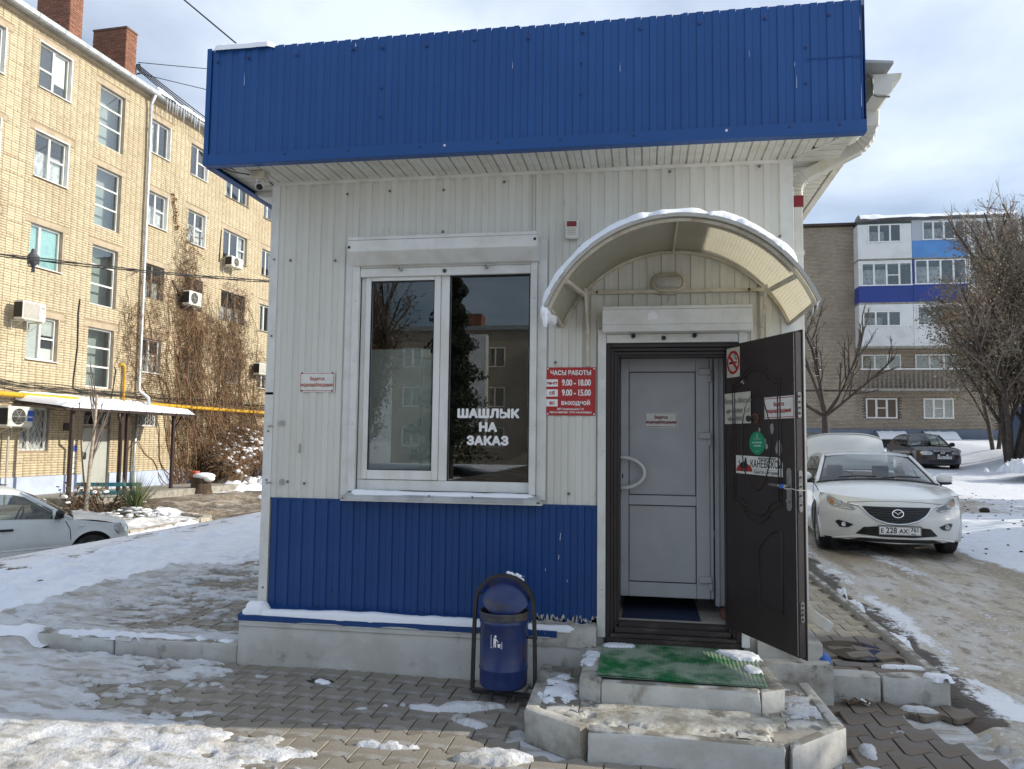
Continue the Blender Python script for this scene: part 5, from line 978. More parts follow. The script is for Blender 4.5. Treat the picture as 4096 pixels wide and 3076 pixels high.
M['ground'] = ground_mat('ground', (0.085, 0.065, 0.048), (0.13, 0.10, 0.075)); M['road'] = ground_mat('road', (0.060, 0.046, 0.035), (0.10, 0.078, 0.058)); M['yard'] = ground_mat('yard', (0.075, 0.058, 0.042), (0.14, 0.11, 0.078), icecol=(0.30, 0.23, 0.15))
def ax(*segs): return np.unique(np.round(np.concatenate([np.arange(a, b, s) for a, b, s in segs]), 4))
gx = ax((-900, -100, 100), (-100, -30, 10), (-30, -4, 0.5), (-4, 30, 0.5), (30, 100, 10), (100, 901, 100)); gy = ax((-900, -100, 100), (-100, -20, 10), (-20, -4, 1), (-4, 60, 0.5), (60, 100, 10), (100, 901, 100))
g = sheet_grid('ground', gx, gy, lambda X, Y: gz(X, np.clip(Y, -50, 70)) - 0.05 - 0.08 * (X < -6) , 'ground', {'snow': lambda X, Y: 0.62 + 0.3 * (X > 7) - 0.5 * ((X > -6) & (X < 5) & (Y < 3)), 'ice': lambda X, Y: 0.4 + 0 * X}); tag(g, kind='structure')
# left yard road and bed
def yard_snow(X, Y):
    bed = sstep(-9.3, -10.0, X) * sstep(11.2, 12.2, Y) * (1 - sstep(15.9, 16.6, Y + 0.35 * (X + 10))) * (1 - sstep(-11.4, -12.2, X)); far = sstep(19.5, 20.5, Y) * sstep(-12.0, -13.2, X); return 0.05 + 0.8 * bed + 0.8 * far + 0.25 * sstep(-9.0, -9.5, X) * (1 - sstep(-10.0, -10.4, X)) * (Y < 16)
y_ = sheet_grid('yard_road', ax((-17, -5.6, 0.10)), ax((-3, 34, 0.12)), lambda X, Y: gz_left(X, Y) - 0.02 + 0.05 * (fbm(X * 0.9, Y * 0.9, 4, 4) - .5), 'yard', {'snow': yard_snow, 'ice': lambda X, Y: 0.30 + 0.35 * fbm(X * 0.5, Y * 0.5, 3, 8)}); tag(y_, kind='structure')
# right icy road
def road_z(X, Y):
    base = gz_right(Y); rut = -0.035 * np.exp(-((X - 5.25 - 0.03 * Y) / 0.22) ** 2) - 0.03 * np.exp(-((X - 6.8) / 0.25) ** 2); rough = 0.05 * (fbm(X * 1.7, Y * 0.8, 5, 21) - .5) + 0.018 * (fbm(X * 9, Y * 5, 3, 23) - .5)
    bank = 0.16 * sstep(7.6, 9.5, X + 0.5 * fbm(X, Y, 2, 3)) * sstep(2, 9, Y) * (1 - sstep(12, 17, Y)) + 0.55 * sstep(13.5, 17.0, X - 0.15 * (Y - 20)) * sstep(12, 20, Y); return base + rut + rough * sstep(4.7, 5.2, X) + bank + 0.012 - 0.05 * (1 - sstep(4.62, 4.75, X))
def road_snow(X, Y):
    n_ = fbm(X * 0.8, Y * 0.35, 4, 31); a = 0.12 + 0.95 * sstep(6.6, 7.9, X - 0.04 * Y + 0.8 * (n_ - .5)) + 0.42 * np.exp(-((X - 5.05 - 0.02 * (Y - 3)) / 0.22) ** 2) * (Y > -0.3) * (0.35 + 1.1 * fbm(X * 2.5, Y * 1.2, 3, 33))
    a += 0.55 * sstep(0.6, -0.8, Y) * sstep(4.75, 5.1, X) + 0.35 * np.exp(-((X - 5.9) / 0.35) ** 2) * (0.3 + n_); a = np.where(Y > 11, 0.75 - 0.35 * np.exp(-((X - 9 - 0.1 * (Y - 11)) / 1.6) ** 2), a); return np.clip(a, 0, 1)
def road_ice(X, Y): 
    mud = 1 - sstep(4.72, 5.02, X + 0.30 * (fbm(X * 2, Y * 1.6, 3, 40) - .5) - 0.012 * Y); return np.clip(0.95 - 1.1 * mud * (Y > -0.45) - 0.9 * (Y > 11) * 0.2, 0, 1)
rd = sheet_grid('road', ax((4.56, 9.0, 0.035), (9.0, 30, 0.25)), ax((-2.6, 9.0, 0.035), (9.0, 47.5, 0.3)), road_z, 'road', {'snow': road_snow, 'ice': road_ice}); tag(rd, kind='structure')
# ---- pavers -------------------------------------------------------------
PA, PH, PSL = 0.182, 0.205, 0.091     # pitch, row height, offset of the next row
def paver_outline(n_=14, gap=0.0034):
    def wave(u): return -0.034 * math.sin(2 * math.pi * (u + .05) + 0.5 * math.sin(2 * math.pi * (u + .05)))
    bot = [(PA * i / n_, wave(i / n_)) for i in range(n_ + 1)]; top = [(PA * i / n_, PH + wave(i / n_ + 0.5)) for i in range(n_, -1, -1)]
    P = bot + top; cx_ = sum(p[0] for p in P) / len(P); cy_ = sum(p[1] for p in P) / len(P)
    return [((x - cx_) * (1 - 2 * gap / PA), (y - cy_) * (1 - 2 * gap / PH)) for x, y in P], (cx_, cy_)
PO, PC = paver_outline()
def paver_mesh(m, name='paver', h=0.03):
    n_ = len(PO); ch = 0.982; V = [(x, y, -h) for x, y in PO] + [(x, y, -0.005) for x, y in PO] + [(x * ch, y * ch, 0.0) for x, y in PO]; F = [tuple(2 * n_ + i for i in range(n_))]
    for k in range(2):
        for i in range(n_): F.append((k * n_ + i, k * n_ + (i + 1) % n_, (k + 1) * n_ + (i + 1) % n_, (k + 1) * n_ + i))
    o = MB().add(V, F).build(name, m); me = o.data; D2.objects.remove(o); return me
pv = {k: paver_mesh(k) for k in ('paver', 'paver_tan', 'paver_wet', 'paver_icy')}
pave = empty('pavement', (0, 0, 0)); tag(pave, kind='structure')
cands = []
def hit_steps(x, y): return (2.06 < x < 3.84 and -1.42 < y < 0.0 and not (x < 2.44 and y < -1.12 - 0.2) and (x - 2.06) * 0.72 + (y + 1.14) > -0.04 and (3.84 - x) * 1.07 + (y + 1.02) > -0.04)
BED = [(2.12, 0.0), (2.15, -1.06), (2.48, -1.30), (3.455, -1.365), (3.79, -0.99), (3.75, 0.0)]
def in_bed(x, y):
    c = False
    for (a, b_), (p, q) in zip(BED, BED[1:] + BED[:1]):
        if (b_ > y) != (q > y) and x < (p - a) * (y - b_) / (q - b_) + a: c = not c
    return c
def lay(x0, x1, y0, y1, zf, m, rot=0.0, test=None):
    j = 0; cr_, sr_ = math.cos(rot), math.sin(rot); cxr, cyr = (x0 + x1) / 2, (y0 + y1) / 2; ext = max(x1 - x0, y1 - y0) * 0.75
    for j in range(-int(ext / PH) - 1, int(ext / PH) + 2):
        off = (j * PSL) % PA
        for i in range(-int(ext / PA) - 2, int(ext / PA) + 2):
            lx, ly = i * PA + off, j * PH; x, y = cxr + lx * cr_ - ly * sr_, cyr + lx * sr_ + ly * cr_
            if x0 <= x <= x1 and y0 <= y <= y1 and (test is None or test(x, y)): cands.append((x, y, float(zf(x, y)), rot, m(x, y) if callable(m) else m))
fz = lambda x, y: 0.003 * math.sin(x * 3.1 + y) + 0.012 * (fbm(np.array([x * 0.8]), np.array([y * 0.8]), 2, 5)[0] - .5)
lay(-2.3, 4.72, -2.75, -0.17, fz, lambda x, y: 'paver_wet' if (x > 3.55 and fbm(np.array([x]), np.array([y]), 2, 3)[0] > 0.33) else 'paver', R_(0.5), lambda x, y: not hit_steps(x, y) and (x < 4.45 + 0.15 * math.sin(5 * y) or y > -0.25))
lay(-2.1, -0.14, 0.02, 6.0, lambda x, y: 0.10 + fz(x, y), 'paver', R_(0.5))
lay(3.96, 4.56, 0.50, 5.6, lambda x, y: 0.125 + 0.5 * fz(x, y), lambda x, y: 'paver_wet' if y < 1.1 else 'paver_tan', R_(0.5))
lay(2.22, 3.70, -1.24, -0.2, lambda x, y: 0.134, 'paver_icy', R_(0.5), lambda x, y: all(in_bed(x + dx, y + dy) for dx in (-.095, .095) for dy in (-.14, .14)) and not (2.36 < x < 3.58 and y > -0.86))
fwd = np.array([_f.x, _f.y, _f.z]); rgt = np.array([_r.x, _r.y, _r.z]); upv = np.array([_u.x, _u.y, _u.z])
def view(p):
    d = np.asarray(p) - np.array(CAM); z = d @ fwd; return (d @ rgt) / z, (d @ upv) / z, z
keep = []; rest = []
for c in cands:
    u_, v_, z_ = view(c[:3]); ins = z_ > 0.3 and abs(u_) < 0.67 and abs(v_) < 0.51; (keep if ins else rest).append((z_, c))
keep.sort(key=lambda q: q[0]); rest += keep[290:]; keep = keep[:290]
for _, c in keep:
    o = D2.objects.new('paver', pv[c[4]]); COL.objects.link(o); o.parent = pave; o.location = (c[0], c[1], c[2] + rr_.uniform(-0.0015, 0.0015)); o.rotation_euler = (rr_.uniform(-0.008, 0.008), rr_.uniform(-0.008, 0.008), c[3])
for key in pv:
    sel = [c for _, c in rest if c[4] == key]
    if not sel: continue
    base = np.array([v.co[:] for v in pv[key].vertices]); fl_ = [tuple(p.vertices) for p in pv[key].polygons]; V = []; F = []
    for c in sel:
        o_ = len(V); cr_, sr_ = math.cos(c[3]), math.sin(c[3]); V += [(c[0] + x * cr_ - y * sr_, c[1] + x * sr_ + y * cr_, c[2] + z) for x, y, z in base]; F += [tuple(i + o_ for i in q) for q in fl_]
    tag(link_mesh('paver_field', V, F, key, pave, recalc=False), kind='stuff')
# ---- kerbs --------------------------------------------------------------
kl = empty('kerb', (-0.95, -0.03, 0), 0, 'low white painted kerb with snow on top running left from the kiosk corner', 'kerb')
rough_poly([(-1.76, -0.075), (-1.115, -0.085), (-1.115, 0.02), (-1.76, 0.02)], -0.03, 0.118, 'kerb_stone', 'kerb_paint', kl, 0.012, 21, 0.95, 0.03); rough_poly([(-1.10, -0.085), (-0.118, -0.092), (-0.118, 0.02), (-1.10, 0.02)], -0.03, 0.122, 'kerb_stone', 'kerb_paint', kl, 0.012, 22, 0.95, 0.03)
kr = empty('kerb', (4.25, -0.03, 0), 0, 'cracked white kerb closing the raised paving at the right of the steps', 'kerb')
rough_poly([(3.93, -0.085), (4.245, -0.075), (4.245, 0.075), (3.93, 0.06)], -0.04, 0.152, 'kerb_stone', 'concrete_dirty', kr, 0.02, 25, -4.25, 0.03); rough_poly([(4.252, -0.077), (4.66, -0.05), (4.66, 0.08), (4.252, 0.075)], -0.04, 0.155, 'kerb_stone', 'kerb_paint', kr, 0.02, 26, -4.25, 0.03)
ks = empty('edging_strip', (4.62, 2.5, 0), 0, 'narrow pale edging boards along the tan paving beside the icy road', 'kerb')
for (a, b_) in ((0.09, 1.05), (1.055, 2.05), (2.055, 3.05), (3.055, 4.05), (4.055, 5.6)): rough_poly([(4.592, a), (4.648, a), (4.648, b_), (4.592, b_)], -0.02, 0.165 + 0.004 * math.sin(a * 7), 'edging_board', 'kerb_paint', ks, 0.006, int(a * 9), -4.62, -2.5)
ap = MB(); ap.box(3.89, 4.6, 0.07, 5.6, -0.05, 0.105); ob = ap.build('apron_bed', 'concrete_grey', pave)
for (x0, x1, y0, y1) in ((4.04, 4.30, 0.20, 0.32), (4.305, 4.58, 0.20, 0.32), (4.18, 4.585, 0.09, 0.185), (3.95, 4.17, 0.09, 0.185)): rough_poly([(x0, y0), (x1, y0), (x1, y1), (x0, y1)], 0.08, 0.140, 'brick', 'paver_wet', pave, 0.008, int(x0 * 10), 0, 0)
pd = MB(); pd.prism([(4.26 + 0.19 * math.cos(a) * (1 + .12 * math.sin(3 * a)), 0.68 + 0.30 * math.sin(a) * (1 + .1 * math.cos(2 * a))) for a in np.linspace(0, 2 * math.pi, 24)[:-1]], 'z', 0.1265, 0.1295); M['puddle'] = mat('puddle', (0.03, 0.026, 0.022), rough=0.06, spec=0.6); tag(pd.build('puddle', 'puddle'), 'dark wet puddle on the paving below the downpipe', 'puddle')
# ---- snow sheet over the front pavement and the left plateau -------------
def blob(X, Y, cx, cy, rx, ry, rot=0.0):
    c, s = math.cos(rot), math.sin(rot); dx, dy = X - cx, Y - cy; a = (dx * c + dy * s) / rx; b = (-dx * s + dy * c) / ry; return np.exp(-(a * a + b * b))
_fp = [(rng.uniform(-4.2, 1.6), rng.uniform(-2.4, 4.5), rng.uniform(0, 3.1)) for _ in range(150)]
def footprints(X, Y):
    t = np.zeros_like(X)
    for (cx, cy, a) in _fp:
        c, s = math.cos(a), math.sin(a); k = (np.abs(X - cx) < .2) & (np.abs(Y - cy) < .2)
        if k.any(): dx, dy = X[k] - cx, Y[k] - cy; u = (dx * c + dy * s) / .135; v = (-dx * s + dy * c) / (.048 - .012 * np.sign(u) * (np.abs(u) < .5)); t[k] = np.maximum(t[k], np.exp(-(u ** 4 + v ** 4)))
    return t
def snow_mask(X, Y):
    n1 = fbm(X * 1.3, Y * 2.4, 5, 51); n2 = fbm(X * 5.5, Y * 10.5, 4, 55); n = 0.42 * n1 + 0.36 * n2 + 0.22 * fbm(X * 16, Y * 26, 3, 58)
    plateau = sstep(0.0, 0.08, Y) * (X < -0.1)
    m = np.full_like(X, -0.75)
    # plateau: deep snow to the left, trampled path beside the kiosk
    pl = -0.10 + 0.75 * sstep(-1.5, -3.0, X + 0.25 * (Y - 1.5) * (Y < 4)) + 0.18 * np.exp(-((Y - 0.1) / 0.18) ** 2) + 0.10 * sstep(-0.5, -1.4, X) + 0.2 * sstep(4, 7, Y)
    fr = -0.62 + 0.60 * sstep(0.75, -0.45, X + 0.55 * (Y + 0.2)) + 0.35 * sstep(-0.2, -1.5, X) + 0.36 * sstep(-1.05, -1.5, Y) * sstep(2.0, 0.6, X) - 0.16 * sstep(-0.75, -0.95, Y) + 0.16 * sstep(-0.6, -1.1, Y)
    m = np.where(plateau > 0, pl, fr)
    for (cx, cy, rx, ry, a, am) in ((1.62, -0.72, 0.30, 0.09, 0.25, 0.85), (1.34, -0.76, 0.24, 0.055, 0.1, 0.75), (1.76, -0.92, 0.16, 0.06, -0.4, 0.75), (1.05, -0.86, 0.2, 0.045, 0.2, 0.62), (0.45, -0.58, 0.12, 0.04, 0, 0.6), (0.25, -0.40, 0.12, 0.03, 0, 0.6), (1.0, -0.45, 0.12, 0.03, 0.2, 0.5), (1.95, -0.35, 0.1, 0.05, 0, 0.55), (2.0, -1.42, 0.25, 0.09, 0.2, 0.75), (2.3, -1.62, 0.2, 0.06, 0, 0.7), (1.5, -1.35, 0.3, 0.06, 0.15, 0.6), (0.9, -1.15, 0.25, 0.05, 0.2, 0.6),
                                (3.93, -0.95, 0.05, 0.10, 0, 0.95), (4.15, -0.62, 0.13, 0.035, 0.1, 0.62), (3.86, -1.22, 0.11, 0.04, 0.3, 0.85), (4.42, -0.22, 0.14, 0.06, -0.2, 0.9), (4.32, -0.30, 0.05, 0.02, 0, 0.6)): m = np.maximum(m, -0.75 + 1.30 * am * np.minimum(1, 1.3 * blob(X, Y, cx, cy, rx, ry, a)))
    road_side = sstep(4.40, 4.75, X + 0.12 * np.sin(Y * 7)) * (Y < -0.35) * 0.75; m = np.maximum(m, -0.75 + road_side)
    m = m - 3.0 * ((Y > -0.16) & (Y < 0.0) & (X > -0.16)) + 2.2 * sstep(-1.4, -1.7, X) * np.exp(-((Y - 0.0) / 0.3) ** 2) + 1.6 * (X < -0.12) * np.exp(-((Y - 0.06) / 0.07) ** 2)
    return m + (n - 0.5) * 1.9
def snow_z(X, Y):
    m = snow_mask(X, Y); pl = (Y > 0.0) & (X < -0.1); base = np.where(Y > 0.02, np.where(X < -1.73, 0.112, np.where(pl, 0.10, 0.0)), 0.115 * sstep(-0.42, 0.04, Y) * (1 - sstep(-1.82, -1.70, X)))
    lumps = fbm(X * 3.0, Y * 3.0, 4, 61); fine = fbm(X * 13, Y * 13, 3, 63)
    deep = sstep(-1.7, -3.6, X + 0.2 * (Y - 1)) * pl
    fpt = footprints(X, Y); th = 0.018 * sstep(0, 0.5, m) + 0.013 * sstep(0.0, 0.05, m) - fpt * 0.022 * sstep(0.05, 0.3, m) - 0.10 * pl * sstep(-3.7, -5.0, X) + deep * (-0.06 + 0.17 * (lumps - 0.40) + 0.13 * (fbm(X * 5.5, Y * 5.5, 4, 67) - .5)) + 0.016 * (fine - .5) * sstep(0.0, 0.25, m) + 0.020 * (lumps - .5) * sstep(0, 0.4, m) + 0.05 * pl * (fbm(X * 6, Y * 9, 3, 69) - .5) * sstep(0.05, 0.35, m)
    edge = np.where(X < -5.0, -(np.clip(-5.0 - X + 0.35 * (fbm(Y * 1.2, Y * 0, 4, 9) - .5), 0, 9)) ** 1.4 * 0.9, 0)
    soft = 0.10 * sstep(-1.72, -2.1, X) * (1 - sstep(0.0, 0.35, Y)) * sstep(-0.9, 0.0, Y)     # snow ramp round the kerb end
    return np.where(m > 0, base + 0.003 + np.maximum(th, np.where(pl & (X < -2.2), -0.2, 0.002)) + 0.025 * np.exp(-((X + 1.90) / .08) ** 2 - (Y / .13) ** 2), base - 0.012 - 0.02 * np.clip(-m * 6, 0, 1)) + edge
for nm, xs_, ys_ in (('snow_cover', ax((-2.6, -1.655, 0.0145)), ax((-0.1542, 0.045, 0.0145))), ('snow_cover', ax((-2.6, 4.78, 0.0145)), ax((-2.75, -0.14, 0.0145))), ('snow_cover', ax((-2.6, -0.125, 0.0155)), ax((0.015, 3.2, 0.0155))), ('snow_cover', ax((-6.2, -2.58, 0.022)), ax((-2.8, 3.27, 0.028))), ('snow_cover', ax((-6.2, -0.02, 0.03)), ax((3.14, 12.0, 0.045)))):
    lab = {-0.154: 'snow ramp round the left end of the white kerb', (-2.75): 'patchy trodden snow and ice over the front paving', 0.015: 'thin trodden snow over the side paving left of the kiosk', -2.8: 'deep snow bank at the far left edge of the paving', 3.14: 'long snow field running back beside the left kiosk wall'}[round(float(ys_[0]), 3)]
    o = sheet_grid(nm, xs_, ys_, lambda X, Y: snow_z(X, Y) - 0.004 * (xs_[0] < -3) - 0.003 * (ys_[0] > 3) - 0.005 * (ys_[0] == 0.015) - 0.0025 * (ys_[0] == -2.75), 'snow_trodden' if ys_[0] in (-2.75, 0.015) else 'snow'); tag(o, lab, 'snow', kind='stuff')
# step snow and kerb snow
def snow_patch(name, cx, cy, rx, ry, z, h, seed, label, rot=0.0, thr=0.42, res=0.011, mat_='snow', sc=1.0):
    xs_ = np.arange(-rx, rx + res, res); ys_ = np.arange(-ry, ry + res, res); X, Y = np.meshgrid(xs_, ys_); n = fbm(X * 9 * sc + seed * 3, Y * 11 * sc, 5, seed) ; m = n - thr - 0.45 * ((X / rx) ** 2 + (Y / ry) ** 2) + 0.12
    Zv = np.where(m > 0, 0.002 + h * np.minimum(1, m * 5) ** 0.6 * (0.6 + 0.8 * fbm(X * 25, Y * 25, 3, seed + 1)), -0.015)
    c, s = math.cos(rot), math.sin(rot); idx = np.arange(X.size).reshape(X.shape); F = np.stack([idx[:-1, :-1], idx[:-1, 1:], idx[1:, 1:], idx[1:, :-1]], -1).reshape(-1, 4)
    ok = (m.ravel()[F] > -0.06).any(1); V = np.stack([cx + X * c - Y * s, cy + X * s + Y * c, z + Zv], -1).reshape(-1, 3); o = link_np(name, V, F[ok], mat_, None, True); tag(o, label, 'snow', kind='stuff'); return o
snow_patch('snow_patch', 2.27, -0.62, 0.13, 0.36, 0.140, 0.010, 71, 'snow heaped on the left side of the lower entrance step')
snow_patch('snow_patch', 2.98, -1.04, 0.62, 0.25, 0.138, 0.007, 72, 'dirty ice frozen over the tread of the lower entrance step', 0, 0.22, .011, 'step_ice', 1.0)
snow_patch('snow_patch', 3.64, -0.62, 0.11, 0.40, 0.140, 0.008, 73, 'frosty snow on the right side of the lower entrance step', -0.1, .44, .011, 'snow_trodden', 1.2)
snow_patch('snow_patch', 2.44, -0.30, 0.07, 0.28, 0.252, 0.010, 74, 'dusting of snow on the left edge of the top step')
snow_patch('snow_patch', 3.37, -0.20, 0.16, 0.13, 0.266, 0.012, 75, 'patch of snow in the right rear corner of the green mat', -0.3, 0.36)
snow_patch('snow_patch', 2.62, -0.10, 0.13, 0.06, 0.266, 0.010, 76, 'small patch of snow in the left rear corner of the green mat', 0, 0.36)
snow_patch('snow_patch', 3.41, -0.48, 0.05, 0.12, 0.264, 0.010, 77, 'thin snow streak at the right edge of the green mat', 0.2, 0.36)
snow_patch('snow_patch', -0.95, -0.02, 0.95, 0.075, 0.117, 0.022, 78, 'snow lying along the top of the left kerb', -0.008, 0.32)
snow_patch('snow_patch', 4.60, -0.02, 0.10, 0.06, 0.155, 0.02, 79, 'small snow lump on the outer end of the right kerb', 0, 0.3)
snow_patch('snow_patch', 4.46, 0.205, 0.14, 0.03, 0.140, 0.018, 80, 'strip of snow on the dark bricks at the right kerb', 0, 0.3)
snow_patch('snow_patch', 4.74, 1.25, 0.08, 0.24, 0.05, 0.06, 81, 'lump of snow lying against the edging boards by the road', 0.1, 0.30)
snow_patch('snow_patch', 4.73, 2.5, 0.06, 0.16, 0.08, 0.05, 82, 'small snow lump further along the edging boards', 0.1, 0.30)
snow_patch('snow_patch', 4.72, 3.0, 0.05, 0.10, 0.09, 0.08, 83, 'tiny snow lump beside the edging near the parked white car', 0.1, 0.30)
# small litter: pothole, leaves, cigarette box, blue bag corner
ph = MB(); a_ = np.linspace(0, 2 * math.pi, 25)[:-1]; ph.add([(0.66 + 0.085 * math.cos(a) * (0.8 + .4 * rr_.random()), -0.42 + 0.05 * math.sin(a) * (0.8 + .4 * rr_.random()), 0.0095) for a in a_], [tuple(range(24))]); tag(ph.build('wet_hole', 'stone_dark', None, recalc=False), 'dark broken hole in the paving in front of the kiosk plinth', 'hole')
snow_patch('snow_patch', 0.70, -0.445, 0.075, 0.035, 0.010, 0.012, 85, 'bit of snow in the broken hole of the paving', 0, 0.34)
lv = MB()
for i in range(34):
    x, y = 4.0 + 0.16 * rr_.random(), -0.14 - 0.05 * rr_.random(); s_ = rr_.uniform(0.012, 0.03); a = rr_.uniform(0, 6.3); z = 0.012 + 0.02 * rr_.random()
    lv.add([(x + s_ * math.cos(a), y + s_ * math.sin(a), z + rr_.uniform(-.01, .012)), (x + s_ * .6 * math.cos(a + 1.6), y + s_ * .6 * math.sin(a + 1.6), z + .01), (x + s_ * math.cos(a + 3.1), y + s_ * math.sin(a + 3.1), z + rr_.uniform(-.008, .012)), (x + s_ * .6 * math.cos(a + 4.7), y + s_ * .6 * math.sin(a + 4.7), z)], [(0, 1, 2, 3)])
tag(lv.build('dead_leaves', 'leaf_dry', None, recalc=False), 'small heap of dead brown leaves at the foot of the right kerb', 'leaves', kind='stuff')
cb = MB().box(-0.028, 0.028, -0.01, 0.01, -0.006, 0.012).build('cigarette_pack', 'ink_white'); cb.location = (4.12, -0.17, 0.018); cb.rotation_euler = (0.2, 0.3, -0.5); tag(cb, 'crumpled white cigarette pack among the dead leaves', 'litter')
bg_ = MB(); bg_.ell((3.91, -0.02, 0.20), (0.055, 0.07, 0.075), 12, 10); o = bg_.build('plastic_bag', 'blue_plastic', None, True); tag(o, 'blue plastic bag tucked behind the open door', 'bag')
# ================================================================== LEFT APARTMENT HOUSE (local: x = out of facade, y = along facade s, z)
LBO = Vector((-16.498, -4.371, 0)); LBR = -0.0551
LBM = Matrix.Translation(LBO) @ Matrix.Rotation(LBR, 4, 'Z')
lbp = lambda off, s, z: LBM @ Vector((off, s, z))
lb = empty('apartment_building', LBO, LBR, 'long five storey pale brick apartment house on the left with snow on its gutter', 'apartment building')
S0, S1, ZT = 9.0, 41.0, 14.10
holes = []; wins = []
def W(s0, s1, z0, z1, style): wins.append((s0, s1, z0, z1, style)); holes.append((s0, s1, z0, z1))
for s0, s1 in ((14.4, 15.6), (16.85, 18.05)):
    for zt in (13.40, 10.70, 7.98, 5.24): W(s0, s1, zt - 1.38, zt, 'two')
W(16.9, 18.0, 1.17, 2.47, 'two')
W(19.28, 20.53, 12.25, 13.66, 'shade'); W(19.28, 20.57, 9.47, 10.88, 'lace'); W(19.30, 20.53, 6.72, 8.03, 'teal'); W(19.36, 20.55, 3.90, 5.24, 'blind')
W(19.32, 20.40, 1.16, 2.47, 'grille')
for zt, zb in ((13.48, 11.46), (10.69, 8.66), (8.0, 5.99), (5.23, 3.23)): W(21.80, 22.98, zb, zt, 'stair')
W(21.80, 23.02, 1.97, 2.54, 'transom')
for zt, zb, stl in ((13.38, 12.1, 'two'), (10.67, 9.39, 'lace'), (7.96, 6.70, 'brown'), (5.22, 3.96, 'old')): W(24.32, 25.45, zb, zt, stl)
W(24.35, 25.44, 2.0, 2.50, 'ring')
for zt, zb, stl in ((13.35, 12.08, 'two'), (10.66, 9.33, 'lace'), (7.95, 6.68, 'brown'), (5.22, 3.97, 'old')): W(26.73, 27.85, zb, zt, stl)
W(26.76, 27.82, 2.0, 2.48, 'dark')
for zt, zb, stl in ((13.35, 11.95, 'three'), (10.53, 9.28, 'three'), (7.88, 6.59, 'brown3'), (5.10, 3.97, 'old')): W(29.13 if stl != 'old' else 29.6, 30.95 if stl != 'old' else 30.78, zb, zt, stl)
for s0 in (32.22, 35.2, 38.0):
    for zt, zb in ((13.35, 11.9), (10.43, 9.2), (7.83, 6.59), (5.12, 3.9)): W(s0, s0 + 1.45, zb, zt, 'three')
DOORH = (21.80, 23.03, -0.16, 1.905); holes.append(DOORH)
# mortar wall with real openings
V = []; F = []
def quad(a, b_, c, d): o_ = len(V); V.extend([a, b_, c, d]); F.append((o_, o_ + 1, o_ + 2, o_ + 3))
def wall_grid(s0, s1, z0, z1, hs, off):
    ss = sorted(set([s0, s1] + [c for h in hs for c in h[:2] if s0 < c < s1])); zs = sorted(set([z0, z1] + [c for h in hs for c in h[2:] if z0 < c < z1]))
    for i in range(len(ss) - 1):
        for j in range(len(zs) - 1):
            sm, zm = (ss[i] + ss[i + 1]) / 2, (zs[j] + zs[j + 1]) / 2
            if not any(h[0] < sm < h[1] and h[2] < zm < h[3] for h in hs): quad((off, ss[i], zs[j]), (off, ss[i + 1], zs[j]), (off, ss[i + 1], zs[j + 1]), (off, ss[i], zs[j + 1]))
wall_grid(S0, S1, -1.2, ZT, holes, 0.0)
quad((0, S0, -1.2), (0, S0, ZT), (-11, S0, ZT), (-11, S0, -1.2)); quad((0, S1, -1.2), (0, S1, ZT), (-11, S1, ZT), (-11, S1, -1.2)); quad((-11, S0, -1.2), (-11, S1, -1.2), (-11, S1, ZT), (-11, S0, ZT))
link_mesh('wall', V, F, 'mortar', lb, recalc=False)
RV = 0.20
for (s0, s1, z0, z1) in holes:
    V = []; F = []
    quad((0, s0, z0), (-RV, s0, z0), (-RV, s0, z1), (0, s0, z1)); quad((0, s1, z0), (-RV, s1, z0), (-RV, s1, z1), (0, s1, z1)); quad((0, s0, z1), (0, s1, z1), (-RV, s1, z1), (-RV, s0, z1)); quad((0, s0, z0), (0, s1, z0), (-RV, s1, z0), (-RV, s0, z0))
    link_mesh('window_reveal', V, F, 'reveal', lb, recalc=False)
# bricks: 300 nearest as parts, the rest joined
BL, BH, JT = 0.25, 0.066, 0.0125
bk = MB().box(0, 0.012, 0, BL - 0, 0, BH); 
def brick_mesh(m, l, h, d): o = MB().add([(0, 0, 0), (0, l, 0), (0, l, h), (0, 0, h), (d, 0.002, 0.002), (d, l - 0.002, 0.002), (d, l - 0.002, h - 0.002), (d, 0.002, h - 0.002)], [(4, 5, 6, 7), (0, 1, 5, 4), (1, 2, 6, 5), (2, 3, 7, 6), (3, 0, 4, 7)]).build('brick', m, None, recalc=False); me = o.data; D2.objects.remove(o); return me
bme = brick_mesh('brick_cream', BL, BH, 0.013)
lint = [(s0 - 0.22, s1 + 0.22, z1 + 0.0, z1 + 0.20) for (s0, s1, z0, z1, st_) in wins if st_ not in ('transom', 'ring', 'dark')]
hb = [(s0 - 0.004, s1 + 0.004, z0 - 0.004, z1 + 0.004) for s0, s1, z0, z1 in holes] + lint + [(S0, S1, -2, 0.385)]
full = []; cutb = []; zc = 0.39; row = 0
HB = np.array(hb)
while zc + BH < ZT - 0.02:
    s = S0; half = row % 6 == 5
    seg = HB[(HB[:, 2] < zc + BH) & (HB[:, 3] > zc)]
    while s < S1:
        a, c = s + rr_.uniform(-.003, .003), s + BL + rr_.uniform(-.003, .003); pieces = [(a, c)]
        if half or rr_.random() < 0.02: mid = (a + c) / 2; pieces = [(a, mid - 0.006), (mid + 0.006, c)]
        for h in seg:
            nx_ = []
            for (p, q) in pieces:
                if q <= h[0] or p >= h[1]: nx_.append((p, q))
                else:
                    if p < h[0] - 0.03: nx_.append((p, h[0]))
                    if q > h[1] + 0.03: nx_.append((h[1], q))
            pieces = nx_
        for (p, q) in pieces: (full if q - p > 0.235 else cutb).append((p, q, zc))
        s += BL + JT
    zc += BH + JT; row += 1
def lbview(s, z): w_ = lbp(0, s, z); return view((w_.x, w_.y, w_.z))
fr2 = []
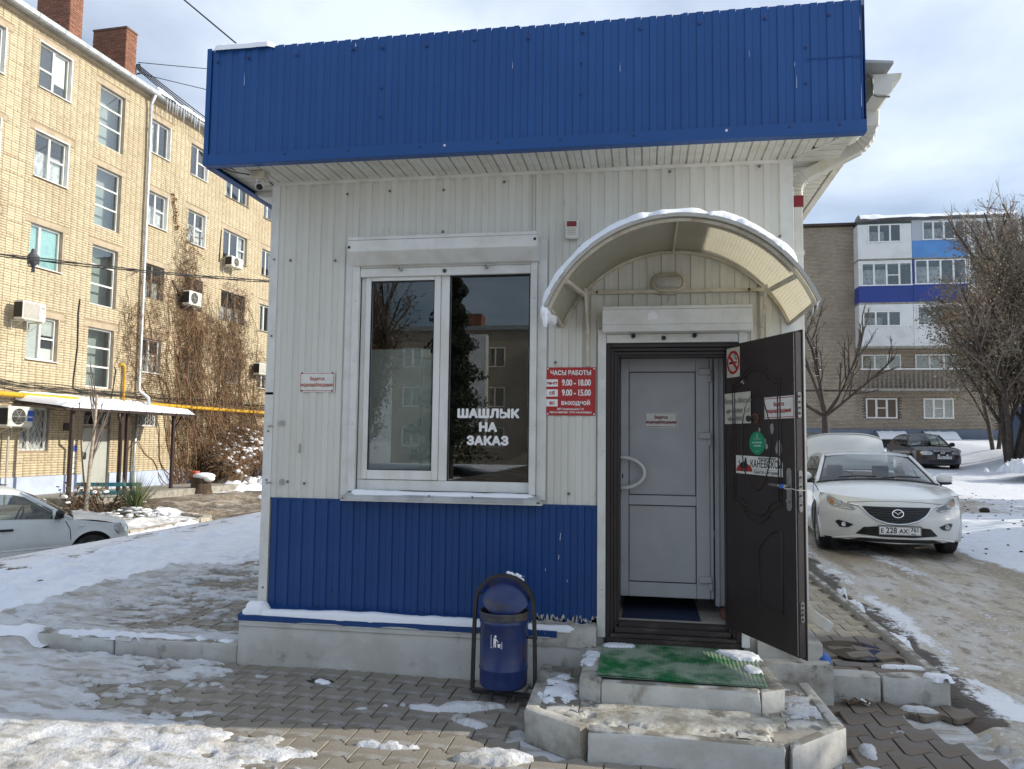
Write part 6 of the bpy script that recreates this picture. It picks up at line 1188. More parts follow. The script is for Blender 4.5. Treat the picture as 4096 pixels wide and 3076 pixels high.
for (p, q, z) in full:
    u_, v_, z_ = lbview(p, z); fr2.append((z_ if abs(u_) < 0.655 and abs(v_) < 0.49 and z_ > 1 else 1e6, p, q, z))
fr2.sort()
for (_, p, q, z) in fr2[:290]:
    o = D2.objects.new('brick', bme); COL.objects.link(o); o.parent = lb; o.location = (0.001, p, z + rr_.uniform(-.0015, .0015)); o.scale = (rr_.uniform(0.8, 1.25), 1, 1)
R3 = np.array([(p, q, z) for (_, p, q, z) in fr2[290:]] + cutb); nb = len(R3); dpt = 0.013 * (0.8 + 0.45 * rng.random(nb)); p, q, z = R3.T; z = z + 0.0015 * (rng.random(nb) - .5) * 2
e_ = 0.002
VB = np.stack([np.stack([np.full(nb, 0.0005), p, z], -1), np.stack([np.full(nb, .0005), q, z], -1), np.stack([np.full(nb, .0005), q, z + BH], -1), np.stack([np.full(nb, .0005), p, z + BH], -1), np.stack([dpt, p + e_, z + e_], -1), np.stack([dpt, q - e_, z + e_], -1), np.stack([dpt, q - e_, z + BH - e_], -1), np.stack([dpt, p + e_, z + BH - e_], -1)], 1).reshape(-1, 3)
FB = (np.arange(nb)[:, None, None] * 8 + np.array([(4, 5, 6, 7), (0, 1, 5, 4), (1, 2, 6, 5), (2, 3, 7, 6), (3, 0, 4, 7)])[None]).reshape(-1, 4)
tag(link_np('brickwork', VB, FB, 'brick_cream', lb), kind='stuff')
for (s0, s1, z0, z1) in lint: MB().box(0.0005, 0.010, s0 + 0.006, s1 - 0.006, z0 + 0.005, z1 - 0.012).build('lintel', 'lintel', lb)
MB().box(0.001, 0.045, S0, 21.79, -1.2, 0.383).build('plinth', 'plinth_blue', lb); MB().box(0.001, 0.045, 23.05, S1, -1.2, 0.383).build('plinth', 'plinth_blue', lb)
# windows
def lbox(name, m, par, *a, bevel=0.0): return MB().box(*a).build(name, m, par, bevel=bevel)
fd_ = -0.13
def bars(b_, s0, s1, z0, z1, fw_, mull=(), trans=(), d0=fd_ - 0.03, d1=fd_ + 0.03):
    b_.box(d0, d1, s0, s0 + fw_, z0, z1); b_.box(d0, d1, s1 - fw_, s1, z0, z1); b_.box(d0, d1, s0 + fw_, s1 - fw_, z0, z0 + fw_); b_.box(d0, d1, s0 + fw_, s1 - fw_, z1 - fw_, z1)
    for m_ in mull: b_.box(d0 + 0.002, d1 + 0.004, m_ - fw_ * .7, m_ + fw_ * .7, z0 + fw_, z1 - fw_)
    for (a, c, z) in trans: b_.box(d0 + 0.004, d1 + 0.002, a, c, z - fw_ * .5, z + fw_ * .5)
for wi, (s0, s1, z0, z1, stl) in enumerate(wins):
    sm = (s0 + s1) / 2; wz = z1 - z0
    f = MB(); mull = [sm]; trans = []
    if stl in ('shade', 'old', 'lace', 'blind') or (stl == 'two' and wi % 3 == 0): trans = [(sm, s1 - .05, z0 + wz * 0.52)] if stl != 'shade' else [(s0 + .05, sm, z0 + wz * 0.45)]
    if stl == 'stair': mull = []; trans = [(s0 + .05, s1 - .05, z0 + wz * 0.36), (s0 + .05, s1 - .05, z0 + wz * 0.68)]
    if stl in ('three', 'brown3'): mull = [s0 + (s1 - s0) * .34, s0 + (s1 - s0) * .67]; trans = [(mull[1], s1 - .05, z0 + wz * 0.5)]
    if stl in ('transom', 'ring', 'dark'): mull = []
    if stl == 'teal': mull = [s0 + (s1 - s0) * .36]
    if stl == 'grille': trans = [(s0 + .05, s0 + .40, z0 + wz * .72)]; mull = [s0 + .42]
    bars(f, s0 + 0.003, s1 - 0.003, z0 + 0.003, z1 - 0.003, 0.055 if stl != 'transom' else 0.04, mull, trans)
    fm = 'pvc' if stl not in ('brown', 'brown3') else 'rail_wood'
    if stl == 'dark': fm = 'reveal'
    wob = f.build('window', fm, lb)
    lbox('pane', 'flat_glass', wob, fd_ - 0.004, fd_, s0 + 0.05, s1 - 0.05, z0 + 0.05, z1 - 0.05)
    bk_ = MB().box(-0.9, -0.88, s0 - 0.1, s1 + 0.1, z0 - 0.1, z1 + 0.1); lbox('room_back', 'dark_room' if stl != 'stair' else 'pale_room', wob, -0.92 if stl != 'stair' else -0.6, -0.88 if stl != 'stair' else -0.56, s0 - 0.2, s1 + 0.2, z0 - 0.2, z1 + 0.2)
    def cloth(a, c, zb, zt, m, amp=0.012, off=-0.22): MB().sheet([[(off + amp * math.sin(s * 60), s, zz_) for s in np.linspace(a, c, 26)] for zz_ in (zb, (zb + zt) / 2, zt)]).build('curtain', m, wob, True)
    if stl == 'lace': cloth(s0 + .05, s1 - .05, z0 + .02, z0 + wz * .62, 'curtain')
    elif stl == 'shade': cloth(sm + .02, s1 - .1, z0 + wz * .30, z1 - .05, 'ink_white', 0.0, -0.17)
    elif stl == 'teal': cloth(s0 + .04, s1 - .04, z0 + wz * .30, z1 - .03, 'curtain_teal', 0.002, -0.18); cloth(mull[0], s1 - .04, z0 + wz * .03, z1 - .03, 'curtain_teal', 0.002, -0.175)
    elif stl == 'blind': cloth(s0 + .04, sm, z0 + .03, z1 - .04, 'blind', 0.0, -0.17); cloth(sm, s1 - .05, z0 + wz * .6, z1 - .04, 'blind', 0, -0.17); cloth(sm, s1 - .05, z0 + .03, z0 + wz * .3, 'ink_white', 0, -0.17)
    elif stl in ('two', 'three') and wi % 2: cloth(s0 + .05, s0 + .45, z0 + .05, z1 - .05, 'curtain')
    elif stl in ('three',): cloth(s1 - .5, s1 - .06, z0 + .05, z1 - .05, 'curtain')
    elif stl in ('brown', 'brown3', 'old'): cloth(s0 + .1, s1 - .1, z0 + .05, z0 + wz * .5, 'curtain', 0.02)
    elif stl == 'grille': cloth(s0 + .05, s1 - .05, z0 + .05, z1 - .05, 'curtain', 0.01)
    if stl in ('lace', 'shade', 'three', 'teal', 'two', 'old', 'blind'): MB().prism([(-0.10, z0 + 0.035), (0.075, z0 + 0.005), (0.075, z0 - 0.02), (-0.10, z0 + 0.004)], 'y', s0 - 0.02, s1 + 0.02).build('sill', 'pvc' if stl != 'three' else 'concrete_grey', wob)
    if stl in ('lace', 'shade', 'teal', 'stair', 'two', 'three', 'blind'): lbox('reveal_lining', 'pvc' if stl in ('lace', 'shade', 'two') else 'lintel', wob, -0.10, 0.016, s1 - 0.002, s1 + 0.045, z0, z1 + 0.045); 
    if stl in ('lace', 'shade') and s0 < 23: lbox('reveal_lining', 'pvc', wob, -0.10, 0.016, s0 - 0.045, s1 - 0.003, z1 + 0.001, z1 + 0.045)
    if stl == 'grille':
        gr = MB()
        for k in range(-9, 10):
            for sg in (1, -1):
                pts = []
                for t in np.linspace(0, 1, 2):
                    pass
                a0 = sm + k * 0.17; z_lo, z_hi = z0 + .03, z1 - .03; dx = (z_hi - z_lo) * 0.55 * sg; p0, p1 = (a0, z_lo), (a0 + dx, z_hi)
                def clip(p0, p1):
                    (x0, y0), (x1, y1) = p0, p1
                    for lim, sgn in ((s0 + .03, 1), (s1 - .03, -1)):
                        f0, f1 = (x0 - lim) * sgn, (x1 - lim) * sgn
                        if f0 < 0 and f1 < 0: return None
                        if f0 < 0: t = f0 / (f0 - f1); x0, y0 = x0 + (x1 - x0) * t, y0 + (y1 - y0) * t
                        elif f1 < 0: t = f0 / (f0 - f1); x1, y1 = x0 + (x1 - x0) * t, y0 + (y1 - y0) * t
                    return (x0, y0), (x1, y1)
                c_ = clip(p0, p1)
                if c_: gr.tube([(-0.05 + 0.004 * sg, c_[0][0], c_[0][1]), (-0.05 + 0.004 * sg, c_[1][0], c_[1][1])], 0.008, 4)
        gr.build('window_grille', 'pvc', wob)
    if stl == 'ring':
        gr = MB()
        for k in range(9):
            for j in range(3): 
                c0, c1 = s0 + 0.08 + k * 0.125, z0 + 0.09 + j * 0.16 + 0.05 * (k % 2)
                gr.tube([(-0.06, c0 + 0.06 * math.cos(a), c1 + 0.085 * math.sin(a)) for a in np.linspace(0, 2 * math.pi, 11)], 0.006, 4, False)
        gr.build('window_grille', 'pvc', wob)
# roof edge: eave, gutter, snow
MB().box(-11.2, 0.30, S0 - 0.3, S1 + 0.3, ZT, ZT + 0.06).build('roof', 'roof_zinc', lb)
MB().add([(0.30, S0, ZT + 0.061), (0.30, S1, ZT + 0.061), (-5.5, S1, ZT + 1.3), (-5.5, S0, ZT + 1.3), (-11.2, S0, ZT + 0.061), (-11.2, S1, ZT + 0.061)], [(0, 1, 2, 3), (3, 2, 5, 4)]).build('roof', 'roof_zinc', lb)
s = S0
while s < S1:
    e = min(s + 0.98, S1); MB().prism([(0.26, ZT + 0.14), (0.26, ZT + 0.015), (0.35, ZT - 0.02), (0.40, ZT + 0.02), (0.42, ZT + 0.15), (0.405, ZT + 0.15), (0.385, ZT + 0.03), (0.345, ZT - 0.005), (0.275, ZT + 0.02), (0.275, ZT + 0.14)], 'y', s, e - 0.012).build('gutter', 'zinc', lb); s += 0.98
MB().box(0.002, 0.12, S0, S1, ZT - 0.10, ZT - 0.003).build('cornice', 'lintel', lb)
def lbsnow(s0, s1, hgt, seed, label, off=0.28):
    b_ = MB(); rows = []
    for j in range(7):
        v = j / 6; a = math.pi * v; rows.append([(off - 0.55 * v + 0.14 * (1 - v) * fbm(np.array([s * 2.5]), np.array([1.0]), 3, seed)[0], s, ZT + 0.10 + 0.10 * v + hgt * math.sin(a) ** .6 * (0.3 + fbm(np.array([s * 1.8]), np.array([v]), 3, seed)[0]) * min(1, (s - s0) / .1 + .02, (s1 - s) / .1 + .02)) for s in np.linspace(s0, s1, 50)])
    o = b_.sheet(rows).build('roof_snow', 'snow_clean', None, True); o.matrix_world = LBM; tag(o, label, 'snow', kind='stuff'); return o
lbsnow(24.3, 27.2, 0.28, 3, 'thick snow ledge with icicles hanging over the gutter of the brick house', 0.42); lbsnow(18.0, 24.0, 0.10, 5, 'thin snow line on the gutter beneath the two brick chimneys'); lbsnow(27.4, 36, 0.10, 6, 'thin snow on the gutter of the brick house beyond the icicles')
ic = empty('icicle_row', lbp(0.42, 25.6, ZT + 0.05), LBR, 'row of long icicles hanging from the gutter of the brick house', 'icicles')
for k in range(13): s = -1.0 + 0.165 * k + rr_.uniform(-.04, .04); ln = rr_.uniform(0.15, 0.75); MB().lathe([(0.035, 0.1), (0.028, 0), (0.016, -ln * .6), (0.002, -ln)], 6, (0.02, s, 0)).build('icicle', 'ice', ic, True)
# chimneys
_u = MB().box(0, 1, 0, 1, 0, 1).build('brick', 'brick_red'); ubr = _u.data; D2.objects.remove(_u)
def chimney(s0, s1, off0, off1, z0, z1, label):
    e = empty('chimney', lbp(off0, s0, z0), LBR, label, 'chimney', None); w_, d_ = off1 - off0, s1 - s0
    MB().box(0.006, w_ - 0.006, 0.006, d_ - 0.006, 0, z1 - z0 - .01).build('core', 'mortar_red', e)
    h = 0.075; k = 0; zz_ = 0
    while zz_ + h < z1 - z0:
        for (face, ln) in (('s', w_), ('e', d_)):
            x = -(0.13 if k % 2 else 0.0)
            while x < ln - 0.02:
                a, c = max(x + .006, 0), min(x + 0.254, ln); pr = rr_.uniform(0.002, 0.012)
                if c - a > 0.03:
                    q = D2.objects.new('brick', ubr); COL.objects.link(q); q.parent = e
                    if face == 's': q.location = (a, -pr, zz_ + .006); q.scale = (c - a, pr + .02, h - .01)
                    else: q.location = (w_ - .02, a, zz_ + .006); q.scale = (pr + .02, c - a, h - .01)
                x += 0.26
        zz_ += h; k += 1
    MB().box(-0.02, w_ + 0.02, -0.02, d_ + 0.02, z1 - z0 - 0.009, z1 - z0 + 0.06).build('cap', 'mortar_red', e); return e
chimney(20.80, 21.35, -1.75, -0.45, 13.9, 17.9, 'taller red brick chimney at the top left edge of the photo'); chimney(23.40, 23.95, -1.85, -0.45, 13.9, 16.36, 'shorter red brick chimney with bunched cables on the roof of the brick house')
# downpipes
dpm = MB().tube([(0.34, 24.08, ZT - 0.01), (0.16, 24.1, 13.75), (0.14, 24.15, 12.0), (0.14, 24.18, 3.4), (0.16, 24.18, 3.25), (0.34, 24.45, 3.02), (0.36, 24.5, 2.62)], 0.062, 12).build('downpipe', 'zinc', lb, True)
for z in (12.9, 10.6, 9.0, 7.2, 5.5, 3.7): MB().tube([(0.14, 24.16, z), (0.14, 24.16, z + 0.05)], 0.074, 12).build('pipe_clamp', 'zinc', dpm)
MB().tube([(0.12, 24.16, 2.45), (0.12, 24.12, 0.9), (0.12, 24.1, -0.1)], 0.055, 12).build('downpipe', 'zinc', lb, True)
# gas pipes
gp = empty('gas_pipe', lbp(0.25, 20, 2.79), LBR, 'yellow gas main running along the brick house above its ground floor', 'gas pipe')
for (a, c) in ((-12, -0.9), (-0.89, 1.2), (4.6, 9.5), (9.51, 21)): MB().tube([(0, a, 0), (0, c, 0)], 0.075, 12).build('pipe_length', 'gas_yellow', gp, True, auto=40)
for s in (-0.9, 4.9, 9.5, -6): MB().tube([(0, s - 0.02, 0), (0, s + 0.02, 0)], 0.084, 12).build('flange', 'gas_yellow', gp)
gv = MB().tube([(0.0, 23.30, 4.05), (0.08, 23.32, 4.12), (0.10, 23.42, 4.12), (0.10, 23.47, 4.0), (0.10, 23.48, 2.7)], 0.045, 10).build('gas_riser', 'gas_yellow', None, True); gv.matrix_world = LBM; tag(gv, 'short upright yellow gas pipe above the entrance canopy', 'gas pipe')
# entrance canopy
ec = empty('entrance_canopy', lbp(0, 21.6, 0), LBR, 'snow covered entrance canopy on dark brown posts in front of the grey house door', 'canopy')
CO = 1.75; cs0, cs1 = -2.55, 3.35
MB().prism([(0.05, 2.62), (CO, 2.44), (CO, 2.40), (0.05, 2.56)], 'y', cs0, cs1).build('roof_deck', 'dark_brown', ec)
MB().prism([(CO + .003, 2.46), (CO + .003, 2.36), (CO + 0.10, 2.36), (CO + 0.11, 2.46)], 'y', cs0 - 0.03, cs1 + 0.03).build('gutter', 'dark_brown', ec)
for s in np.linspace(cs0 + 0.2, cs1 - 0.2, 8): MB().box(CO + .112, CO + 0.125, s, s + 0.03, 2.35, 2.47).build('gutter_hook', 'dark_brown', ec)
for s in (-2.02, 0.02, 0.30, 2.62): MB().box(CO - 0.22, CO - 0.12, s - 0.05, s + 0.05, -0.45, 2.40).build('post', 'dark_brown', ec, bevel=0.006)
for (s, d) in ((2.62, 1),): MB().tube([(CO - 0.17, s + 0.05, 1.85), (CO - 0.17, s + 0.45, 2.38)], 0.035, 4, True, True).build('brace', 'dark_brown', ec)
MB().tube([(CO + .05, -0.35, 2.36), (CO + 0.05, -0.35, 2.2), (CO - 0.05, -0.12, 2.0), (CO - 0.06, -0.12, -0.25)], 0.045, 10).build('canopy_downpipe', 'dark_brown', ec, True)
sn_rows = []
for j in range(9):
    v = j / 8; sn_rows.append([(0.05 + (CO + 0.08) * v, s, 2.63 - 0.19 * v + (0.0 if j == 8 else (0.16 if j else 0.25) + 0.06 * fbm(np.array([s * 1.6]), np.array([v * 3]), 3, 8)[0] * (0.4 if s > 0.1 else 1.3)) * min(1, (s - cs0) / .12 + .1, (cs1 + .05 - s) / .12 + .1)) for s in np.linspace(cs0, cs1 + .05, 60)])
MB().sheet(sn_rows).build('snow_layer', 'snow_clean', ec, True)
hd_ = empty('house_door', lbp(-0.12, 22.41, -0.14), LBR, 'grey steel entrance door of the brick house under the canopy', 'door')
MB().box(0, 0.05, -0.605, 0.235, 0, 2.03).build('door_leaf', 'door_grey', hd_, bevel=0.004); MB().box(0.0, 0.04, 0.245, 0.605, 0, 2.03).build('side_panel', 'door_grey', hd_, bevel=0.004); MB().box(0.05, 0.10, -0.52, -0.50, 0.95, 1.25).build('handle', 'steel', hd_)
MB().box(0.05, 0.075, -0.46, -0.36, 1.0, 1.22).build('entry_phone', 'black_metal', hd_)
pn = empty('notice_board', lbp(0.02, 21.55, 1.0), LBR, 'strip of torn paper notices beside the grey house door', 'notices')
for k, (s, z, w_, h_, m_) in enumerate(((-.14, .22, .30, .16, 'brand_blue'), (-.12, .02, .24, .17, 'paper'), (-.10, -.16, .2, .15, 'paper'), (-.13, -.34, .22, .14, 'paper'), (-.08, -.5, .16, .13, 'paper'), (-.11, .40, .2, .12, 'paper_old'))): MB().box(0, 0.003 + .001 * k, s - w_ / 2, s + w_ / 2, z - h_ / 2, z + h_ / 2).build('paper_sheet', m_, pn)
hs_ = MB().box(0.02, 0.06, 20.95, 21.35, 1.78, 2.02).build('house_sign', 'dark_brown', None); hs_.matrix_world = LBM; tag(hs_, 'small dark sign box on the brick wall left of the entrance canopy post', 'sign')
sl_ = empty('entrance_slab', lbp(0, 21.7, 0), LBR, 'low concrete landing slab in front of the house door', 'slab'); MB().box(0.046, 2.25, -2.6, 6.6, -0.9, -0.17).build('slab', 'concrete_grey', sl_, bevel=0.02)
# air conditioners
def ac(off, s, z, w_, h_, label, logo=None, fan='sq', group=None):
    e = empty('air_conditioner', lbp(off, s, z), LBR, label, 'air conditioner', group)
    MB().box(0.0, 0.30, 0, w_, 0, h_).build('casing', 'ac_white', e, bevel=0.02)
    MB().box(-0.0, 0.30, -0.004, -0.0005, 0.06, h_ - 0.06).build('side_coil', 'black', e)
    cy_, cz_ = w_ * 0.42, h_ * .5; r = h_ * .40
    if fan == 'sq':
        MB().box(0.301, 0.304, 0.06, w_ * .72, .05, h_ - .05).build('fan_guard', 'reveal', e); g_ = MB()
        for k in range(14): g_.box(0.304, 0.312, 0.06, w_ * .72, .055 + k * (h_ - .11) / 14, .06 + k * (h_ - .11) / 14 + .006)
        g_.build('guard_bars', 'ac_white', e)
    else:
        MB().lathe([(r, 0), (r, 0.004)], 28, (0.3005, cy_, cz_), 'x').build('fan_guard', 'black', e); g_ = MB()
        for k in range(1, 6):
            rk = r * k / 5; g_.tube([(0.312, cy_ + rk * math.cos(a), cz_ + rk * math.sin(a)) for a in np.linspace(0, 2 * math.pi, 23)], 0.005, 4, False)
        for k in range(6): a = k * math.pi / 3; g_.tube([(0.311, cy_, cz_), (0.311, cy_ + r * math.cos(a), cz_ + r * math.sin(a))], 0.006, 4)
        g_.build('guard_bars', 'grey_plastic', e)
    for s_ in (0.12, w_ - 0.12): 
        b_ = MB().box(-off + .02, 0.32, s_ - .015, s_ + .015, -0.035, -0.003); b_.box(-off + .02, -off + .05, s_ - .015, s_ + .015, -0.30, -0.035); b_.tube([(-off + .04, s_, -.28), (0.25, s_, -0.03)], .010, 4); b_.build('bracket', 'ac_white', e)
    LM = lambda s_, z_: frame_m((0.3035, s_, z_), (0, 1, 0), (0, 0, 1))
    if logo == 'Haier':
        MB().box(0.3005, 0.303, w_ * .76, w_ * .985, h_ * .28, h_ * .82).build('logo_panel', 'brand_blue', e); text('lettering', 'Haier', 0.085, 'ink_white', e, LM(w_ * .872, h_ * .50), bold=0.002)
    elif logo == 'LG':
        text('lettering', 'LG', 0.07, 'ink_wine', e, LM(w_ * .87, h_ * .42), bold=0.002); ring(MB(), 0.022, 0.030, 0, .001, 20).xf(LM(w_ * .87, h_ * .66)).build('emblem', 'ink_wine', e)
    elif logo: MB().box(0.3005, 0.303, w_ * .80, w_ * .93, h_ * .70, h_ * .76).build('logo_panel', 'ink_red' if logo == 'red' else 'ink_grey', e)
    return e
ac(0.22, 18.66, 4.98, 0.86, 0.56, 'cream air conditioner unit with square grille on the brick wall beside the blinds window', 'dash'); ac(0.35, 18.25, 1.86, 0.88, 0.58, 'air conditioner unit with blue maker panel above the plinth beside the grille window', 'Haier', 'round')
ac(0.22, 26.28, 6.76, 0.80, 0.54, 'white air conditioner unit in the middle of the dead vines', 'LG', 'round'); ac(0.20, 29.05, 8.88, 0.86, 0.44, 'white air conditioner unit under the upper three part window', 'red', 'round'); ac(0.18, 31.55, 4.5, 0.80, 0.52, 'small white air conditioner unit low at the right end of the vines', None, 'sq')
MB_ = MB().tube([lbp(0.2, 18.75, 1.84), lbp(0.2, 18.75, -0.9)], 0.028, 8).build('support_post', 'grey_plastic', None); tag(MB_, 'thin grey post under the air conditioner with the blue panel', 'post')
# cables on the facade
_bun = {}
def cab(name, pts, r, label, group=None, world=False):
    par = None
    if group: par = _bun.setdefault(group, None) or empty(group, (0, 0, 0), 0, label, 'cable'); _bun[group] = par
    o = MB().tube([p if world else lbp(*p) for p in pts], r, 5).build('cable' if group else name, 'cable', par, True)
    return o if group else tag(o, label, 'cable')
cab('wall_cable', [(0.03, 21.35, 6.05), (0.04, 21.3, 5.6), (0.03, 21.35, 4.5), (0.03, 21.25, 3.4), (0.03, 21.25, 3.15), (0.05, 21.6, 3.03), (0.05, 23.0, 3.05)], 0.022, 'thick black cable running down the brick wall left of the stairwell windows')
cab('wall_cable', [(0.03, 23.05, 4.0), (0.04, 23.12, 3.9), (0.03, 23.05, 3.3), (0.04, 22.95, 2.9)], 0.018, 'short black cable hanging beside the yellow gas riser')
cab('wall_cable', [(0.03, 28.95, 10.4), (0.04, 28.9, 9.9), (0.04, 28.85, 9.0)], 0.018, 'black pipe lagging looped down to the upper air conditioner')
cab('wall_cable', [(0.03, 25.9, 7.6), (0.1, 26.1, 7.3), (0.1, 26.2, 7.05)], 0.03, 'short black hose beside the air conditioner in the vines')
for k in range(5): cab('facade_cable', [(0.05 + .02 * k, s, 2.98 + 0.045 * k + 0.05 * math.sin(s * (0.9 + .13 * k) + k) + (0.06 if s < 19 else 0)) for s in np.arange(10, 40, 0.7)], 0.014, 'bundle of sagging black cables above the yellow gas main', 'facade_cables')
for k in range(3): cab('facade_cable', [(0.3, s, 2.62 - 0.10 * abs(math.sin(s * 1.6 + k * 1.3))) for s in np.arange(16.5, 21.2, 0.2)], 0.010, 'loose cable loops hanging under the yellow gas main', 'cable_loops')
# cable bundle from the chimney, overhead wires, pigeon
for k in range(4):
    P0 = lbp(-0.42, 23.98, 15.1 + 0.06 * k); P1 = lbp(2.4 + 0.2 * k, 36, 13.1 + 0.1 * k); pts = [P0.lerp(P1, t) + Vector((0, 0, -0.55 * math.sin(math.pi * t))) for t in np.linspace(0, 1, 12)]
    cab('roof_cable', pts, 0.022, 'black cables bundled at the shorter chimney and running off behind the kiosk roof', 'chimney_cables', True)
rc = MB().tube([lbp(-0.40 + 0.09 * math.cos(a), 24.02, 15.1 + 0.22 * math.sin(a) + 0.05 * math.sin(3 * a)) for a in np.linspace(0, 12, 40)], 0.018, 5).build('cable_coil', 'cable', None, True); tag(rc, 'coil of black cable on the side of the shorter chimney', 'cable')
for (a, c, sg, lab) in ((lbp(-.4, 24, 15.35), Vector((2, 26, 17.5)), 0.7, 'thin upper wire from the chimney towards the kiosk roof'), (lbp(-.4, 24, 14.95), Vector((2, 26, 14.6)), 0.9, 'slack wire from the chimney passing behind the blue fascia')): cab('roof_wire', [a.lerp(c, t) + Vector((0, 0, -sg * math.sin(math.pi * t))) for t in np.linspace(0, 1, 16)], 0.014, lab, None, True)
A_, B_ = Vector((-9.9, 5.5, 4.86)), Vector((-6.6, 15.0, 5.97))
for k in range(3): cab('overhead_cable', [A_.lerp(B_, t) + Vector((0.03 * k, 0, -0.10 * math.sin(math.pi * t) + 0.03 * math.sin(t * 14 + 2 * k))) for t in np.linspace(-0.5, 1.6, 40)], 0.012, 'twisted black overhead cable with a pigeon in front of the brick house', 'overhead_cable', True)
cab('overhead_wire', [Vector((-4.2, -3.2, 8.0)).lerp(Vector((-0.03, 0.1, 4.40)), t) + Vector((0, 0, -0.10 * math.sin(math.pi * t))) for t in np.linspace(0, 1, 12)], 0.006, 'single thin wire coming down to the left top corner of the kiosk', None, True)
pg = empty('pigeon', (-9.33, 8.20, 5.10), R_(35), 'dark grey pigeon perched on the overhead cable', 'pigeon')
b = MB(); b.lathe([(0.004, -0.12), (0.04, -0.09), (0.07, -0.05), (0.10, 0.0), (0.112, 0.06), (0.098, 0.12), (0.06, 0.165), (0.042, 0.19), (0.042, 0.215), (0.036, 0.24), (0.015, 0.255), (0.002, 0.258)], 12); b.xf(Matrix.Rotation(R_(14), 4, 'X')); b.build('body', 'pigeon', pg, True)
MB().prism([(-0.028, -0.10), (0.028, -0.10), (0.034, -0.21), (-0.034, -0.21)], 'y', 0.03, 0.045).build('tail', 'pigeon', pg); MB().lathe([(0.010, 0), (0.002, 0.03)], 6, (0, -0.11, 0.23), 'y').build('beak', 'black', pg)
for sx in (-1, 1): MB().ell((sx * 0.088, 0.02, 0.03), (0.02, 0.05, 0.11), 8, 8).build('wing', 'pigeon', pg, True)
# ---- dead vines ----------------------------------------------------------
def tubes_np(paths, radii, sides=3):
    """paths: array (n,k,3), radii (n,k) -> V,F triangle-tube mesh"""
    n_, k_, _ = paths.shape; d = np.gradient(paths, axis=1); d /= np.linalg.norm(d, axis=2, keepdims=True) + 1e-9
    ref = np.where(np.abs(d[..., 2:3]) < 0.9, np.array([0, 0, 1.0]), np.array([1.0, 0, 0])); a = np.cross(d, ref); a /= np.linalg.norm(a, axis=2, keepdims=True) + 1e-9; b_ = np.cross(d, a)
    ang = 2 * np.pi * np.arange(sides) / sides; V = paths[:, :, None, :] + radii[:, :, None, None] * (a[:, :, None, :] * np.cos(ang)[None, None, :, None] + b_[:, :, None, :] * np.sin(ang)[None, None, :, None])
    idx = np.arange(n_ * k_ * sides).reshape(n_, k_, sides); nx_ = np.roll(idx, -1, axis=2)
    F = np.stack([idx[:, :-1], nx_[:, :-1], nx_[:, 1:], idx[:, 1:]], -1).reshape(-1, 4); return V.reshape(-1, 3), F
def leaves_np(C, size, r_):
    n_ = len(C); a = r_.normal(size=(n_, 3)); a /= np.linalg.norm(a, axis=1, keepdims=True); t = r_.normal(size=(n_, 3)); b_ = np.cross(a, t); b_ /= np.linalg.norm(b_, axis=1, keepdims=True) + 1e-9; s_ = (size * (0.6 + 0.8 * r_.random(n_)))[:, None]
    V = np.stack([C - a * s_, C + b_ * s_ * .55, C + a * s_, C - b_ * s_ * .55], 1).reshape(-1, 3); F = np.arange(n_ * 4).reshape(-1, 4); return V, F
def walk(r_, starts, steps, step, drift, jit, hug=0.12):
    n_ = len(starts); P = np.zeros((n_, steps, 3)); P[:, 0] = starts; d = drift + 0.6 * r_.normal(size=(n_, 3)) * np.array([0.15, 1, 1])
    for i in range(1, steps): d = 0.75 * d + 0.25 * drift + jit * r_.normal(size=(n_, 3)) * np.array([0.5, 1, 1]); d /= np.linalg.norm(d, axis=1, keepdims=True); P[:, i] = P[:, i - 1] + d * step; P[:, i, 0] = np.clip(P[:, i, 0], 0.03, None) * (1 - 0.06) + 0.06 * hug
    return P
vn = empty('dead_vine', LBO, LBR, 'tangle of leafless brown vines climbing the brick house from the ground to the fourth floor', 'vine')
vr = np.random.default_rng(11)
def dens(s, z): # where the vine covers the wall
    c = np.exp(-((s - 26.9 + 0.05 * (z - 6)) / (0.55 + 0.04 * np.clip(9.6 - z, 0, 9))) ** 2) * (z < 9.9) * (0.6 + 0.5 * (z < 8.5)) + 0.75 * np.exp(-((s - 28.6 - 0.25 * (6 - z)) / 1.6) ** 2) * (z < 6.6) + 0.55 * np.exp(-((s - 25.0) / 0.9) ** 2) * (z < 7.6) * (z > 2.6) + 0.55 * np.exp(-((s - 30.4) / 1.0) ** 2) * (z < 8.2) + 0.8 * np.exp(-((s - 30.5) / 2.0) ** 2) * (z < 3.0) + 0.45 * np.exp(-((s - 23.7) / 0.5) ** 2) * (z > 2.8) * (z < 6.3) * (z < 6.3 - (23.4 - s)) + 0.5 * np.exp(-((s - 32.2) / .7) ** 2) * (z < 5.5) * (z > 2.6)
    return np.clip(c * (0.45 + 1.1 * fbm(s * 1.3, z * 0.9, 3, 71)), 0, 1)
cs_ = vr.uniform(22.8, 34, 42000); cz_ = vr.uniform(-0.2, 9.9, 42000); ok = vr.random(42000) < dens(cs_, cz_) ** 1.5 * 0.36; st_ = np.stack([vr.uniform(0.04, 0.30, ok.sum()) * (0.5 + 0.9 * (cz_[ok] < 3)), cs_[ok], cz_[ok]], -1)
P = walk(vr, st_, 9, 0.10, np.array([0.0, -0.05, 0.45]) * np.where(vr.random(len(st_)) < .5, 1, -1)[:, None], 0.62); V, F = tubes_np(P, np.linspace(0.011, 0.004, 9)[None, :] * vr.uniform(0.5, 1.3, len(P))[:, None]); tag(link_np('twigs', V, F, 'vine', vn), kind='stuff')
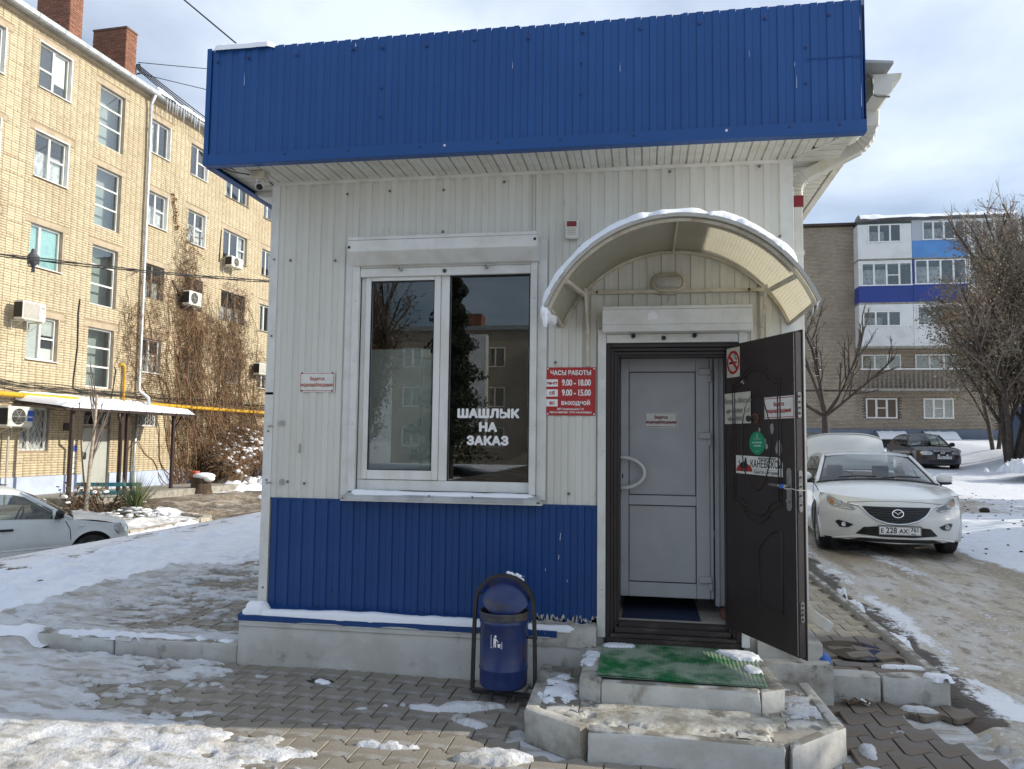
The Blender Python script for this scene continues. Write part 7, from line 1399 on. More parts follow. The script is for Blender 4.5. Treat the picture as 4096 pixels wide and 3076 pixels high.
stem0 = np.stack([np.full(46, 0.10), vr.uniform(26.5, 31.5, 46), np.full(46, -0.4)], -1); P = walk(vr, stem0, 46, 0.19, np.array([0.0, -0.22, 0.85]), 0.20); V, F = tubes_np(P, np.linspace(0.035, 0.008, 46)[None, :] * vr.uniform(0.5, 1.2, 46)[:, None], 5); link_np('stems', V, F, 'vine', vn)
k_ = vr.random(42000) < dens(cs_, cz_) * np.exp(-((cs_ - 26.6) / 0.9) ** 2) * (cz_ > 5) * 0.16 + dens(cs_, cz_) * 0.025; C = np.stack([vr.uniform(0.1, 0.32, k_.sum()), cs_[k_], cz_[k_]], -1); V, F = leaves_np(C, 0.05, vr); tag(link_np('dry_leaves', V, F, 'vine_leaf', vn), kind='stuff')
tp = np.array([[(0.08, 26.0 - 0.02 * k + .05 * math.sin(k), 9.6 + 0.08 * k) for k in range(17)]]); C = np.repeat(tp[0], 9, 0) + vr.normal(size=(17 * 9, 3)) * .05; V, F = leaves_np(C, 0.045, vr); tag(link_np('dry_leaves', V, F, 'vine_leaf', vn), kind='stuff'); V, F = tubes_np(tp, np.full((1, 17), .012), 5); link_np('stems', V, F, 'vine', vn)
# big hanging mound of twigs with snow at the right foot of the wall
md = empty('snowy_shrub', LBO, LBR, 'broad mound of brown hanging twigs with snow lumps at the foot of the wall', 'shrub')
nm_ = 5200; s_ = vr.uniform(27.6, 35.5, nm_); top = 1.25 + 1.1 * np.exp(-((s_ - 30.5) / 1.6) ** 2) + 0.35 * vr.random(nm_); o_ = vr.uniform(0.2, 1.9, nm_); hz = top * (1 - (o_ / 2.3) ** 2 * .55) - vr.random(nm_) ** 2 * 0.7 - 0.35
st_ = np.stack([o_, s_, hz], -1); P = walk(vr, st_, 9, 0.105, np.array([0.25, 0.0, -0.55]), 0.60, 1.2); P[:, :, 2] = np.maximum(P[:, :, 2], -0.6); V, F = tubes_np(P, np.linspace(0.011, 0.005, 9)[None, :] * vr.uniform(0.6, 1.3, nm_)[:, None]); tag(link_np('twigs', V, F, 'vine', md), kind='stuff')
b = MB()
for k in range(620):
    s = vr.uniform(27.9, 35); o = vr.uniform(0.35, 1.8); z = (1.25 + 1.1 * math.exp(-((s - 30.5) / 1.6) ** 2)) * (1 - (o / 2.3) ** 2 * .55) - 0.20 - 0.75 * vr.random() ** 1.6
    b.ell((o, s, z), (vr.uniform(.05, .13), vr.uniform(.05, .17), vr.uniform(.03, .075)), 7, 5)
tag(b.build('snow_lumps', 'snow_clean', md, True), kind='stuff')
# ---- yard things -----------------------------------------------------------
bch = empty('bench', (-12.5, 15.0, -0.46), R_(24), 'teal painted park bench with two back slats near the house entrance', 'bench')
bch.scale = (1, 1, .78)
for z in (0.80, 0.50): MB().box(-0.86, 0.86, 0.14, 0.175, z, z + 0.145).build('back_slat', 'teal_wood', bch, bevel=0.005)
for y in (-0.28, -0.14, 0.0): MB().box(-0.86, 0.86, y, y + 0.12, 0.42, 0.455).build('seat_slat', 'seat_wood', bch, bevel=0.004)
for x in (-0.6, 0.6):
    b_ = MB(); b_.box(x - .02, x + .02, 0.10, 0.139, 0, 0.95); b_.box(x - .02, x + .02, -0.26, -0.22, 0, 0.419); b_.box(x - .019, x + .019, -0.22, 0.10, 0.37, 0.419); b_.build('leg', 'black_metal', bch)
def grow(r_, base, h, lean, levels, nb, ratio, spread, r0, up=0.35, seg=6, first=0.3, wob=0.12):
    """recursive limbs -> list of (path(seg,3), radii)"""
    out = []
    def rec(p, d, L_, r, lv):
        pts = [np.array(p)]; dd = np.array(d)
        for i in range(seg - 1): dd = dd + wob * r_.normal(size=3) + np.array([0, 0, up * 0.12 * (1 if lv else 0)]); dd /= np.linalg.norm(dd); pts.append(pts[-1] + dd * L_ / (seg - 1))
        rr = np.linspace(r, r * (0.55 if lv < levels else 0.3), seg); out.append((np.array(pts), rr, lv))
        if lv < levels:
            nbr = nb[lv] if isinstance(nb, (list, tuple)) else nb
            for k in range(nbr):
                t = first + (1 - first) * (k + r_.random()) / nbr if lv == 0 else 0.2 + 0.8 * (k + r_.random()) / nbr
                i = min(seg - 2, int(t * (seg - 1))); q = pts[i] + (pts[i + 1] - pts[i]) * (t * (seg - 1) - i); base_d = pts[i + 1] - pts[i]; base_d /= np.linalg.norm(base_d)
                a = r_.uniform(0, 2 * np.pi); ref = np.cross(base_d, [0.3, 0.2, 0.93]); ref /= np.linalg.norm(ref) + 1e-9; r2 = np.cross(base_d, ref); sp = spread * r_.uniform(0.6, 1.25)
                nd = base_d * np.cos(sp) + (ref * np.cos(a) + r2 * np.sin(a)) * np.sin(sp) + np.array([0, 0, up * .5]); nd /= np.linalg.norm(nd); rec(q, nd, L_ * ratio * r_.uniform(0.7, 1.2) * (1 - 0.35 * t), max(0.004, rr[i] * 0.55), lv + 1)
    rec(base, np.array(lean) / np.linalg.norm(lean), h, r0, 0); return out
def tree_obj(name, limbs, parent, bark='bark', twig='twig', split=1):
    for lo_, hi_, nm, mm, sd in ((0, split, 'trunk', bark, 7), (split + 1, 9, 'branches', twig, 3)):
        sel = [l for l in limbs if lo_ <= l[2] <= hi_]
        if sel: V, F = tubes_np(np.array([l[0] for l in sel]), np.array([l[1] for l in sel]), sd); o = link_np(nm, V, F, mm, parent, True); tag(o, kind='stuff' if lo_ else None)
tr = np.random.default_rng(5)
sp_ = empty('sapling', (-12.0, 13.5, -0.56), 0, 'young bare tree with pale bark growing in front of the teal bench', 'tree')
limbs = grow(tr, (0, 0, 0), 3.3, (0.06, 0.02, 1), 2, [9, 3], 0.48, 0.42, 0.06, 0.5, 8, 0.28, 0.03) + [(l[0], l[1], 1) for l in grow(tr, (-0.02, 0, 0.5), 2.6, (-0.2, 0.05, 1), 1, 4, 0.3, 0.4, 0.03, 0.4, 8, 0.3, 0.03)]
tree_obj('sapling', limbs, sp_, 'bark_pale', 'twig', 0)
yc = empty('yucca', (-10.95, 14.1, -0.66), 0, 'spiky yucca with snow on its drooping lower leaves in the kerbed bed', 'plant')
V = []; F = []; yr = np.random.default_rng(3)
for k in range(170):
    el = yr.uniform(-0.25, 1.2) if k % 3 else yr.uniform(0.5, 1.45); az = yr.uniform(0, 6.28); L_ = yr.uniform(0.85, 1.25); w_ = yr.uniform(.011, .019); c = np.array([0, 0, 0.28]); d = np.array([math.cos(az) * math.cos(el), math.sin(az) * math.cos(el), math.sin(el)]); sd_ = np.array([-math.sin(az), math.cos(az), 0]); o = len(V)
    for t in (0, .35, .7, 1.0): p_ = c + d * L_ * t + np.array([0, 0, -0.25 * t * t * (1.2 - el) * .6]); ww = w_ * (1 - t ** 2) + .001; V += [tuple(p_ - sd_ * ww), tuple(p_ + sd_ * ww)]
    F += [(o, o + 1, o + 3, o + 2), (o + 2, o + 3, o + 5, o + 4), (o + 4, o + 5, o + 7, o + 6)]
tag(link_mesh('leaves', V, F, 'yucca', yc, recalc=False), kind='stuff'); b = MB()
for k in range(80): az = yr.uniform(0, 6.28); r = yr.uniform(0.10, 1.0); b.ell((r * math.cos(az), r * math.sin(az), 0.36 - 0.30 * r + yr.uniform(-.05, .08)), (yr.uniform(.05, .13), yr.uniform(.04, .10), yr.uniform(.015, .035)), 7, 5)
tag(b.build('snow_lumps', 'snow_clean', yc, True), kind='stuff')
def dry_bush(loc, r, h, n_, label, seed, snow=6, leaf=True):
    e = empty('garden_shrub', loc, 0, label, 'shrub'); r_ = np.random.default_rng(seed); st_ = np.stack([r_.normal(size=n_) * r * .3, r_.normal(size=n_) * r * .3, np.zeros(n_)], -1); P = np.zeros((n_, 7, 3)); P[:, 0] = st_; d = st_ * 1.6 / r + np.array([0, 0, 1.0]) + .3 * r_.normal(size=(n_, 3))
    for i in range(1, 7): d = d + .25 * r_.normal(size=(n_, 3)); d /= np.linalg.norm(d, axis=1, keepdims=True); P[:, i] = P[:, i - 1] + d * h / 6.5
    V, F = tubes_np(P, np.linspace(.009, .004, 7)[None, :] * np.ones((n_, 1))); tag(link_np('twigs', V, F, 'vine', e), kind='stuff')
    if leaf: C = P[:, 2:].reshape(-1, 3); C = C[r_.random(len(C)) < .6]; V, F = leaves_np(C, .055, r_); tag(link_np('dry_leaves', V, F, 'leaf_dry', e), kind='stuff')
    if snow:
        b = MB()
        for k in range(snow): p_ = P[r_.integers(n_), 5]; b.ell(tuple(p_), (r_.uniform(.05, .12), r_.uniform(.05, .12), r_.uniform(.035, .08)), 8, 6)
        tag(b.build('snow_lumps', 'snow_clean', e, True), kind='stuff')
    return e
dry_bush((-11.8, 13.9, -0.50), 0.45, 0.95, 60, 'withered hydrangea with a cap of snow beside the pale sapling', 31, 5); dry_bush((-12.5, 13.7, -0.45), 0.35, 0.9, 30, 'withered shrub with dry leaves left of the pale sapling', 32, 2); dry_bush((-11.4, 14.6, -0.56), 0.5, 0.5, 50, 'low clump of reddish dry stems between sapling and yucca', 33, 2); dry_bush((-13.1, 13.4, -0.42), 0.4, 0.45, 30, 'low dry stalks with snow at the left end of the bed', 34, 5, False)
sm_ = empty('tree_stump', (-12.9, 20.5, -0.42), 0, 'dark tree stump topped with snow and an orange pot', 'stump'); MB().lathe([(0.42, 0), (0.36, 0.2), (0.34, 0.55), (0.33, 0.62), (0.001, 0.63)], 18).build('stump', 'stump', sm_, True, auto=40); b = MB(); b.ell((0.10, 0, 0.66), (0.40, 0.36, 0.13), 14, 8); b.ell((0.36, -0.1, 0.58), (0.2, .2, .12), 10, 7); b.build('snow_cap', 'snow_clean', sm_, True)
pt = MB().lathe([(0.12, 0.0), (0.15, 0.18), (0.16, 0.18), (0.16, 0.22), (0.13, 0.22), (0.12, 0.1)], 16, (-13.13, 20.45, 0.20)).build('flower_pot', 'terracotta', None, True, auto=40); tag(pt, 'orange clay pot standing on the snowy tree stump', 'pot')
kb_ = empty('bed_kerb', (-9.6, 13.5, -0.8), 0, 'curved edging of rough tan stones round the yucca bed', 'kerb'); pts = [(-9.62, 11.2), (-9.58, 11.8), (-9.57, 12.4), (-9.58, 13.0), (-9.58, 13.6), (-9.58, 14.2), (-9.55, 14.8), (-9.6, 15.4), (-9.85, 15.85), (-10.35, 16.1), (-10.9, 16.3)]
for (p, q) in zip(pts, pts[1:]):
    d = (Vector((q[0] - p[0], q[1] - p[1]))).normalized(); n_ = Vector((-d.y, d.x)) * 0.12; a, c = Vector(p) + d * .02, Vector(q) - d * .02; h_ = rr_.uniform(.13, .19); rough_poly([tuple(a + n_), tuple(a - n_), tuple(c - n_), tuple(c + n_)], -0.1, h_, 'kerb_stone', 'kerb_tan', kb_, 0.03, int(p[1] * 7), 9.6, -13.5)
# snow on the bed and under the shrub mound
def snow_heap(name, cx, cy, rx, ry, z, h, seed, label, n_=40, mt='snow'):
    xs_ = np.linspace(-rx, rx, n_); ys_ = np.linspace(-ry, ry, n_); X, Y = np.meshgrid(xs_, ys_); f = np.clip(1.05 - (X / rx) ** 2 - (Y / ry) ** 2, -.3, 1) + 0.7 * (fbm(X * 1.6 + seed, Y * 1.6, 4, seed) - .5); Zv = h * np.clip(f, -0.4, 1) * (0.1 + 1.7 * fbm(X * 3.5, Y * 3.5, 4, seed + 4)); idx = np.arange(X.size).reshape(X.shape); F = np.stack([idx[:-1, :-1], idx[:-1, 1:], idx[1:, 1:], idx[1:, :-1]], -1).reshape(-1, 4); o = link_np(name, np.stack([cx + X, cy + Y, z + Zv], -1).reshape(-1, 3), F, mt, None, True); tag(o, label, 'snow', kind='stuff')
snow_heap('snow_bank', -10.7, 13.5, 1.1, 2.3, -0.72, 0.16, 5, 'bright snow covering the yucca bed behind the tan edging stones', 60, 'snow_trodden'); snow_heap('snow_bank', -9.15, 12.9, 0.45, 2.6, -0.84, 0.20, 6, 'snow strip lying outside the tan edging stones'); snow_heap('snow_bank', -11.8, 13.4, 1.2, 0.7, -0.56, 0.14, 9, 'snow round the foot of the pale sapling', 40, 'snow_trodden'); snow_heap('snow_bank', -13.2, 25.5, 1.5, 4.5, -0.56, 0.45, 7, 'heaped bright snow at the foot of the shrub mound'); snow_heap('snow_bank', -11.2, 22.3, 1.9, 0.55, -0.74, 0.16, 8, 'low snow strip beside the muddy yard')
# ================================================================== CARS (local: x across, y from nose 0 back to L, z up)
def lerp(a, b, t): return a + (b - a) * t
def interp(tab, y): return float(np.interp(y, [t[0] for t in tab], [t[1] for t in tab]))
def make_car(name, loc, rz, label, paint, P, cat='car', group=None):
    car = empty(name, loc, rz, label, cat, group); w, Lc = P['w'], P['L']; zs = lambda y: interp(P['zs'], y); zb = P['zb']; yf = P['yf']
    def sx(y, z):
        """half width of the body side at (y,z)"""
        t = (z - 0.55) / 0.45; wy = w * (1 - 0.10 * max(0, (0.9 - y) / 0.9) ** 2 - 0.12 * max(0, (y - (Lc - 1.0)) / 1.0) ** 2); return wy * (1 - 0.055 * max(0, t) ** 2 - 0.05 * max(0, -t) ** 2) - 0.012 * math.exp(-((z - P['crease']) / 0.05) ** 2)
    def f(x, z):
        u = min(1.0, abs(x) / w); a = (z - P['zn']) / 0.35; return yf * (0.30 * u ** 2 + 0.70 * u ** P['np']) + (P['kt'] * a * a if a > 0 else P['kb'] * a * a)
    U = np.linspace(-1, 1, 33)
    ztop = lambda u: zs(yf) + P['nosec'] * (1 - abs(u) ** 2.2)
    body = MB(); rows = []
    for j in range(13):
        v = j / 12; r = []
        for u in U:
            z = lerp(zb + 0.03 * abs(u), ztop(u), v); x = u * sx(yf, z); y = f(u * w, z)
            if abs(u) > 0.999: y = yf + (0.02 if v > .9 else 0.0) 
            r.append((x, min(y, yf + 0.02), z))
        rows.append(r)
    body.sheet(rows)
    # hood
    hood = MB(); yA = P['yA']; hr = []
    for j in range(11):
        v = j / 10; r = []
        for u in U:
            ye = lerp(yf + 0.0, yA, v); y0 = min(f(u * w, ztop(u)), yf) ; yb_ = lerp(P['wb'][0], yA, abs(u) ** 2.4); y = lerp(y0, yb_, v); z = lerp(ztop(u), lerp(P['wb'][1], zs(yA), abs(u) ** 2.4), v ** 0.9) + 0.035 * math.sin(math.pi * v) * (1 - 0.3 * abs(u)) - 0.012 * math.exp(-((abs(u) - 0.72) / 0.06) ** 2) * math.sin(math.pi * min(1, v + .1)); x = u * lerp(sx(yf, ztop(u)), sx(ye, zs(ye)), v); r.append((x, y, z + (0 if j else 0)))
        hr.append(r)
    hood.sheet(hr)
    # sides with wheel arches cut out
    ys = np.arange(yf, Lc - P['yr'] + 1e-6, 0.035); nz = 18; WA = [(P['wy'][0], P['R'] + P['gap']), (P['wy'][1], P['R'] + P['gap'])]
    for sg in (-1, 1):
        G = [[None] * (nz + 1) for _ in ys]
        for i, y in enumerate(ys):
            for j in range(nz + 1):
                z = lerp(zb, zs(y), j / nz); yy = y
                for (yc, ra) in WA:
                    d = math.hypot(y - yc, z - P['R']); 
                    if abs(d - ra) < 0.028 and d > 1e-3: yy = yc + (y - yc) * ra / d; z = P['R'] + (z - P['R']) * ra / d
                flare = sum(0.016 * math.exp(-((math.hypot(yy - yc, z - P['R']) - ra) / 0.05) ** 2) for yc, ra in WA); G[i][j] = (sg * (sx(yy, z) + flare), yy, z)
        V = [p for r in G for p in r]; F = []
        for i in range(len(ys) - 1):
            for j in range(nz):
                q = [i * (nz + 1) + j, (i + 1) * (nz + 1) + j, (i + 1) * (nz + 1) + j + 1, i * (nz + 1) + j + 1]; c = np.mean([V[k] for k in q], axis=0)
                if any(math.hypot(c[1] - yc, c[2] - P['R']) < ra - 0.004 for yc, ra in WA): continue
                F.append(tuple(q))
        body.add(V, F)
        for (yc, ra) in WA: # arch lips
            A = np.linspace(-0.35, math.pi + 0.35, 26); pts = [(yc + ra * math.cos(a), P['R'] + ra * math.sin(a)) for a in A]; pts = [p for p in pts if p[1] > zb - 0.01]
            body.sheet([[(sg * (sx(y, z) + 0.014), y, z) for y, z in pts], [(sg * (sx(y, z) - 0.05), y, z) for y, z in pts]])
    # rear
    yr0 = Lc - P['yr']; rows = []
    for j in range(7):
        v = j / 6; r = []
        for u in U: z = lerp(zb + 0.03, zs(yr0), v); r.append((u * sx(yr0, z), yr0 + P['yr'] * (1 - abs(u) ** 3) * (0.9 + 0.1 * math.sin(math.pi * v)), z))
        rows.append(r)
    body.sheet(rows)
    yC, yD = P['yC'], P['yD']    # rear end of side glass, deck start
    if not P.get('open'):
        body.sheet([[(u * (sx(yD, zs(yD)) if True else 0), lerp(yD, yr0 + P['yr'] * (1 - abs(u) ** 3) * .9, v), lerp(lerp(zs(yD) + 0.05, zs(yD), abs(u) ** 3), lerp(zs(yr0) + 0.03, zs(yr0), abs(u) ** 3), v)) for u in U] for v in np.linspace(0, 1, 5)])
    bo = body.build('body', paint, car, True, auto=40); ho = hood.build('hood', paint, car, True, auto=40)
    # greenhouse
    roof = P['roof']; zr = lambda y: interp(roof, y); yW = P['wt'][0]; zmax = max(z for _, z in roof)
    def gx_(y, z): b_ = sx(y, zs(y)) - 0.025; t = (z - zs(y)) / max(0.05, zmax - zs(2.0)); return b_ - P['tumble'] * max(0, t) ** 1.15
    ycols = sorted(set(np.round(np.concatenate([np.linspace(yA, yD, 46), [q for wv in P['wins'] for q in wv]]), 4))); vr_ = [0, P['vlo'], 0.3, 0.5, 0.7, P['vhi'], 0.95, 1.0]
    gbody = MB(); gls = {}; pls = {}
    for sg in (-1, 1):
        for i in range(len(ycols) - 1):
            for j in range(len(vr_) - 1):
                q = []
                for (ii, jj) in ((i, j), (i + 1, j), (i + 1, j + 1), (i, j + 1)):
                    y = ycols[ii]; z = lerp(zs(y), max(zr(y), zs(y) + 0.002), vr_[jj]); q.append((sg * gx_(y, z), y, z))
                ym = (ycols[i] + ycols[i + 1]) / 2; inz = P['vlo'] - 1e-6 <= vr_[j] and vr_[j + 1] <= P['vhi'] + 1e-6; tall = zr(ym) - zs(ym) > P.get('mint', 0.14); iw = any(a - 1e-4 <= ycols[i] and ycols[i + 1] <= c + 1e-4 for a, c in P['wins'])
                (gls.setdefault((sg, [a for a, c in P['wins'] if a - 1e-4 <= ycols[i] and ycols[i + 1] <= c + 1e-4][0]), MB()) if (inz and iw and tall) else pls.setdefault((sg, sum(ym > c for a, c in P['wins'])), MB()) if (inz and tall and P['wins'][0][0] < ym < P['wins'][-1][1]) else gbody).add(q, [(0, 1, 2, 3)])
    def roofcurve(y, z, n_, bow): return [(u * gx_(y, z), y + bow * (abs(u) ** 2), z + 0.045 * (1 - abs(u) ** 2.5)) for u in np.linspace(-1, 1, n_)]
    rts = [y for y in np.linspace(yW, P['rt'], 14)]; gbody.sheet([[(x, y, z) for (x, y, z) in roofcurve(y, zr(y), 17, 0.0)] for y in rts])
    gbody.build('roof', paint, car, True, auto=40); [g_.build('side_window', 'car_glass', car, True, auto=40) for g_ in gls.values()]; [g_.build('window_pillar', 'black_gloss' if P.get('gloss') else 'black', car) for g_ in pls.values()]
    # windscreen: from hood rear edge up to roof front edge
    n_ = 21; UU = np.linspace(-1, 1, n_); base = [(u * (sx(yA, zs(yA)) - 0.05), lerp(P['wb'][0] + .01, yA + 0.02, abs(u) ** 2.4), lerp(P['wb'][1], zs(yA) + .01, abs(u) ** 2.4)) for u in UU]; top = [(u * (gx_(yW, zr(yW)) - 0.02), yW + 0.03 * u * u - .0, zr(yW) + 0.045 * (1 - abs(u) ** 2.5)) for u in UU]
    ws = MB().sheet([[tuple(Vector(b_).lerp(Vector(t_), v) + Vector((0, -0.04 * math.sin(math.pi * v) * (1 - u * u * .6), 0.03 * math.sin(math.pi * v) * (1 - u * u)))) for u, b_, t_ in zip(UU, base, top)] for v in np.linspace(0, 1, 9)]); ws.build('windscreen', 'car_glass', car, True)
    for sg in (0, -1): # A pillars
        pts = [Vector(base[sg]).lerp(Vector(top[sg]), v) + Vector((0, -0.035 * math.sin(math.pi * v) * .4, 0)) for v in np.linspace(-0.02, 1.02, 9)]; MB().tube(pts, 0.036, 6).build('pillar', paint, car, True); MB().tube([p + Vector((0.03 if sg == 0 else -0.03, -0.02, 0.0)) for p in pts], 0.014, 5).build('pillar_seal', 'black', car)
    MB().tube([Vector(p) + Vector((0, -0.02, 0.004)) for p in base], 0.02, 6).build('cowl', 'black', car); 
    for x0, x1 in ((-0.55, -0.02), (0.05, 0.6)): MB().tube([(x0, P['wb'][0] + 0.02, P['wb'][1] + 0.03), (lerp(x0, x1, .5), P['wb'][0] + 0.045, P['wb'][1] + 0.055), (x1, P['wb'][0] + 0.05, P['wb'][1] + 0.05)], 0.010, 5).build('wiper', 'black', car)
    # rear window
    rt_ = P['rt']; rg = [[(u * lerp(gx_(rt_, zr(rt_)), gx_(yD, zs(yD) + .05), v), lerp(rt_, yD, v), lerp(zr(rt_) + .045 * (1 - abs(u) ** 2.5), zs(yD) + 0.04, v)) for u in UU] for v in np.linspace(0, 1, 6)]; MB().sheet(rg).build('rear_window', 'car_glass', car, True)
    # inside: floor, dash, seats, wheel
    inn = MB(); inn.box(-w + 0.24, w - 0.24, yf + 0.25, Lc - 0.35, 0.16, 0.34); inn.box(-w + 0.20, w - 0.20, yA + 0.05, yA + 0.45, 0.55, zs(yA) - 0.02)
    for (yc, ra) in WA: inn.box(-w + 0.16, w - 0.16, yc - ra - .03, yc + ra + .03, 0.17, zs(yc) - 0.10)
    inn.build('underbody', 'black', car)
    sm_ = P.get('seat', 'seat_dark')
    for sg in (-1, 1): se = MB(); se.box(sg * .37 - .24, sg * .37 + .24, yA + 0.95, yA + 1.45, 0.34, 0.55); se.prism([(yA + 1.38, 0.5), (yA + 1.52, 0.5), (yA + 1.70, zmax - 0.42), (yA + 1.60, zmax - 0.42)], 'x', sg * .37 - .23, sg * .37 + .23); se.box(sg * .37 - .13, sg * .37 + .13, yA + 1.62, yA + 1.72, zmax - 0.41, zmax - 0.22); se.build('seat', sm_, car, bevel=0.03, seg=2)
    se = MB(); se.box(-0.6, 0.6, yA + 1.95, yA + 2.4, 0.34, 0.6); se.box(-0.6, 0.6, yA + 2.35, yA + 2.5, 0.5, zmax - 0.5); se.build('rear_seat', sm_, car, bevel=0.03)
    sw = MB().tube([(-0.37 * P.get('drv', 1) + 0.18 * math.cos(a), yA + 0.62 - 0.06 * math.sin(a), zs(yA) + 0.0 + 0.18 * math.sin(a)) for a in np.linspace(0, 2 * math.pi, 25)], 0.015, 6, False); sw.build('steering_wheel', 'black', car)
    # wheels
    def wheel(x, y, sg):
        e = D2.objects.new('wheel', None); COL.objects.link(e); e.parent = car; e.location = (x, y, P['R']); e.rotation_euler = (0, 0, math.pi if sg < 0 else 0); return e
    R = P['R']; Rr = P['Rr']
    tyre = MB().lathe([(Rr - .005, -0.10), (R - 0.03, -0.105), (R - 0.006, -0.085), (R, -0.05), (R, 0.05), (R - 0.006, 0.085), (R - 0.03, 0.105), (Rr - .004, 0.10), (Rr - .01, 0.07)], 36, (0, 0, 0), 'x')
    rim = MB(); ringp = [(Rr + 0.002, 0.098), (Rr - 0.018, 0.092), (Rr - 0.03, 0.05), (Rr - 0.03, 0.045)]
    Vv = []; Ff = []
    for (r, h) in ringp:
        for k in range(36): t = 2 * math.pi * k / 36; Vv.append((h, r * math.cos(t), r * math.sin(t)))
    for i in range(3):
        for k in range(36): Ff.append((i * 36 + k, i * 36 + (k + 1) % 36, (i + 1) * 36 + (k + 1) % 36, (i + 1) * 36 + k))
    rim.add(Vv, Ff); ns_ = P.get('spokes', 10)
    for k in range(ns_):
        a = 2 * math.pi * k / ns_ + (0.16 if (k % 2 and ns_ == 10) else 0); ca, sa = math.cos(a), math.sin(a); ww = 0.017 if ns_ == 10 else 0.03
        V4 = []
        for (r, hx, wd) in ((0.035, 0.082, ww * 1.3), (Rr - 0.02, 0.088, ww)):
            for (dx, dw) in ((0, -1), (0, 1), (-0.03, 1), (-0.03, -1)): V4.append((hx + dx, r * ca - dw * wd * sa, r * sa + dw * wd * ca))
        rim.add(V4, [(0, 1, 5, 4), (1, 2, 6, 5), (3, 0, 4, 7), (2, 3, 7, 6)])
    rim.lathe([(0.055, 0.05), (0.055, 0.088), (0.045, 0.094), (0.001, 0.094)], 16, (0, 0, 0), 'x'); back = MB().lathe([(Rr - 0.03, 0.03), (Rr - 0.03, 0.04)], 24, (0, 0, 0), 'x')
    tys = []
    for yw in P['wy']:
        for sg in (-1, 1):
            e = wheel(sg * (w - 0.125), yw, sg)
            if not tys: tys = [tyre.build('tyre', 'tyre', e, True, auto=40), rim.build('rim', P.get('rimm', 'rim'), e, True, auto=30), back.build('brake_disc', 'black', e)]
            else: [dup(o, e) for o in tys]
    def drape(polys, nm, m, off=0.004, par=car, res=0.05, sm=True):
        b = bmesh.new()
        for pl in polys:
            vs = [b.verts.new((x, 0, z)) for x, z in pl]; b.faces.new(vs)
        bmesh.ops.triangulate(b, faces=b.faces[:])
        for _ in range(4):
            le = [e for e in b.edges if e.calc_length() > res]
            if not le: break
            bmesh.ops.subdivide_edges(b, edges=le, cuts=1); bmesh.ops.triangulate(b, faces=b.faces[:])
        for v in b.verts: v.co.y = min(f(v.co.x, v.co.z), yf) - off
        bmesh.ops.recalc_face_normals(b, faces=b.faces); me = D2.meshes.new(nm); b.to_mesh(me); b.free(); me.materials.append(M[m]); o = D2.objects.new(nm, me); COL.objects.link(o); o.parent = par
        for p in me.polygons: p.use_smooth = sm
        return o
    def dline(pts, r, nm, m, off=0.002, par=car, n=6): 
        out = []
        for (a, c) in zip(pts, pts[1:]):
            for t in np.linspace(0, 1, 5)[:-1]: x, z = lerp(a[0], c[0], t), lerp(a[1], c[1], t); out.append((x, min(f(x, z), yf) - off, z))
        x, z = pts[-1]; out.append((x, min(f(x, z), yf) - off, z)); return MB().tube(out, r, n).build(nm, m, par, True)
    def sline(pts, r, nm, m, sgs=(-1, 1), off=0.0): # line on the body side, pts (y,z)
        for sg in sgs:
            out = []
            for (a, c) in zip(pts, pts[1:]):
                for t in np.linspace(0, 1, 6)[:-1]: y, z = lerp(a[0], c[0], t), lerp(a[1], c[1], t); out.append((sg * (sx(y, z) + off), y, z))
            y, z = pts[-1]; out.append((sg * (sx(y, z) + off), y, z)); MB().tube(out, r, 5).build(nm, m, car, True)
    def mirror_(sg, m, y, z, s=1.0): 
        b = MB(); b.ell((sg * (sx(y, zs(y)) + 0.12 * s), y, z + 0.05), (0.125 * s, 0.075 * s, 0.085 * s), 14, 10); o = b.build('side_mirror', m, car, True); MB().prism([(y - .05, z - .05), (y + .06, z - .05), (y + .04, z + .02), (y - .03, z + .02)], 'x', sg * (sx(y, zs(y)) - .05), sg * (sx(y, zs(y)) + .07)).build('mirror_foot', 'black', o); MB().ell((sg * (sx(y, zs(y)) + 0.12 * s), y - .004, z - 0.012), (0.118 * s, 0.07 * s, 0.03 * s), 12, 8).build('mirror_base', 'black', o, True)
    return car, drape, dline, sline, mirror_, f, sx, zs
sy = lambda pts: pts + [(-x, z) for x, z in reversed(pts)]
def mir(pts): return [(-x, z) for x, z in reversed(pts)]
# ---- white saloon with raised boot lid --------------------------------------
PM = dict(w=0.945, L=4.87, zs=[(0, .80), (.55, .835), (1.0, .895), (1.5, .945), (2.6, .985), (4.0, 1.03), (4.87, 1.04)], zb=0.20, yf=0.62, np=3.4, zn=0.52, kt=0.16, kb=0.07, nosec=-0.045, crease=0.68, yA=1.42, wb=(1.28, 1.015), wt=(2.20, 1.37), roof=[(1.42, .94), (1.7, 1.10), (2.0, 1.26), (2.2, 1.345), (2.5, 1.395), (3.0, 1.41), (3.5, 1.37), (3.9, 1.27), (4.3, 1.12), (4.5, 1.05)], rt=3.45, yC=3.9, yD=4.3, wins=[(1.78, 2.62), (2.72, 3.50)], vlo=0.06, vhi=0.86, tumble=0.24, wy=(0.98, 3.81), R=0.335, Rr=0.235, gap=0.055, yr=0.45, gloss=True, open=True, mint=0.10)
mz, drape, dline, sline, mirror_, ff, sxx, zss = make_car('parked_car', (6.17, 6.00, 0.075), R_(-5.0), 'white saloon car facing the camera on the icy road with its boot lid raised', 'car_white', PM)
gr_ = [(-0.435, 0.700), (0.435, 0.700), (0.400, 0.655), (0.345, 0.590), (0.26, 0.535), (0.13, 0.492), (0.0, 0.480), (-0.13, 0.492), (-0.26, 0.535), (-0.345, 0.590), (-0.400, 0.655)]
gg = drape([gr_], 'grille', 'grille', 0.006)
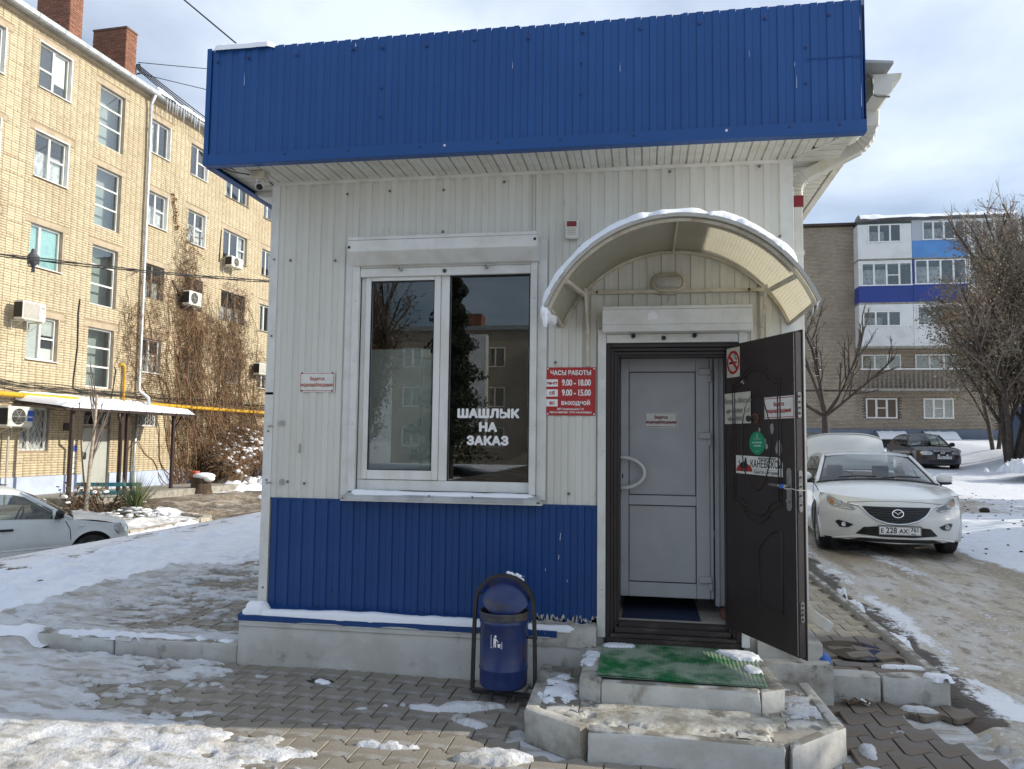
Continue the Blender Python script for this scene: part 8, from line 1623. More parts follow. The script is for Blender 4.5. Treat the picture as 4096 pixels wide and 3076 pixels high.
for k in range(5): z = 0.672 - 0.036 * k; hw_ = [0.40, 0.375, 0.345, 0.30, 0.235][k]; dline([(-hw_, z + .012), (0, z - .012), (hw_, z + .012)], 0.006, 'grille_bar', 'black_gloss', 0.012, gg)
dline([(-0.60, 0.725), (-0.46, 0.700), (-0.415, 0.650), (-0.355, 0.580), (-0.265, 0.522), (-0.13, 0.478), (0, 0.466), (0.13, 0.478), (0.265, 0.522), (0.355, 0.580), (0.415, 0.650), (0.46, 0.700), (0.60, 0.725)], 0.012, 'chrome_wing', 'chrome', 0.006)
em = D2.objects.new('emblem', None); COL.objects.link(em); em.parent = mz; em.location = (0, ff(0, .615) - 0.022, 0.615)
ring(MB(), 0.049, 0.058, 0, 0.010, 40, 1.28).xf(frame_m((0, 0, 0), (1, 0, 0), (0, 0, 1))).build('emblem_ring', 'chrome', em)
MB().tube([(-0.066, 0, 0.022), (-0.040, -0.002, 0.020), (-0.018, -0.004, 0.006), (0.0, -0.005, -0.020), (0.018, -0.004, 0.006), (0.040, -0.002, 0.020), (0.066, 0, 0.022)], 0.0075, 6).build('emblem_wing', 'chrome', em, True)
HL = [(-0.55, 0.690), (-0.50, 0.655), (-0.56, 0.640), (-0.68, 0.652), (-0.80, 0.690), (-0.835, 0.735), (-0.835, 0.800), (-0.80, 0.812), (-0.72, 0.770), (-0.62, 0.722)]
for sg in (1, -1):
    pl = HL if sg == 1 else mir(HL); h = drape([pl], 'headlight', 'lamp_grey', 0.005); 
    cx_ = -0.69 * sg; yy = min(ff(cx_, .71), PM['yf']); MB().lathe([(0.048, 0.02), (0.048, -0.018), (0.038, -0.024), (0.030, -0.012), (0.001, -0.020)], 20, (cx_, yy - 0.004, .712), 'y').build('projector', 'lamp_clear', h, True, auto=40)
    drape([[(x * sg, z) for x, z in ((-0.76, .695), (-0.805, .715), (-0.805, .775), (-0.765, .755))]], 'indicator', 'amber', 0.010, h)
    dline([((-0.56) * sg, .648), (-0.68 * sg, .662), (-0.79 * sg, .70)], 0.006, 'lamp_trim', 'chrome', 0.010, h)
    FG = [(-0.70, 0.385), (-0.755, 0.46), (-0.72, 0.485), (-0.63, 0.470), (-0.54, 0.440), (-0.60, 0.395)]; fo = drape([[(x * sg, z) for x, z in FG]], 'fog_recess', 'grille', 0.005); cx_ = -0.655 * sg; MB().lathe([(0.034, 0.0), (0.034, -0.016), (0.026, -0.022), (0.001, -0.018)], 16, (cx_, ff(cx_, .43) - .006, .432), 'y').build('fog_lamp', 'lamp_clear', fo, True, auto=40)
    sline([(1.42, 0.94), (1.30, 0.80), (1.28, 0.45), (1.30, 0.24)], 0.005, 'door_seam', 'black', (sg,)); sline([(2.66, 0.97), (2.68, 0.6), (2.66, 0.24)], 0.005, 'door_seam', 'black', (sg,))
    mirror_(sg, 'car_white', 1.70, 0.985, 0.95)
    b = MB().box(sg * (sxx(2.45, .86)) - .012, sg * sxx(2.45, .86) + .03 * sg, 2.38, 2.58, .845, .87).build('door_handle', 'car_white', mz, bevel=0.006)
lg_ = drape([[(-0.52, 0.315), (-0.42, 0.415), (-0.28, 0.432), (0.28, 0.432), (0.42, 0.415), (0.52, 0.315), (0.2, 0.295), (-0.2, 0.295)]], 'lower_grille', 'grille', 0.005)
for z in (0.33, 0.36, 0.39): dline([(-0.44, z), (0.44, z)], 0.005, 'grille_bar', 'black_gloss', 0.010, lg_)
drape([[(-0.50, 0.238), (-0.46, 0.262), (0.46, 0.262), (0.50, 0.238), (0.62, 0.215), (-0.62, 0.215)]], 'lip_recess', 'black', 0.004); dline([(-0.78, 0.225), (-0.6, 0.262), (-0.45, 0.280), (0.45, 0.280), (0.6, 0.262), (0.78, 0.225)], 0.014, 'bumper_lip', 'car_white', 0.012)
dline([(-0.60, 0.742), (-0.3, 0.768), (0, 0.775), (0.3, 0.768), (0.60, 0.742)], 0.004, 'hood_seam', 'reveal', 0.001)
def reg_plate(par, x, y, z, a, c, w_=0.52, h_=0.112):
    e = D2.objects.new('number_plate', None); COL.objects.link(e); e.parent = par; e.location = (x, y, z); MB().box(-w_ / 2 - .012, w_ / 2 + .012, 0.0, 0.012, -h_ / 2 - .012, h_ / 2 + .010).build('plate_holder', 'black', e); MB().box(-w_ / 2, w_ / 2, -0.004, -0.0005, -h_ / 2, h_ / 2).build('plate', 'ink_white', e)
    fm_ = lambda px, pz: frame_m((px, -0.0045, pz), (1, 0, 0), (0, 0, 1)); frame_strip(fm_(0, 0), w_ - .01, h_ - .008, .004, 0, .0006, 'plate_border', 'ink_black', e); MB().box(w_ * .21, w_ * .218, -0.0052, -0.0045, -h_ / 2 + .004, h_ / 2 - .004).build('plate_border', 'ink_black', e)
    text('lettering', a[0], 0.082, 'ink_black', e, fm_(-w_ * .425, -.006), bold=.002, xs=.95); text('lettering', a[1], 0.108, 'ink_black', e, fm_(-w_ * .205, 0), bold=.002, xs=.85); text('lettering', a[2], 0.082, 'ink_black', e, fm_(w_ * .085, -.006), bold=.002, xs=.95); text('lettering', c, 0.082, 'ink_black', e, fm_(w_ * .355, .016), bold=.0018, xs=.85); text('lettering', 'RUS', 0.030, 'ink_black', e, fm_(w_ * .32, -.040), bold=.001); return e
reg_plate(mz, 0.02, ff(0, .39) - 0.028, 0.385, ('E', '228', 'AX'), '761')
# raised boot lid: curved slab hinged behind the rear window, standing up
lid_ = MB(); rows = []; rows2 = []
for j in range(9):
    v = j / 8; rows.append([(u * (0.70 - 0.03 * v), 4.02 + 0.34 * v + 0.10 * u * u + (0.05 if v > .97 else 0), 1.10 + 0.65 * v - 0.10 * abs(u) ** 3 * v) for u in np.linspace(-1, 1, 21)]); rows2.append([(p[0] * .97, p[1] + 0.05, p[2] - 0.02) for p in rows[-1]])
lid_.sheet(rows); lo = lid_.build('boot_lid', 'car_white', mz, True, recalc=True); MB().sheet(rows2).build('lid_lining', 'seat_dark', lo, True); MB().tube([(p[0], p[1] + 0.02, p[2] + 0.002) for p in rows[-1]], 0.020, 6).build('lid_seal', 'plinth_grey', lo, True); MB().tube([(p[0], p[1] - 0.005, p[2] + 0.012) for p in rows[-1]], 0.012, 6).build('lid_lip', 'car_white', lo, True)
# ---- dark saloon in the background --------------------------------------------
PD = dict(w=0.84, L=4.35, zs=[(0, .70), (.5, .76), (1.0, .84), (1.4, .875), (2.6, .91), (4.35, .98)], zb=0.21, yf=0.42, np=3.6, zn=0.48, kt=0.07, kb=0.05, nosec=-0.01, crease=0.62, yA=1.30, wb=(1.20, .92), wt=(1.95, 1.35), roof=[(1.30, .875), (1.6, 1.09), (1.95, 1.33), (2.3, 1.375), (2.8, 1.38), (3.2, 1.32), (3.7, 1.10), (3.9, .99)], rt=3.1, yC=3.5, yD=3.75, wins=[(1.55, 2.35), (2.43, 3.25)], vlo=0.06, vhi=0.87, tumble=0.20, wy=(0.83, 3.32), R=0.29, Rr=0.19, gap=0.05, yr=0.35, spokes=5, mint=0.10)
pr_, drape, dline, sline, mirror_, ff, sxx, zss = make_car('parked_car', (13.95, 26.6, 0.72), R_(1), 'dark maroon saloon car parked in the snow before the far apartment block', 'car_dark', PD)
drape([[(-0.30, .60), (0.30, .60), (0.27, .70), (-0.27, .70)]], 'grille', 'grille', 0.006); dline([(-0.31, .715), (0, .725), (0.31, .715)], 0.016, 'grille_trim', 'chrome', 0.010); ring(MB(), 0.030, 0.04, 0, .008, 24, 1.7).xf(frame_m((0, ff(0, .65) - .012, .655), (1, 0, 0), (0, 0, 1))).build('emblem', 'chrome', pr_)
for sg in (1, -1): drape([[(x * sg, z) for x, z in ((-0.34, .60), (-0.36, .68), (-0.48, .725), (-0.66, .725), (-0.72, .66), (-0.66, .575), (-0.42, .575))]], 'headlight', 'lamp_clear', 0.006); mirror_(sg, 'black', 1.55, 0.93, 0.9)
for x in (-0.14, 0.16): MB().ell((x, ff(x, .56) - .008, .565), (.045, .015, .03), 10, 6).build('snow_lump', 'snow_clean', pr_, True)
drape([[(-0.45, .28), (0.45, .28), (0.5, .38), (-0.5, .38)]], 'lower_grille', 'grille', 0.006); reg_plate(pr_, 0.05, ff(0, .46) - .03, .475, ('В', '706', 'КТ'), '163')
# ---- another dark car mostly hidden behind the white saloon ---------------------
PH2 = dict(PD); PH2.update(roof=[(1.30, .875), (1.6, 1.15), (1.95, 1.42), (2.3, 1.50), (3.2, 1.50), (3.7, 1.40), (4.0, 1.05)], rt=3.6, yD=4.0)
make_car('parked_car', (8.35, 21.0, 0.53), R_(4), 'dark car almost hidden between the open door and the white saloon', 'car_black', PH2)
# ---- silver white saloon at the left edge -----------------------------------------
PLc = dict(w=0.87, L=4.27, zs=[(0, .78), (.5, .82), (1.0, .90), (1.35, .935), (2.6, .965), (4.27, 1.02)], zb=0.24, yf=0.46, np=3.2, zn=0.50, kt=0.12, kb=0.06, nosec=0.0, crease=0.44, yA=1.18, wb=(1.10, 1.0), wt=(1.95, 1.46), roof=[(1.18, .93), (1.5, 1.14), (1.9, 1.40), (2.1, 1.47), (2.5, 1.505), (3.0, 1.50), (3.4, 1.42), (3.8, 1.20), (4.0, 1.06)], rt=3.25, yC=3.6, yD=3.9, wins=[(1.50, 2.45), (2.60, 3.35)], vlo=0.03, vhi=0.85, tumble=0.22, wy=(0.83, 3.44), R=0.31, Rr=0.20, gap=0.075, yr=0.4, spokes=5, seat='seat_light', drv=-1, mint=0.09)
lgc, drape, dline, sline, mirror_, ff, sxx, zss = make_car('parked_car', (0, 0, 0), 0, 'pale silver white saloon car parked behind the snow bank at the left edge', 'car_silver', PLc)
th_ = R_(143); lgc.rotation_euler = (0, 0, th_)
wl_ = Matrix.Rotation(th_, 4, 'Z') @ Vector((0.80, 0.83, 0)); lgc.location = (-8.73 - wl_.x, 8.84 - wl_.y, -0.85)
for sg in (1, -1):
    sline([(1.30, .90), (1.22, .75), (1.20, .5), (1.26, .28)], .007, 'door_seam', 'black', (sg,)); sline([(2.52, .955), (2.50, .6), (2.56, .26)], .007, 'door_seam', 'black', (sg,)); sline([(0.46, .45), (1.2, .47)], .004, 'body_crease', 'car_silver', (sg,)); sline([(1.30, .44), (2.46, .42)], .016, 'side_molding', 'car_silver', (sg,), -.006); sline([(2.6, .42), (3.0, .41)], .016, 'side_molding', 'car_silver', (sg,), -.006)
    mirror_(sg, 'black', 1.42, 1.0, 0.95); x_ = sg * sxx(2.3, .80); MB().box(min(x_ - .01, x_ + .035 * sg), max(x_ + .01 * sg, x_ + .035 * sg), 2.12, 2.42, .775, .815).build('door_handle', 'black', lgc, bevel=.01); MB().ell((sg * sxx(1.05, .80), 1.03, .80), (.012, .045, .022), 10, 6).build('side_repeater', 'pvc', lgc, True)
    drape([[(x * sg, z) for x, z in ((-0.50, .62), (-0.52, .74), (-0.66, .80), (-0.80, .80), (-0.84, .70), (-0.78, .60))]], 'headlight', 'lamp_clear', 0.006)
drape([[(-0.40, .62), (0.40, .62), (0.38, .72), (-0.38, .72)]], 'grille', 'grille', .006); drape([[(-0.6, .30), (0.6, .30), (0.55, .42), (-0.55, .42)]], 'lower_grille', 'grille', .006); dline([(-0.86, .42), (-0.5, .46), (0.5, .46), (0.86, .42)], .03, 'bumper_strip', 'black', .0)
MB().tube([(0.0, 2.15, 1.54), (0, 2.45, 1.66), (0, 3.0, 1.95)], [.012, .006, .004], 6).build('antenna', 'black', lgc); MB().ell((0, 2.15, 1.545), (.03, .06, .012), 8, 6).build('antenna_base', 'black', lgc)
# ================================================================== RIGHT APARTMENT BLOCK (front on y=48)
rb_ = empty('apartment_building', (13.0, 48.0, 0), 0, 'far brown brick apartment block with stacked white and blue glazed balconies', 'apartment building')
RX = lambda bx: (bx - 205) * 0.00853 + 0.15           # along the facade, local x
RZ = lambda by: 16.13 - (by - 190) * 0.00898
MB().box(-10, 24, 0.06, 13, 0.5, 16.05).build('wall', 'mortar_tan', rb_)
MB().box(-10.3, 24.3, -0.25, 13.3, 16.05, 16.2).build('roof_slab', 'dark_brown', rb_)
BLx, BHx = 0.25, 0.065; PX, PZ = 0.262, 0.088
ii = np.arange(-30, 92); jj = np.arange(0, 152); I, J = np.meshgrid(ii, jj); x0 = I * PX + (J % 2) * 0.131 + ((J // 6) % 2) * 0.06 - 0.0; z0 = 2.72 + J * PZ
fw_hole = [(RX(640), RX(872), RZ(1612), RZ(1462))]
ok = (x0 > -8) & (x0 < 11.5) & (z0 < 16.0)
for h in fw_hole: ok &= ~((x0 + BLx > h[0]) & (x0 < h[1]) & (z0 + BHx > h[2]) & (z0 < h[3]))
xa, za = x0[ok], z0[ok]
vw = [(view((13.0 + a, 48.0, c)), k) for k, (a, c) in enumerate(zip(xa, za))]; vis = [k for (u, v, z), k in vw if 0.37 < u < 0.66 and v < 0.26 and 0.05 < xa[k] < 3.2 and za[k] > 3.2]; vis.sort(key=lambda k: vw[k][0][2]); vis = vis[:285]
_u = MB().box(0, 1, 0, 1, 0, 1).build('brick', 'brick_tan'); ubt = _u.data; D2.objects.remove(_u)
for k in vis: q = D2.objects.new('brick', ubt); COL.objects.link(q); q.parent = rb_; q.location = (xa[k], 0.046 + 0.006 * rr_.random(), za[k]); q.scale = (BLx, 0.02, BHx)
kp = np.ones(len(xa), bool); kp[vis] = False; xa, za = xa[kp], za[kp]; n_ = len(xa); yb = 0.058 - 0.012 * rng.random(n_) - 0.006
V8 = np.stack([np.stack([xa, yb * 0 + 0.061, za], -1), np.stack([xa + BLx, yb * 0 + .061, za], -1), np.stack([xa + BLx, yb * 0 + .061, za + BHx], -1), np.stack([xa, yb * 0 + .061, za + BHx], -1), np.stack([xa, yb, za], -1), np.stack([xa + BLx, yb, za], -1), np.stack([xa + BLx, yb, za + BHx], -1), np.stack([xa, yb, za + BHx], -1)], 1).reshape(-1, 3)
FB = (np.arange(n_)[:, None, None] * 8 + np.array([(4, 5, 6, 7), (0, 1, 5, 4), (1, 2, 6, 5), (2, 3, 7, 6), (3, 0, 4, 7)])[None]).reshape(-1, 4); tag(link_np('brickwork', V8, FB, 'brick_tan', rb_), kind='stuff')
MB().box(-10, 24, -0.02, 0.059, 0.5, 2.70).build('plinth', 'plinth_grey', rb_); MB().box(-10, 24, 0.02, 0.058, RZ(1416), RZ(1405)).build('string_course', 'dark_brown', rb_)
def win_frame(par, x0, x1, z0, z1, y, n, fw_=0.07, trans=None, name='window', m='pvc'):
    b = MB(); b.box(x0, x0 + fw_, y - .06, y, z0, z1); b.box(x1 - fw_, x1, y - .06, y, z0, z1); b.box(x0 + fw_, x1 - fw_, y - .06, y, z0, z0 + fw_); b.box(x0 + fw_, x1 - fw_, y - .06, y, z1 - fw_, z1)
    for k in range(1, n): xm = x0 + (x1 - x0) * k / n; b.box(xm - fw_ * .7, xm + fw_ * .7, y - .062, y, z0 + fw_, z1 - fw_)
    if trans is not None: k, zt = trans; b.box(x0 + (x1 - x0) * k / n + fw_ * .7, x0 + (x1 - x0) * (k + 1) / n - fw_ * .7, y - .058, y, zt - .03, zt + .03)
    o = b.build(name, m, par)
    for k in range(n): MB().box(x0 + (x1 - x0) * k / n + fw_ * .72, x0 + (x1 - x0) * (k + 1) / n - fw_ * .72, y - .03, y - .02, z0 + fw_ + .002, z1 - fw_ - .002).build('pane', 'flat_glass', o)
    return o
def balcony(x0, x1, zs0, zs1, wz0, wz1, wx0, wx1, n, pm, um, label=None, trans=None, rib=False, dep=1.0, roofm=None, snow=True):
    e = D2.objects.new('balcony', None); COL.objects.link(e); e.parent = rb_
    MB().box(x0, x1, -dep, 0.04, zs0 - 0.12, zs0).build('slab', 'concrete_grey', e)
    MB().box(x0, x1, -dep - .02, -dep + .03, zs0 + 0.001, wz0).build('parapet', pm, e); 
    for xx in (x0, x1 - .05): MB().box(xx, xx + .05, -dep + .031, 0.04, zs0 + .001, wz0).build('parapet_side', pm, e)
    if rib:
        r = MB(); x = x0 + .03
        while x < x1 - .05: r.box(x, x + .05, -dep - .035, -dep - .021, zs0 + .02, wz0 - .02); x += .13
        r.build('parapet_ribs', pm, e)
    if wx0 > x0 + .1: MB().box(x0, wx0, -dep - .015, -dep + .02, wz0 + .002, wz1).build('side_panel', um, e)
    if wx1 < x1 - .1: MB().box(wx1, x1, -dep - .015, -dep + .02, wz0 + .002, wz1).build('side_panel', um, e)
    win_frame(e, wx0, wx1, wz0 + .004, wz1, -dep + .02, n, .075, trans); MB().box(x0, x0 + .05, -dep + .031, 0.04, wz0 + .002, wz1).build('side_glazing', um, e)
    MB().box(x0, x1, -dep, 0.04, wz1 + .002, zs1 - .13).build('head_panel', um if roofm is None else roofm, e)
    MB().box(x0 + .1, x1 - .1, -0.03, 0.03, zs0, wz1).build('room_back', 'dark_room', e); MB().sheet([[(x, -0.25 + .02 * math.sin(x * 21), z) for x in np.linspace(wx0 + .1, wx0 + (wx1 - wx0) * .6, 20)] for z in (wz0 + .1, wz1 - .3)]).build('curtain', 'curtain', e)
    if snow: snb = MB(); rows = [[(x, -dep - .10 + .22 * v, wz0 + .005 + (.0 if v in (0, 1) else .05 + .05 * fbm(np.array([x * 3]), np.array([wz0]), 3, 2)[0])) for x in np.linspace(wx0 - .05, wx1 + .05, 24)] for v in (0, .3, .7, 1)]; snb.sheet(rows).build('snow_ledge', 'snow_clean', e, True)
    return e
bA, bB, bC = RX(580), RX(958), RX(1336)
balcony(bA, bB, RZ(475), RZ(190), RZ(358), RZ(226), RX(652), RX(886), 3, 'panel_white', 'panel_white', roofm='roof_green'); balcony(bB + .02, bC, RZ(475), RZ(190), RZ(352), RZ(215), RX(1035), RX(1330), 4, 'panel_sky', 'siding_grey')
balcony(bA, bB, RZ(790), RZ(470), RZ(672), RZ(505), RX(600), RX(955), 4, 'panel_blue', 'panel_white', trans=(2, RZ(595)), rib=True); balcony(bB + .02, bC, RZ(790), RZ(470), RZ(668), RZ(490), RX(975), RX(1330), 4, 'panel_blue', 'panel_blue', rib=True)
balcony(bA, bB, RZ(1102), RZ(790), RZ(962), RZ(852), RX(605), RX(872), 3, 'panel_white', 'panel_white', rib=True, snow=False); balcony(bB + .02, bC, RZ(1102), RZ(790), RZ(960), RZ(820), RX(985), RX(1320), 4, 'panel_white', 'panel_white')
balcony(bC + .02, bC + 3.2, RZ(475), RZ(190), RZ(352), RZ(215), bC + .2, bC + 3.1, 4, 'panel_white', 'panel_white'); balcony(bC + .02, bC + 3.2, RZ(790), RZ(470), RZ(668), RZ(490), bC + .1, bC + 3.1, 4, 'panel_white', 'panel_white'); balcony(bC + .02, bC + 3.2, RZ(1102), RZ(790), RZ(960), RZ(820), bC + .1, bC + 3.1, 4, 'panel_white', 'panel_white')
ob_ = D2.objects.new('balcony', None); COL.objects.link(ob_); ob_.parent = rb_; MB().box(bA, bC, -1.0, .04, RZ(1418), RZ(1402)).build('slab', 'concrete_grey', ob_); MB().box(bA, bC, -1.0, -.93, RZ(1268), RZ(1262)).build('rail', 'ink_white', ob_)
x = bA
while x < bC - .1: MB().box(x, x + .12, -1.0, -.97, RZ(1400), RZ(1270)).build('baluster', 'rail_wood', ob_); x += .27
win_frame(ob_, RX(620), RX(900), RZ(1262), RZ(1150), 0.045, 3, .08, None, 'window', 'pvc'); win_frame(ob_, RX(1000), RX(1300), RZ(1262), RZ(1150), 0.045, 3, .08, None, 'window', 'pvc')
win_frame(rb_, RX(645), RX(868), RZ(1610), RZ(1465), 0.10, 3, .09, (1, RZ(1535))); win_frame(rb_, RX(1050), RX(1260), RZ(1610), RZ(1465), 0.05, 3, .09, (1, RZ(1535)))
b = MB(); rows = []
for v in np.linspace(0, 1, 7): rows.append([(x, -1.35 + 1.6 * v, 16.22 + (.30 * math.sin(math.pi * v) ** .6 if 0 < v < 1 else -0.06 - .12 * fbm(np.array([x * 3.0]), np.array([2.0]), 2, 3)[0]) * (0.5 + .8 * fbm(np.array([x * 1.2]), np.array([v]), 3, 3)[0])) for x in np.linspace(bA + .1, bC + 3, 70)])
tag(b.sheet(rows).build('roof_snow', 'snow_clean', rb_, True), kind='stuff')
for k, (a, c) in enumerate(((702, 915), (1035, 1262))):
    e = empty('basement_canopy', (13.0 + RX(a), 48.0, 2.0), 0, ['snow covered lean-to roof over a basement entry, nearer the white saloon', 'snow covered lean-to roof over a basement entry, above the dark maroon saloon'][k], 'canopy'); w_ = RX(c) - RX(a)
    MB().prism([(-0.03, .52), (-1.1, .06), (-1.1, .02), (-0.03, .46)], 'x', 0, w_).build('roof_sheet', 'roof_zinc', e); MB().box(-.03, w_ + .03, -.06, -.025, .50, .60).build('top_strip', 'black', e); MB().box(0.05, w_ - .05, -.95, -.03, -.6, 0.0).build('wall', 'dark_room', e); MB().sheet([[(x, -.06 - 1.06 * v, .52 - .46 * v + .09 * math.sin(math.pi * min(1, v * .8 + .2)) * (0.5 + fbm(np.array([x * 4]), np.array([v * 2]), 3, 4)[0])) for x in np.linspace(.03, w_ - .03, 24)] for v in np.linspace(0, 1, 6)]).build('snow_layer', 'snow_clean', e, True)
# ---- trees ---------------------------------------------------------------
def leafy(name, loc, seed, h, lean, label, stems=3, leaves=9000, lmat='leaf_olive', r0=.16, spread=.55, lsz=.11, nb=(8, 6, 5), zmin=1.2, top_bare=.78, group=None, droop=0.12, ratio=.5, thin=None):
    e = empty(name, loc, 0, label, 'tree', group); r_ = np.random.default_rng(seed); limbs = []
    for k in range(stems): a = 2 * math.pi * k / stems + .7; limbs += grow(r_, (0.12 * math.cos(a) * (stems > 1), 0.12 * math.sin(a) * (stems > 1), -.2), h * r_.uniform(.85, 1.0), (lean[0] + .22 * math.cos(a) * (stems > 1), lean[1] + .22 * math.sin(a) * (stems > 1), 1), 3, list(nb), ratio, spread, r0, .35, 6, .16, .07)
    tree_obj(name, limbs, e, 'bark', 'twig', 1)
    tips = [l for l in limbs if l[2] >= 2]; C = np.concatenate([l[0][1:] for l in tips]); zmx = C[:, 2].max(); z = C[:, 2] / zmx; pr = np.where(z > top_bare, np.clip(.4 * (1 - (z - top_bare) / (1 - top_bare)), 0.03, 1), 1) * (C[:, 2] > zmin) * np.clip(fbm(C[:, 0] * .6 + seed, C[:, 2] * .6 + C[:, 1] * .3, 3, seed) * 2.6 - .75, 0.05, 1); pr = pr / pr.sum(); k = r_.choice(len(C), leaves, p=pr); Q = C[k] + r_.normal(size=(leaves, 3)) * .16; Q[:, 2] -= droop * r_.random(leaves); V, F = leaves_np(Q, lsz, r_); tag(link_np('leaves', V, F, lmat, e), kind='stuff'); return e
leafy('big_tree', (16.3, 26.5, 1.05), 41, 9.0, (.10, -.02), 'big straggly tree with dull green and rusty leaves at the right edge of the photo', 4, 27000, nb=(20, 10, 8), lsz=.048, ratio=.50, spread=.78, r0=.13, top_bare=.66, zmin=.5, droop=.7)
leafy('big_tree', (19.6, 29.5, 1.2), 43, 9.6, (-.02, 0), 'taller half bare tree behind the straggly tree at the right edge', 3, 9000, nb=(15, 10, 7), lsz=.055, ratio=.54, spread=.7, r0=.16, top_bare=.5)
leafy('slim_tree', (18.6, 33.5, 1.2), 47, 8.0, (-.06, 0), 'thin tree with sparse brown leaves in front of the blue balconies', 2, 4000, nb=(10, 6, 5), lsz=.06, ratio=.5, spread=.7, r0=.1)
leafy('roadside_bush', (18.0, 25.0, 1.35), 48, 1.6, (-.1, 0), 'low dark bush at the foot of the straggly right hand tree', 4, 1500, 'leaf_dark', .03, .7, .07, (6, 4, 3), .1)
st2 = empty('pollarded_tree', (12.25, 38.0, 1.15), 0, 'bare pollarded tree with snow in its forks in front of the far block', 'tree'); r_ = np.random.default_rng(9); limbs = []
trunk = np.array([(0, 0, -.2), (0.02, 0, .6), (0, 0, 1.2), (-.02, 0, 1.9), (0, 0, 2.3)]); limbs.append((np.linspace(0, 1, 6)[:, None] * np.array([-.05, 0, 2.1]) + np.array([0, 0, -.1]), np.linspace(.24, .17, 6), 0))
for (d, L_, r) in (((-.75, .1, .75), 4.2, .10), ((-.12, 0, 1.0), 6.4, .11), ((.50, .1, .95), 5.4, .10), ((.9, -.1, .75), 4.6, .08), ((-.45, -.2, 1.0), 5.8, .08)):
    sub = grow(r_, (-.05, 0, 1.95), L_, d, 3, [9, 6, 4], .40, .6, r, .45, 7, .2, .10); limbs += [(np.array([np.interp(np.linspace(0, 1, 6), np.linspace(0, 1, 7), l[0][:, k]) for k in range(3)]).T, np.linspace(l[1][0], l[1][-1], 6), l[2]) for l in sub]
tree_obj('pollarded_tree', limbs, st2, 'bark', 'bark', 1); b = MB()
for l in [q for q in limbs if q[2] in (0, 1)][1:16]:
    p = l[0][1] + (l[0][2] - l[0][1]) * .5; b.ell((p[0], p[1], p[2] + l[1][1] * .8), (.10, .06, .03), 7, 5)
tag(b.build('snow_lumps', 'snow_clean', st2, True), kind='stuff')
fb = empty('metal_shed', (17.25, 25.6, 1.1), 0, 'edge of a blue metal shed behind the tree trunks at the right border', 'shed'); MB().box(0, 3, 0, 3, 0, 2.1).build('wall', 'fence_blue', fb); MB().box(-.08, 3.1, -.08, 3.1, 2.1, 2.18).build('roof', 'roof_zinc', fb); 
for x in (0.02, .75, 1.5): MB().box(x, x + .06, -.03, -.001, 0, 2.09).build('wall_rib', 'fence_blue', fb)
snow_patch('snow_heap', 15.6, 21.5, 2.6, 1.2, 0.85, 0.35, 95, 'mound of trodden snow below the trunks at the right edge', 0.3, .30, .05, 'snow', .25)
# dark clods lying in the snow
cl = np.random.default_rng(8)
b = MB()
for k in range(150):
    x, y = cl.uniform(7.3, 11.5), cl.uniform(6.5, 18); b.ell((x, y, float(road_z(np.array(x), np.array(y))) + .004), (cl.uniform(.012, .035), cl.uniform(.012, .03), cl.uniform(.006, .016)), 6, 4)
tag(b.build('dirt_clods', 'stone_dark'), 'scattered dark clods and twigs on the snow right of the white saloon', 'clods', kind='stuff')
o = MB().ell((9.3, 11.2, float(road_z(np.array(9.3), np.array(11.2))) + .03), (.10, .07, .06), 9, 6).build('stone', 'stone_dark', None, True); tag(o, 'lone dark stone lying on the snow right of the white saloon', 'stone')
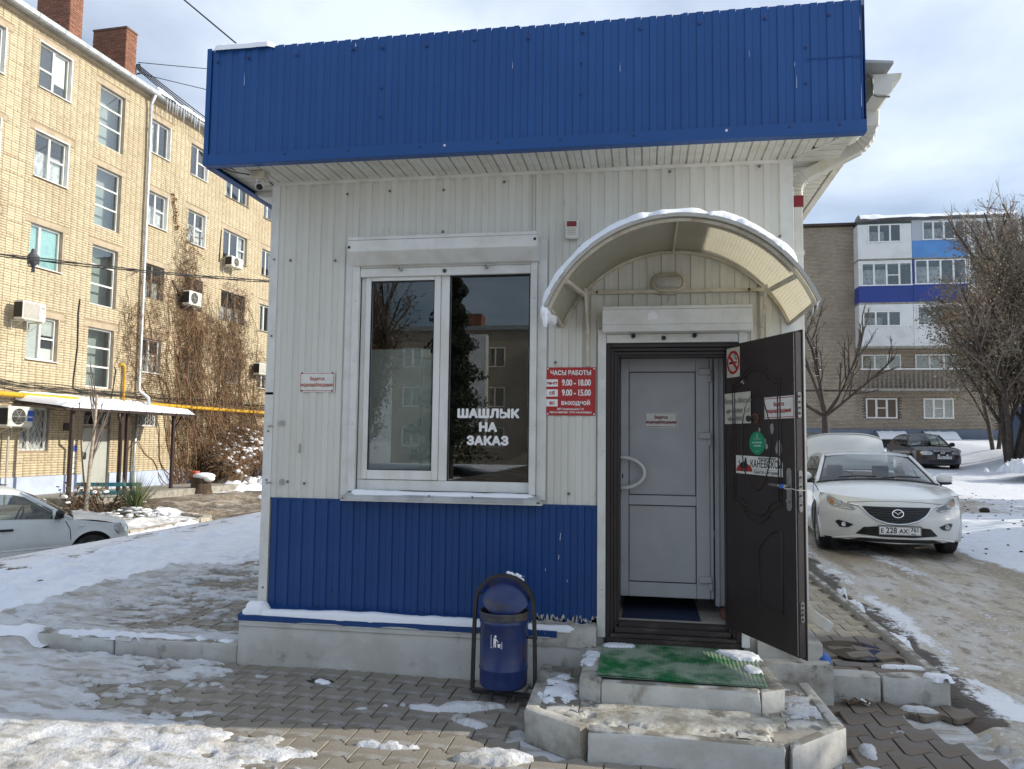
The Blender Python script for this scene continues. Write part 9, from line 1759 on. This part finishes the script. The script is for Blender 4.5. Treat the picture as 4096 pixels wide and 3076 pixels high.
# ---- across the street, behind the photographer: seen mirrored in the shop window ----
bb_ = empty('apartment_building', (-6.0, -48.0, 0), 0, 'tan apartment house across the street, mirrored in the kiosk window', 'apartment building'); MB().box(-9, 7, -10, 0, 0, 9.4).build('wall', 'brick_tan', bb_); MB().box(-9.3, 7.3, -10.3, 0.3, 9.4, 9.7).build('roof', 'roof_zinc', bb_)
for (x, z) in [(x, z) for x in (-7.5, -4.5, -1.5, 1.5, 4.5) for z in (1.2, 4.0, 6.8)]: win_frame(bb_, x - .7, x + .7, z, z + 1.4, 0.06, 2, .08)
for (x, w_) in ((-3.2, 1.2), (3.0, 1.4)): MB().box(x, x + w_, -1, .9, 2.6, 9.0).build('balcony_stack', 'panel_white', bb_)
MB().box(-4.5, -3.3, -5, -3.5, 9.7, 11.2).build('chimney', 'brick_red', bb_)
def conifer(loc, h, seed, label):
    e = empty('spruce_tree', loc, 0, label, 'tree'); r_ = np.random.default_rng(seed); MB().lathe([(.18, 0), (.1, h * .6), (.01, h)], 8).build('trunk', 'bark', e); n_ = 26000; z = h * (0.08 + .92 * r_.random(n_) ** .8); rad = (1 - z / h) * h * .20 * (0.72 + .22 * np.sin(z * 5.5)) * r_.random(n_) ** .6; a = r_.uniform(0, 6.28, n_); rad = rad * (0.45 + 1.1 * fbm(a * 1.6, z * 1.4, 3, 5)) + .04; C = np.stack([rad * np.cos(a), rad * np.sin(a), z - rad * .25], -1); V, F = leaves_np(C, .07, r_); tag(link_np('needles', V, F, 'leaf_dark', e), kind='stuff'); return e
conifer((-5.4, -27, 0), 11.5, 3, 'dark spruce across the street, mirrored in the lettered window pane')
leafy('street_tree', (-9.2, -24, 0), 61, 8.5, (0, 0), 'brown leaved tree across the street left of the spruce, mirrored in the left pane', 2, 7000, 'leaf_dry', r0=.13, lsz=.05, nb=(13, 8, 5)); leafy('street_tree', (-13.0, -27, 0), 62, 9.5, (0, 0), 'second brown tree across the street, furthest left in the mirrored view', 2, 7000, 'leaf_dry', r0=.14, lsz=.05, nb=(13, 8, 5)); leafy('street_tree', (-6.6, -19, 0), 63, 6.0, (0, 0), 'small brown tree across the street in front of the spruce', 1, 4000, 'leaf_dry', r0=.09, lsz=.05, nb=(12, 7, 5))
# roadside trees out of the picture on the right: they shade the road
for k, (x, y, h, s_, n_) in enumerate(((15.0, 1.6, 5.0, 71, 9000), (18.5, 6.0, 8.0, 72, 12000), (19.0, 10.0, 8.5, 73, 12000), (21.0, 14.5, 9.0, 74, 11000), (17.5, 3.6, 6.5, 75, 10000))):
    leafy('roadside_tree', (x, y, .1), s_, h, (0, 0), ['small leafy roadside tree nearest the kiosk front, right of the photo', 'roadside tree level with the parked white saloon', 'roadside tree just beyond the parked white saloon', 'furthest tree of the roadside row right of the photo', 'roadside tree between the small leafy one and the saloon'][k], 3, n_, 'leaf_olive', r0=.12, lsz=.15, nb=(10, 6, 4), zmin=.4, top_bare=.9)
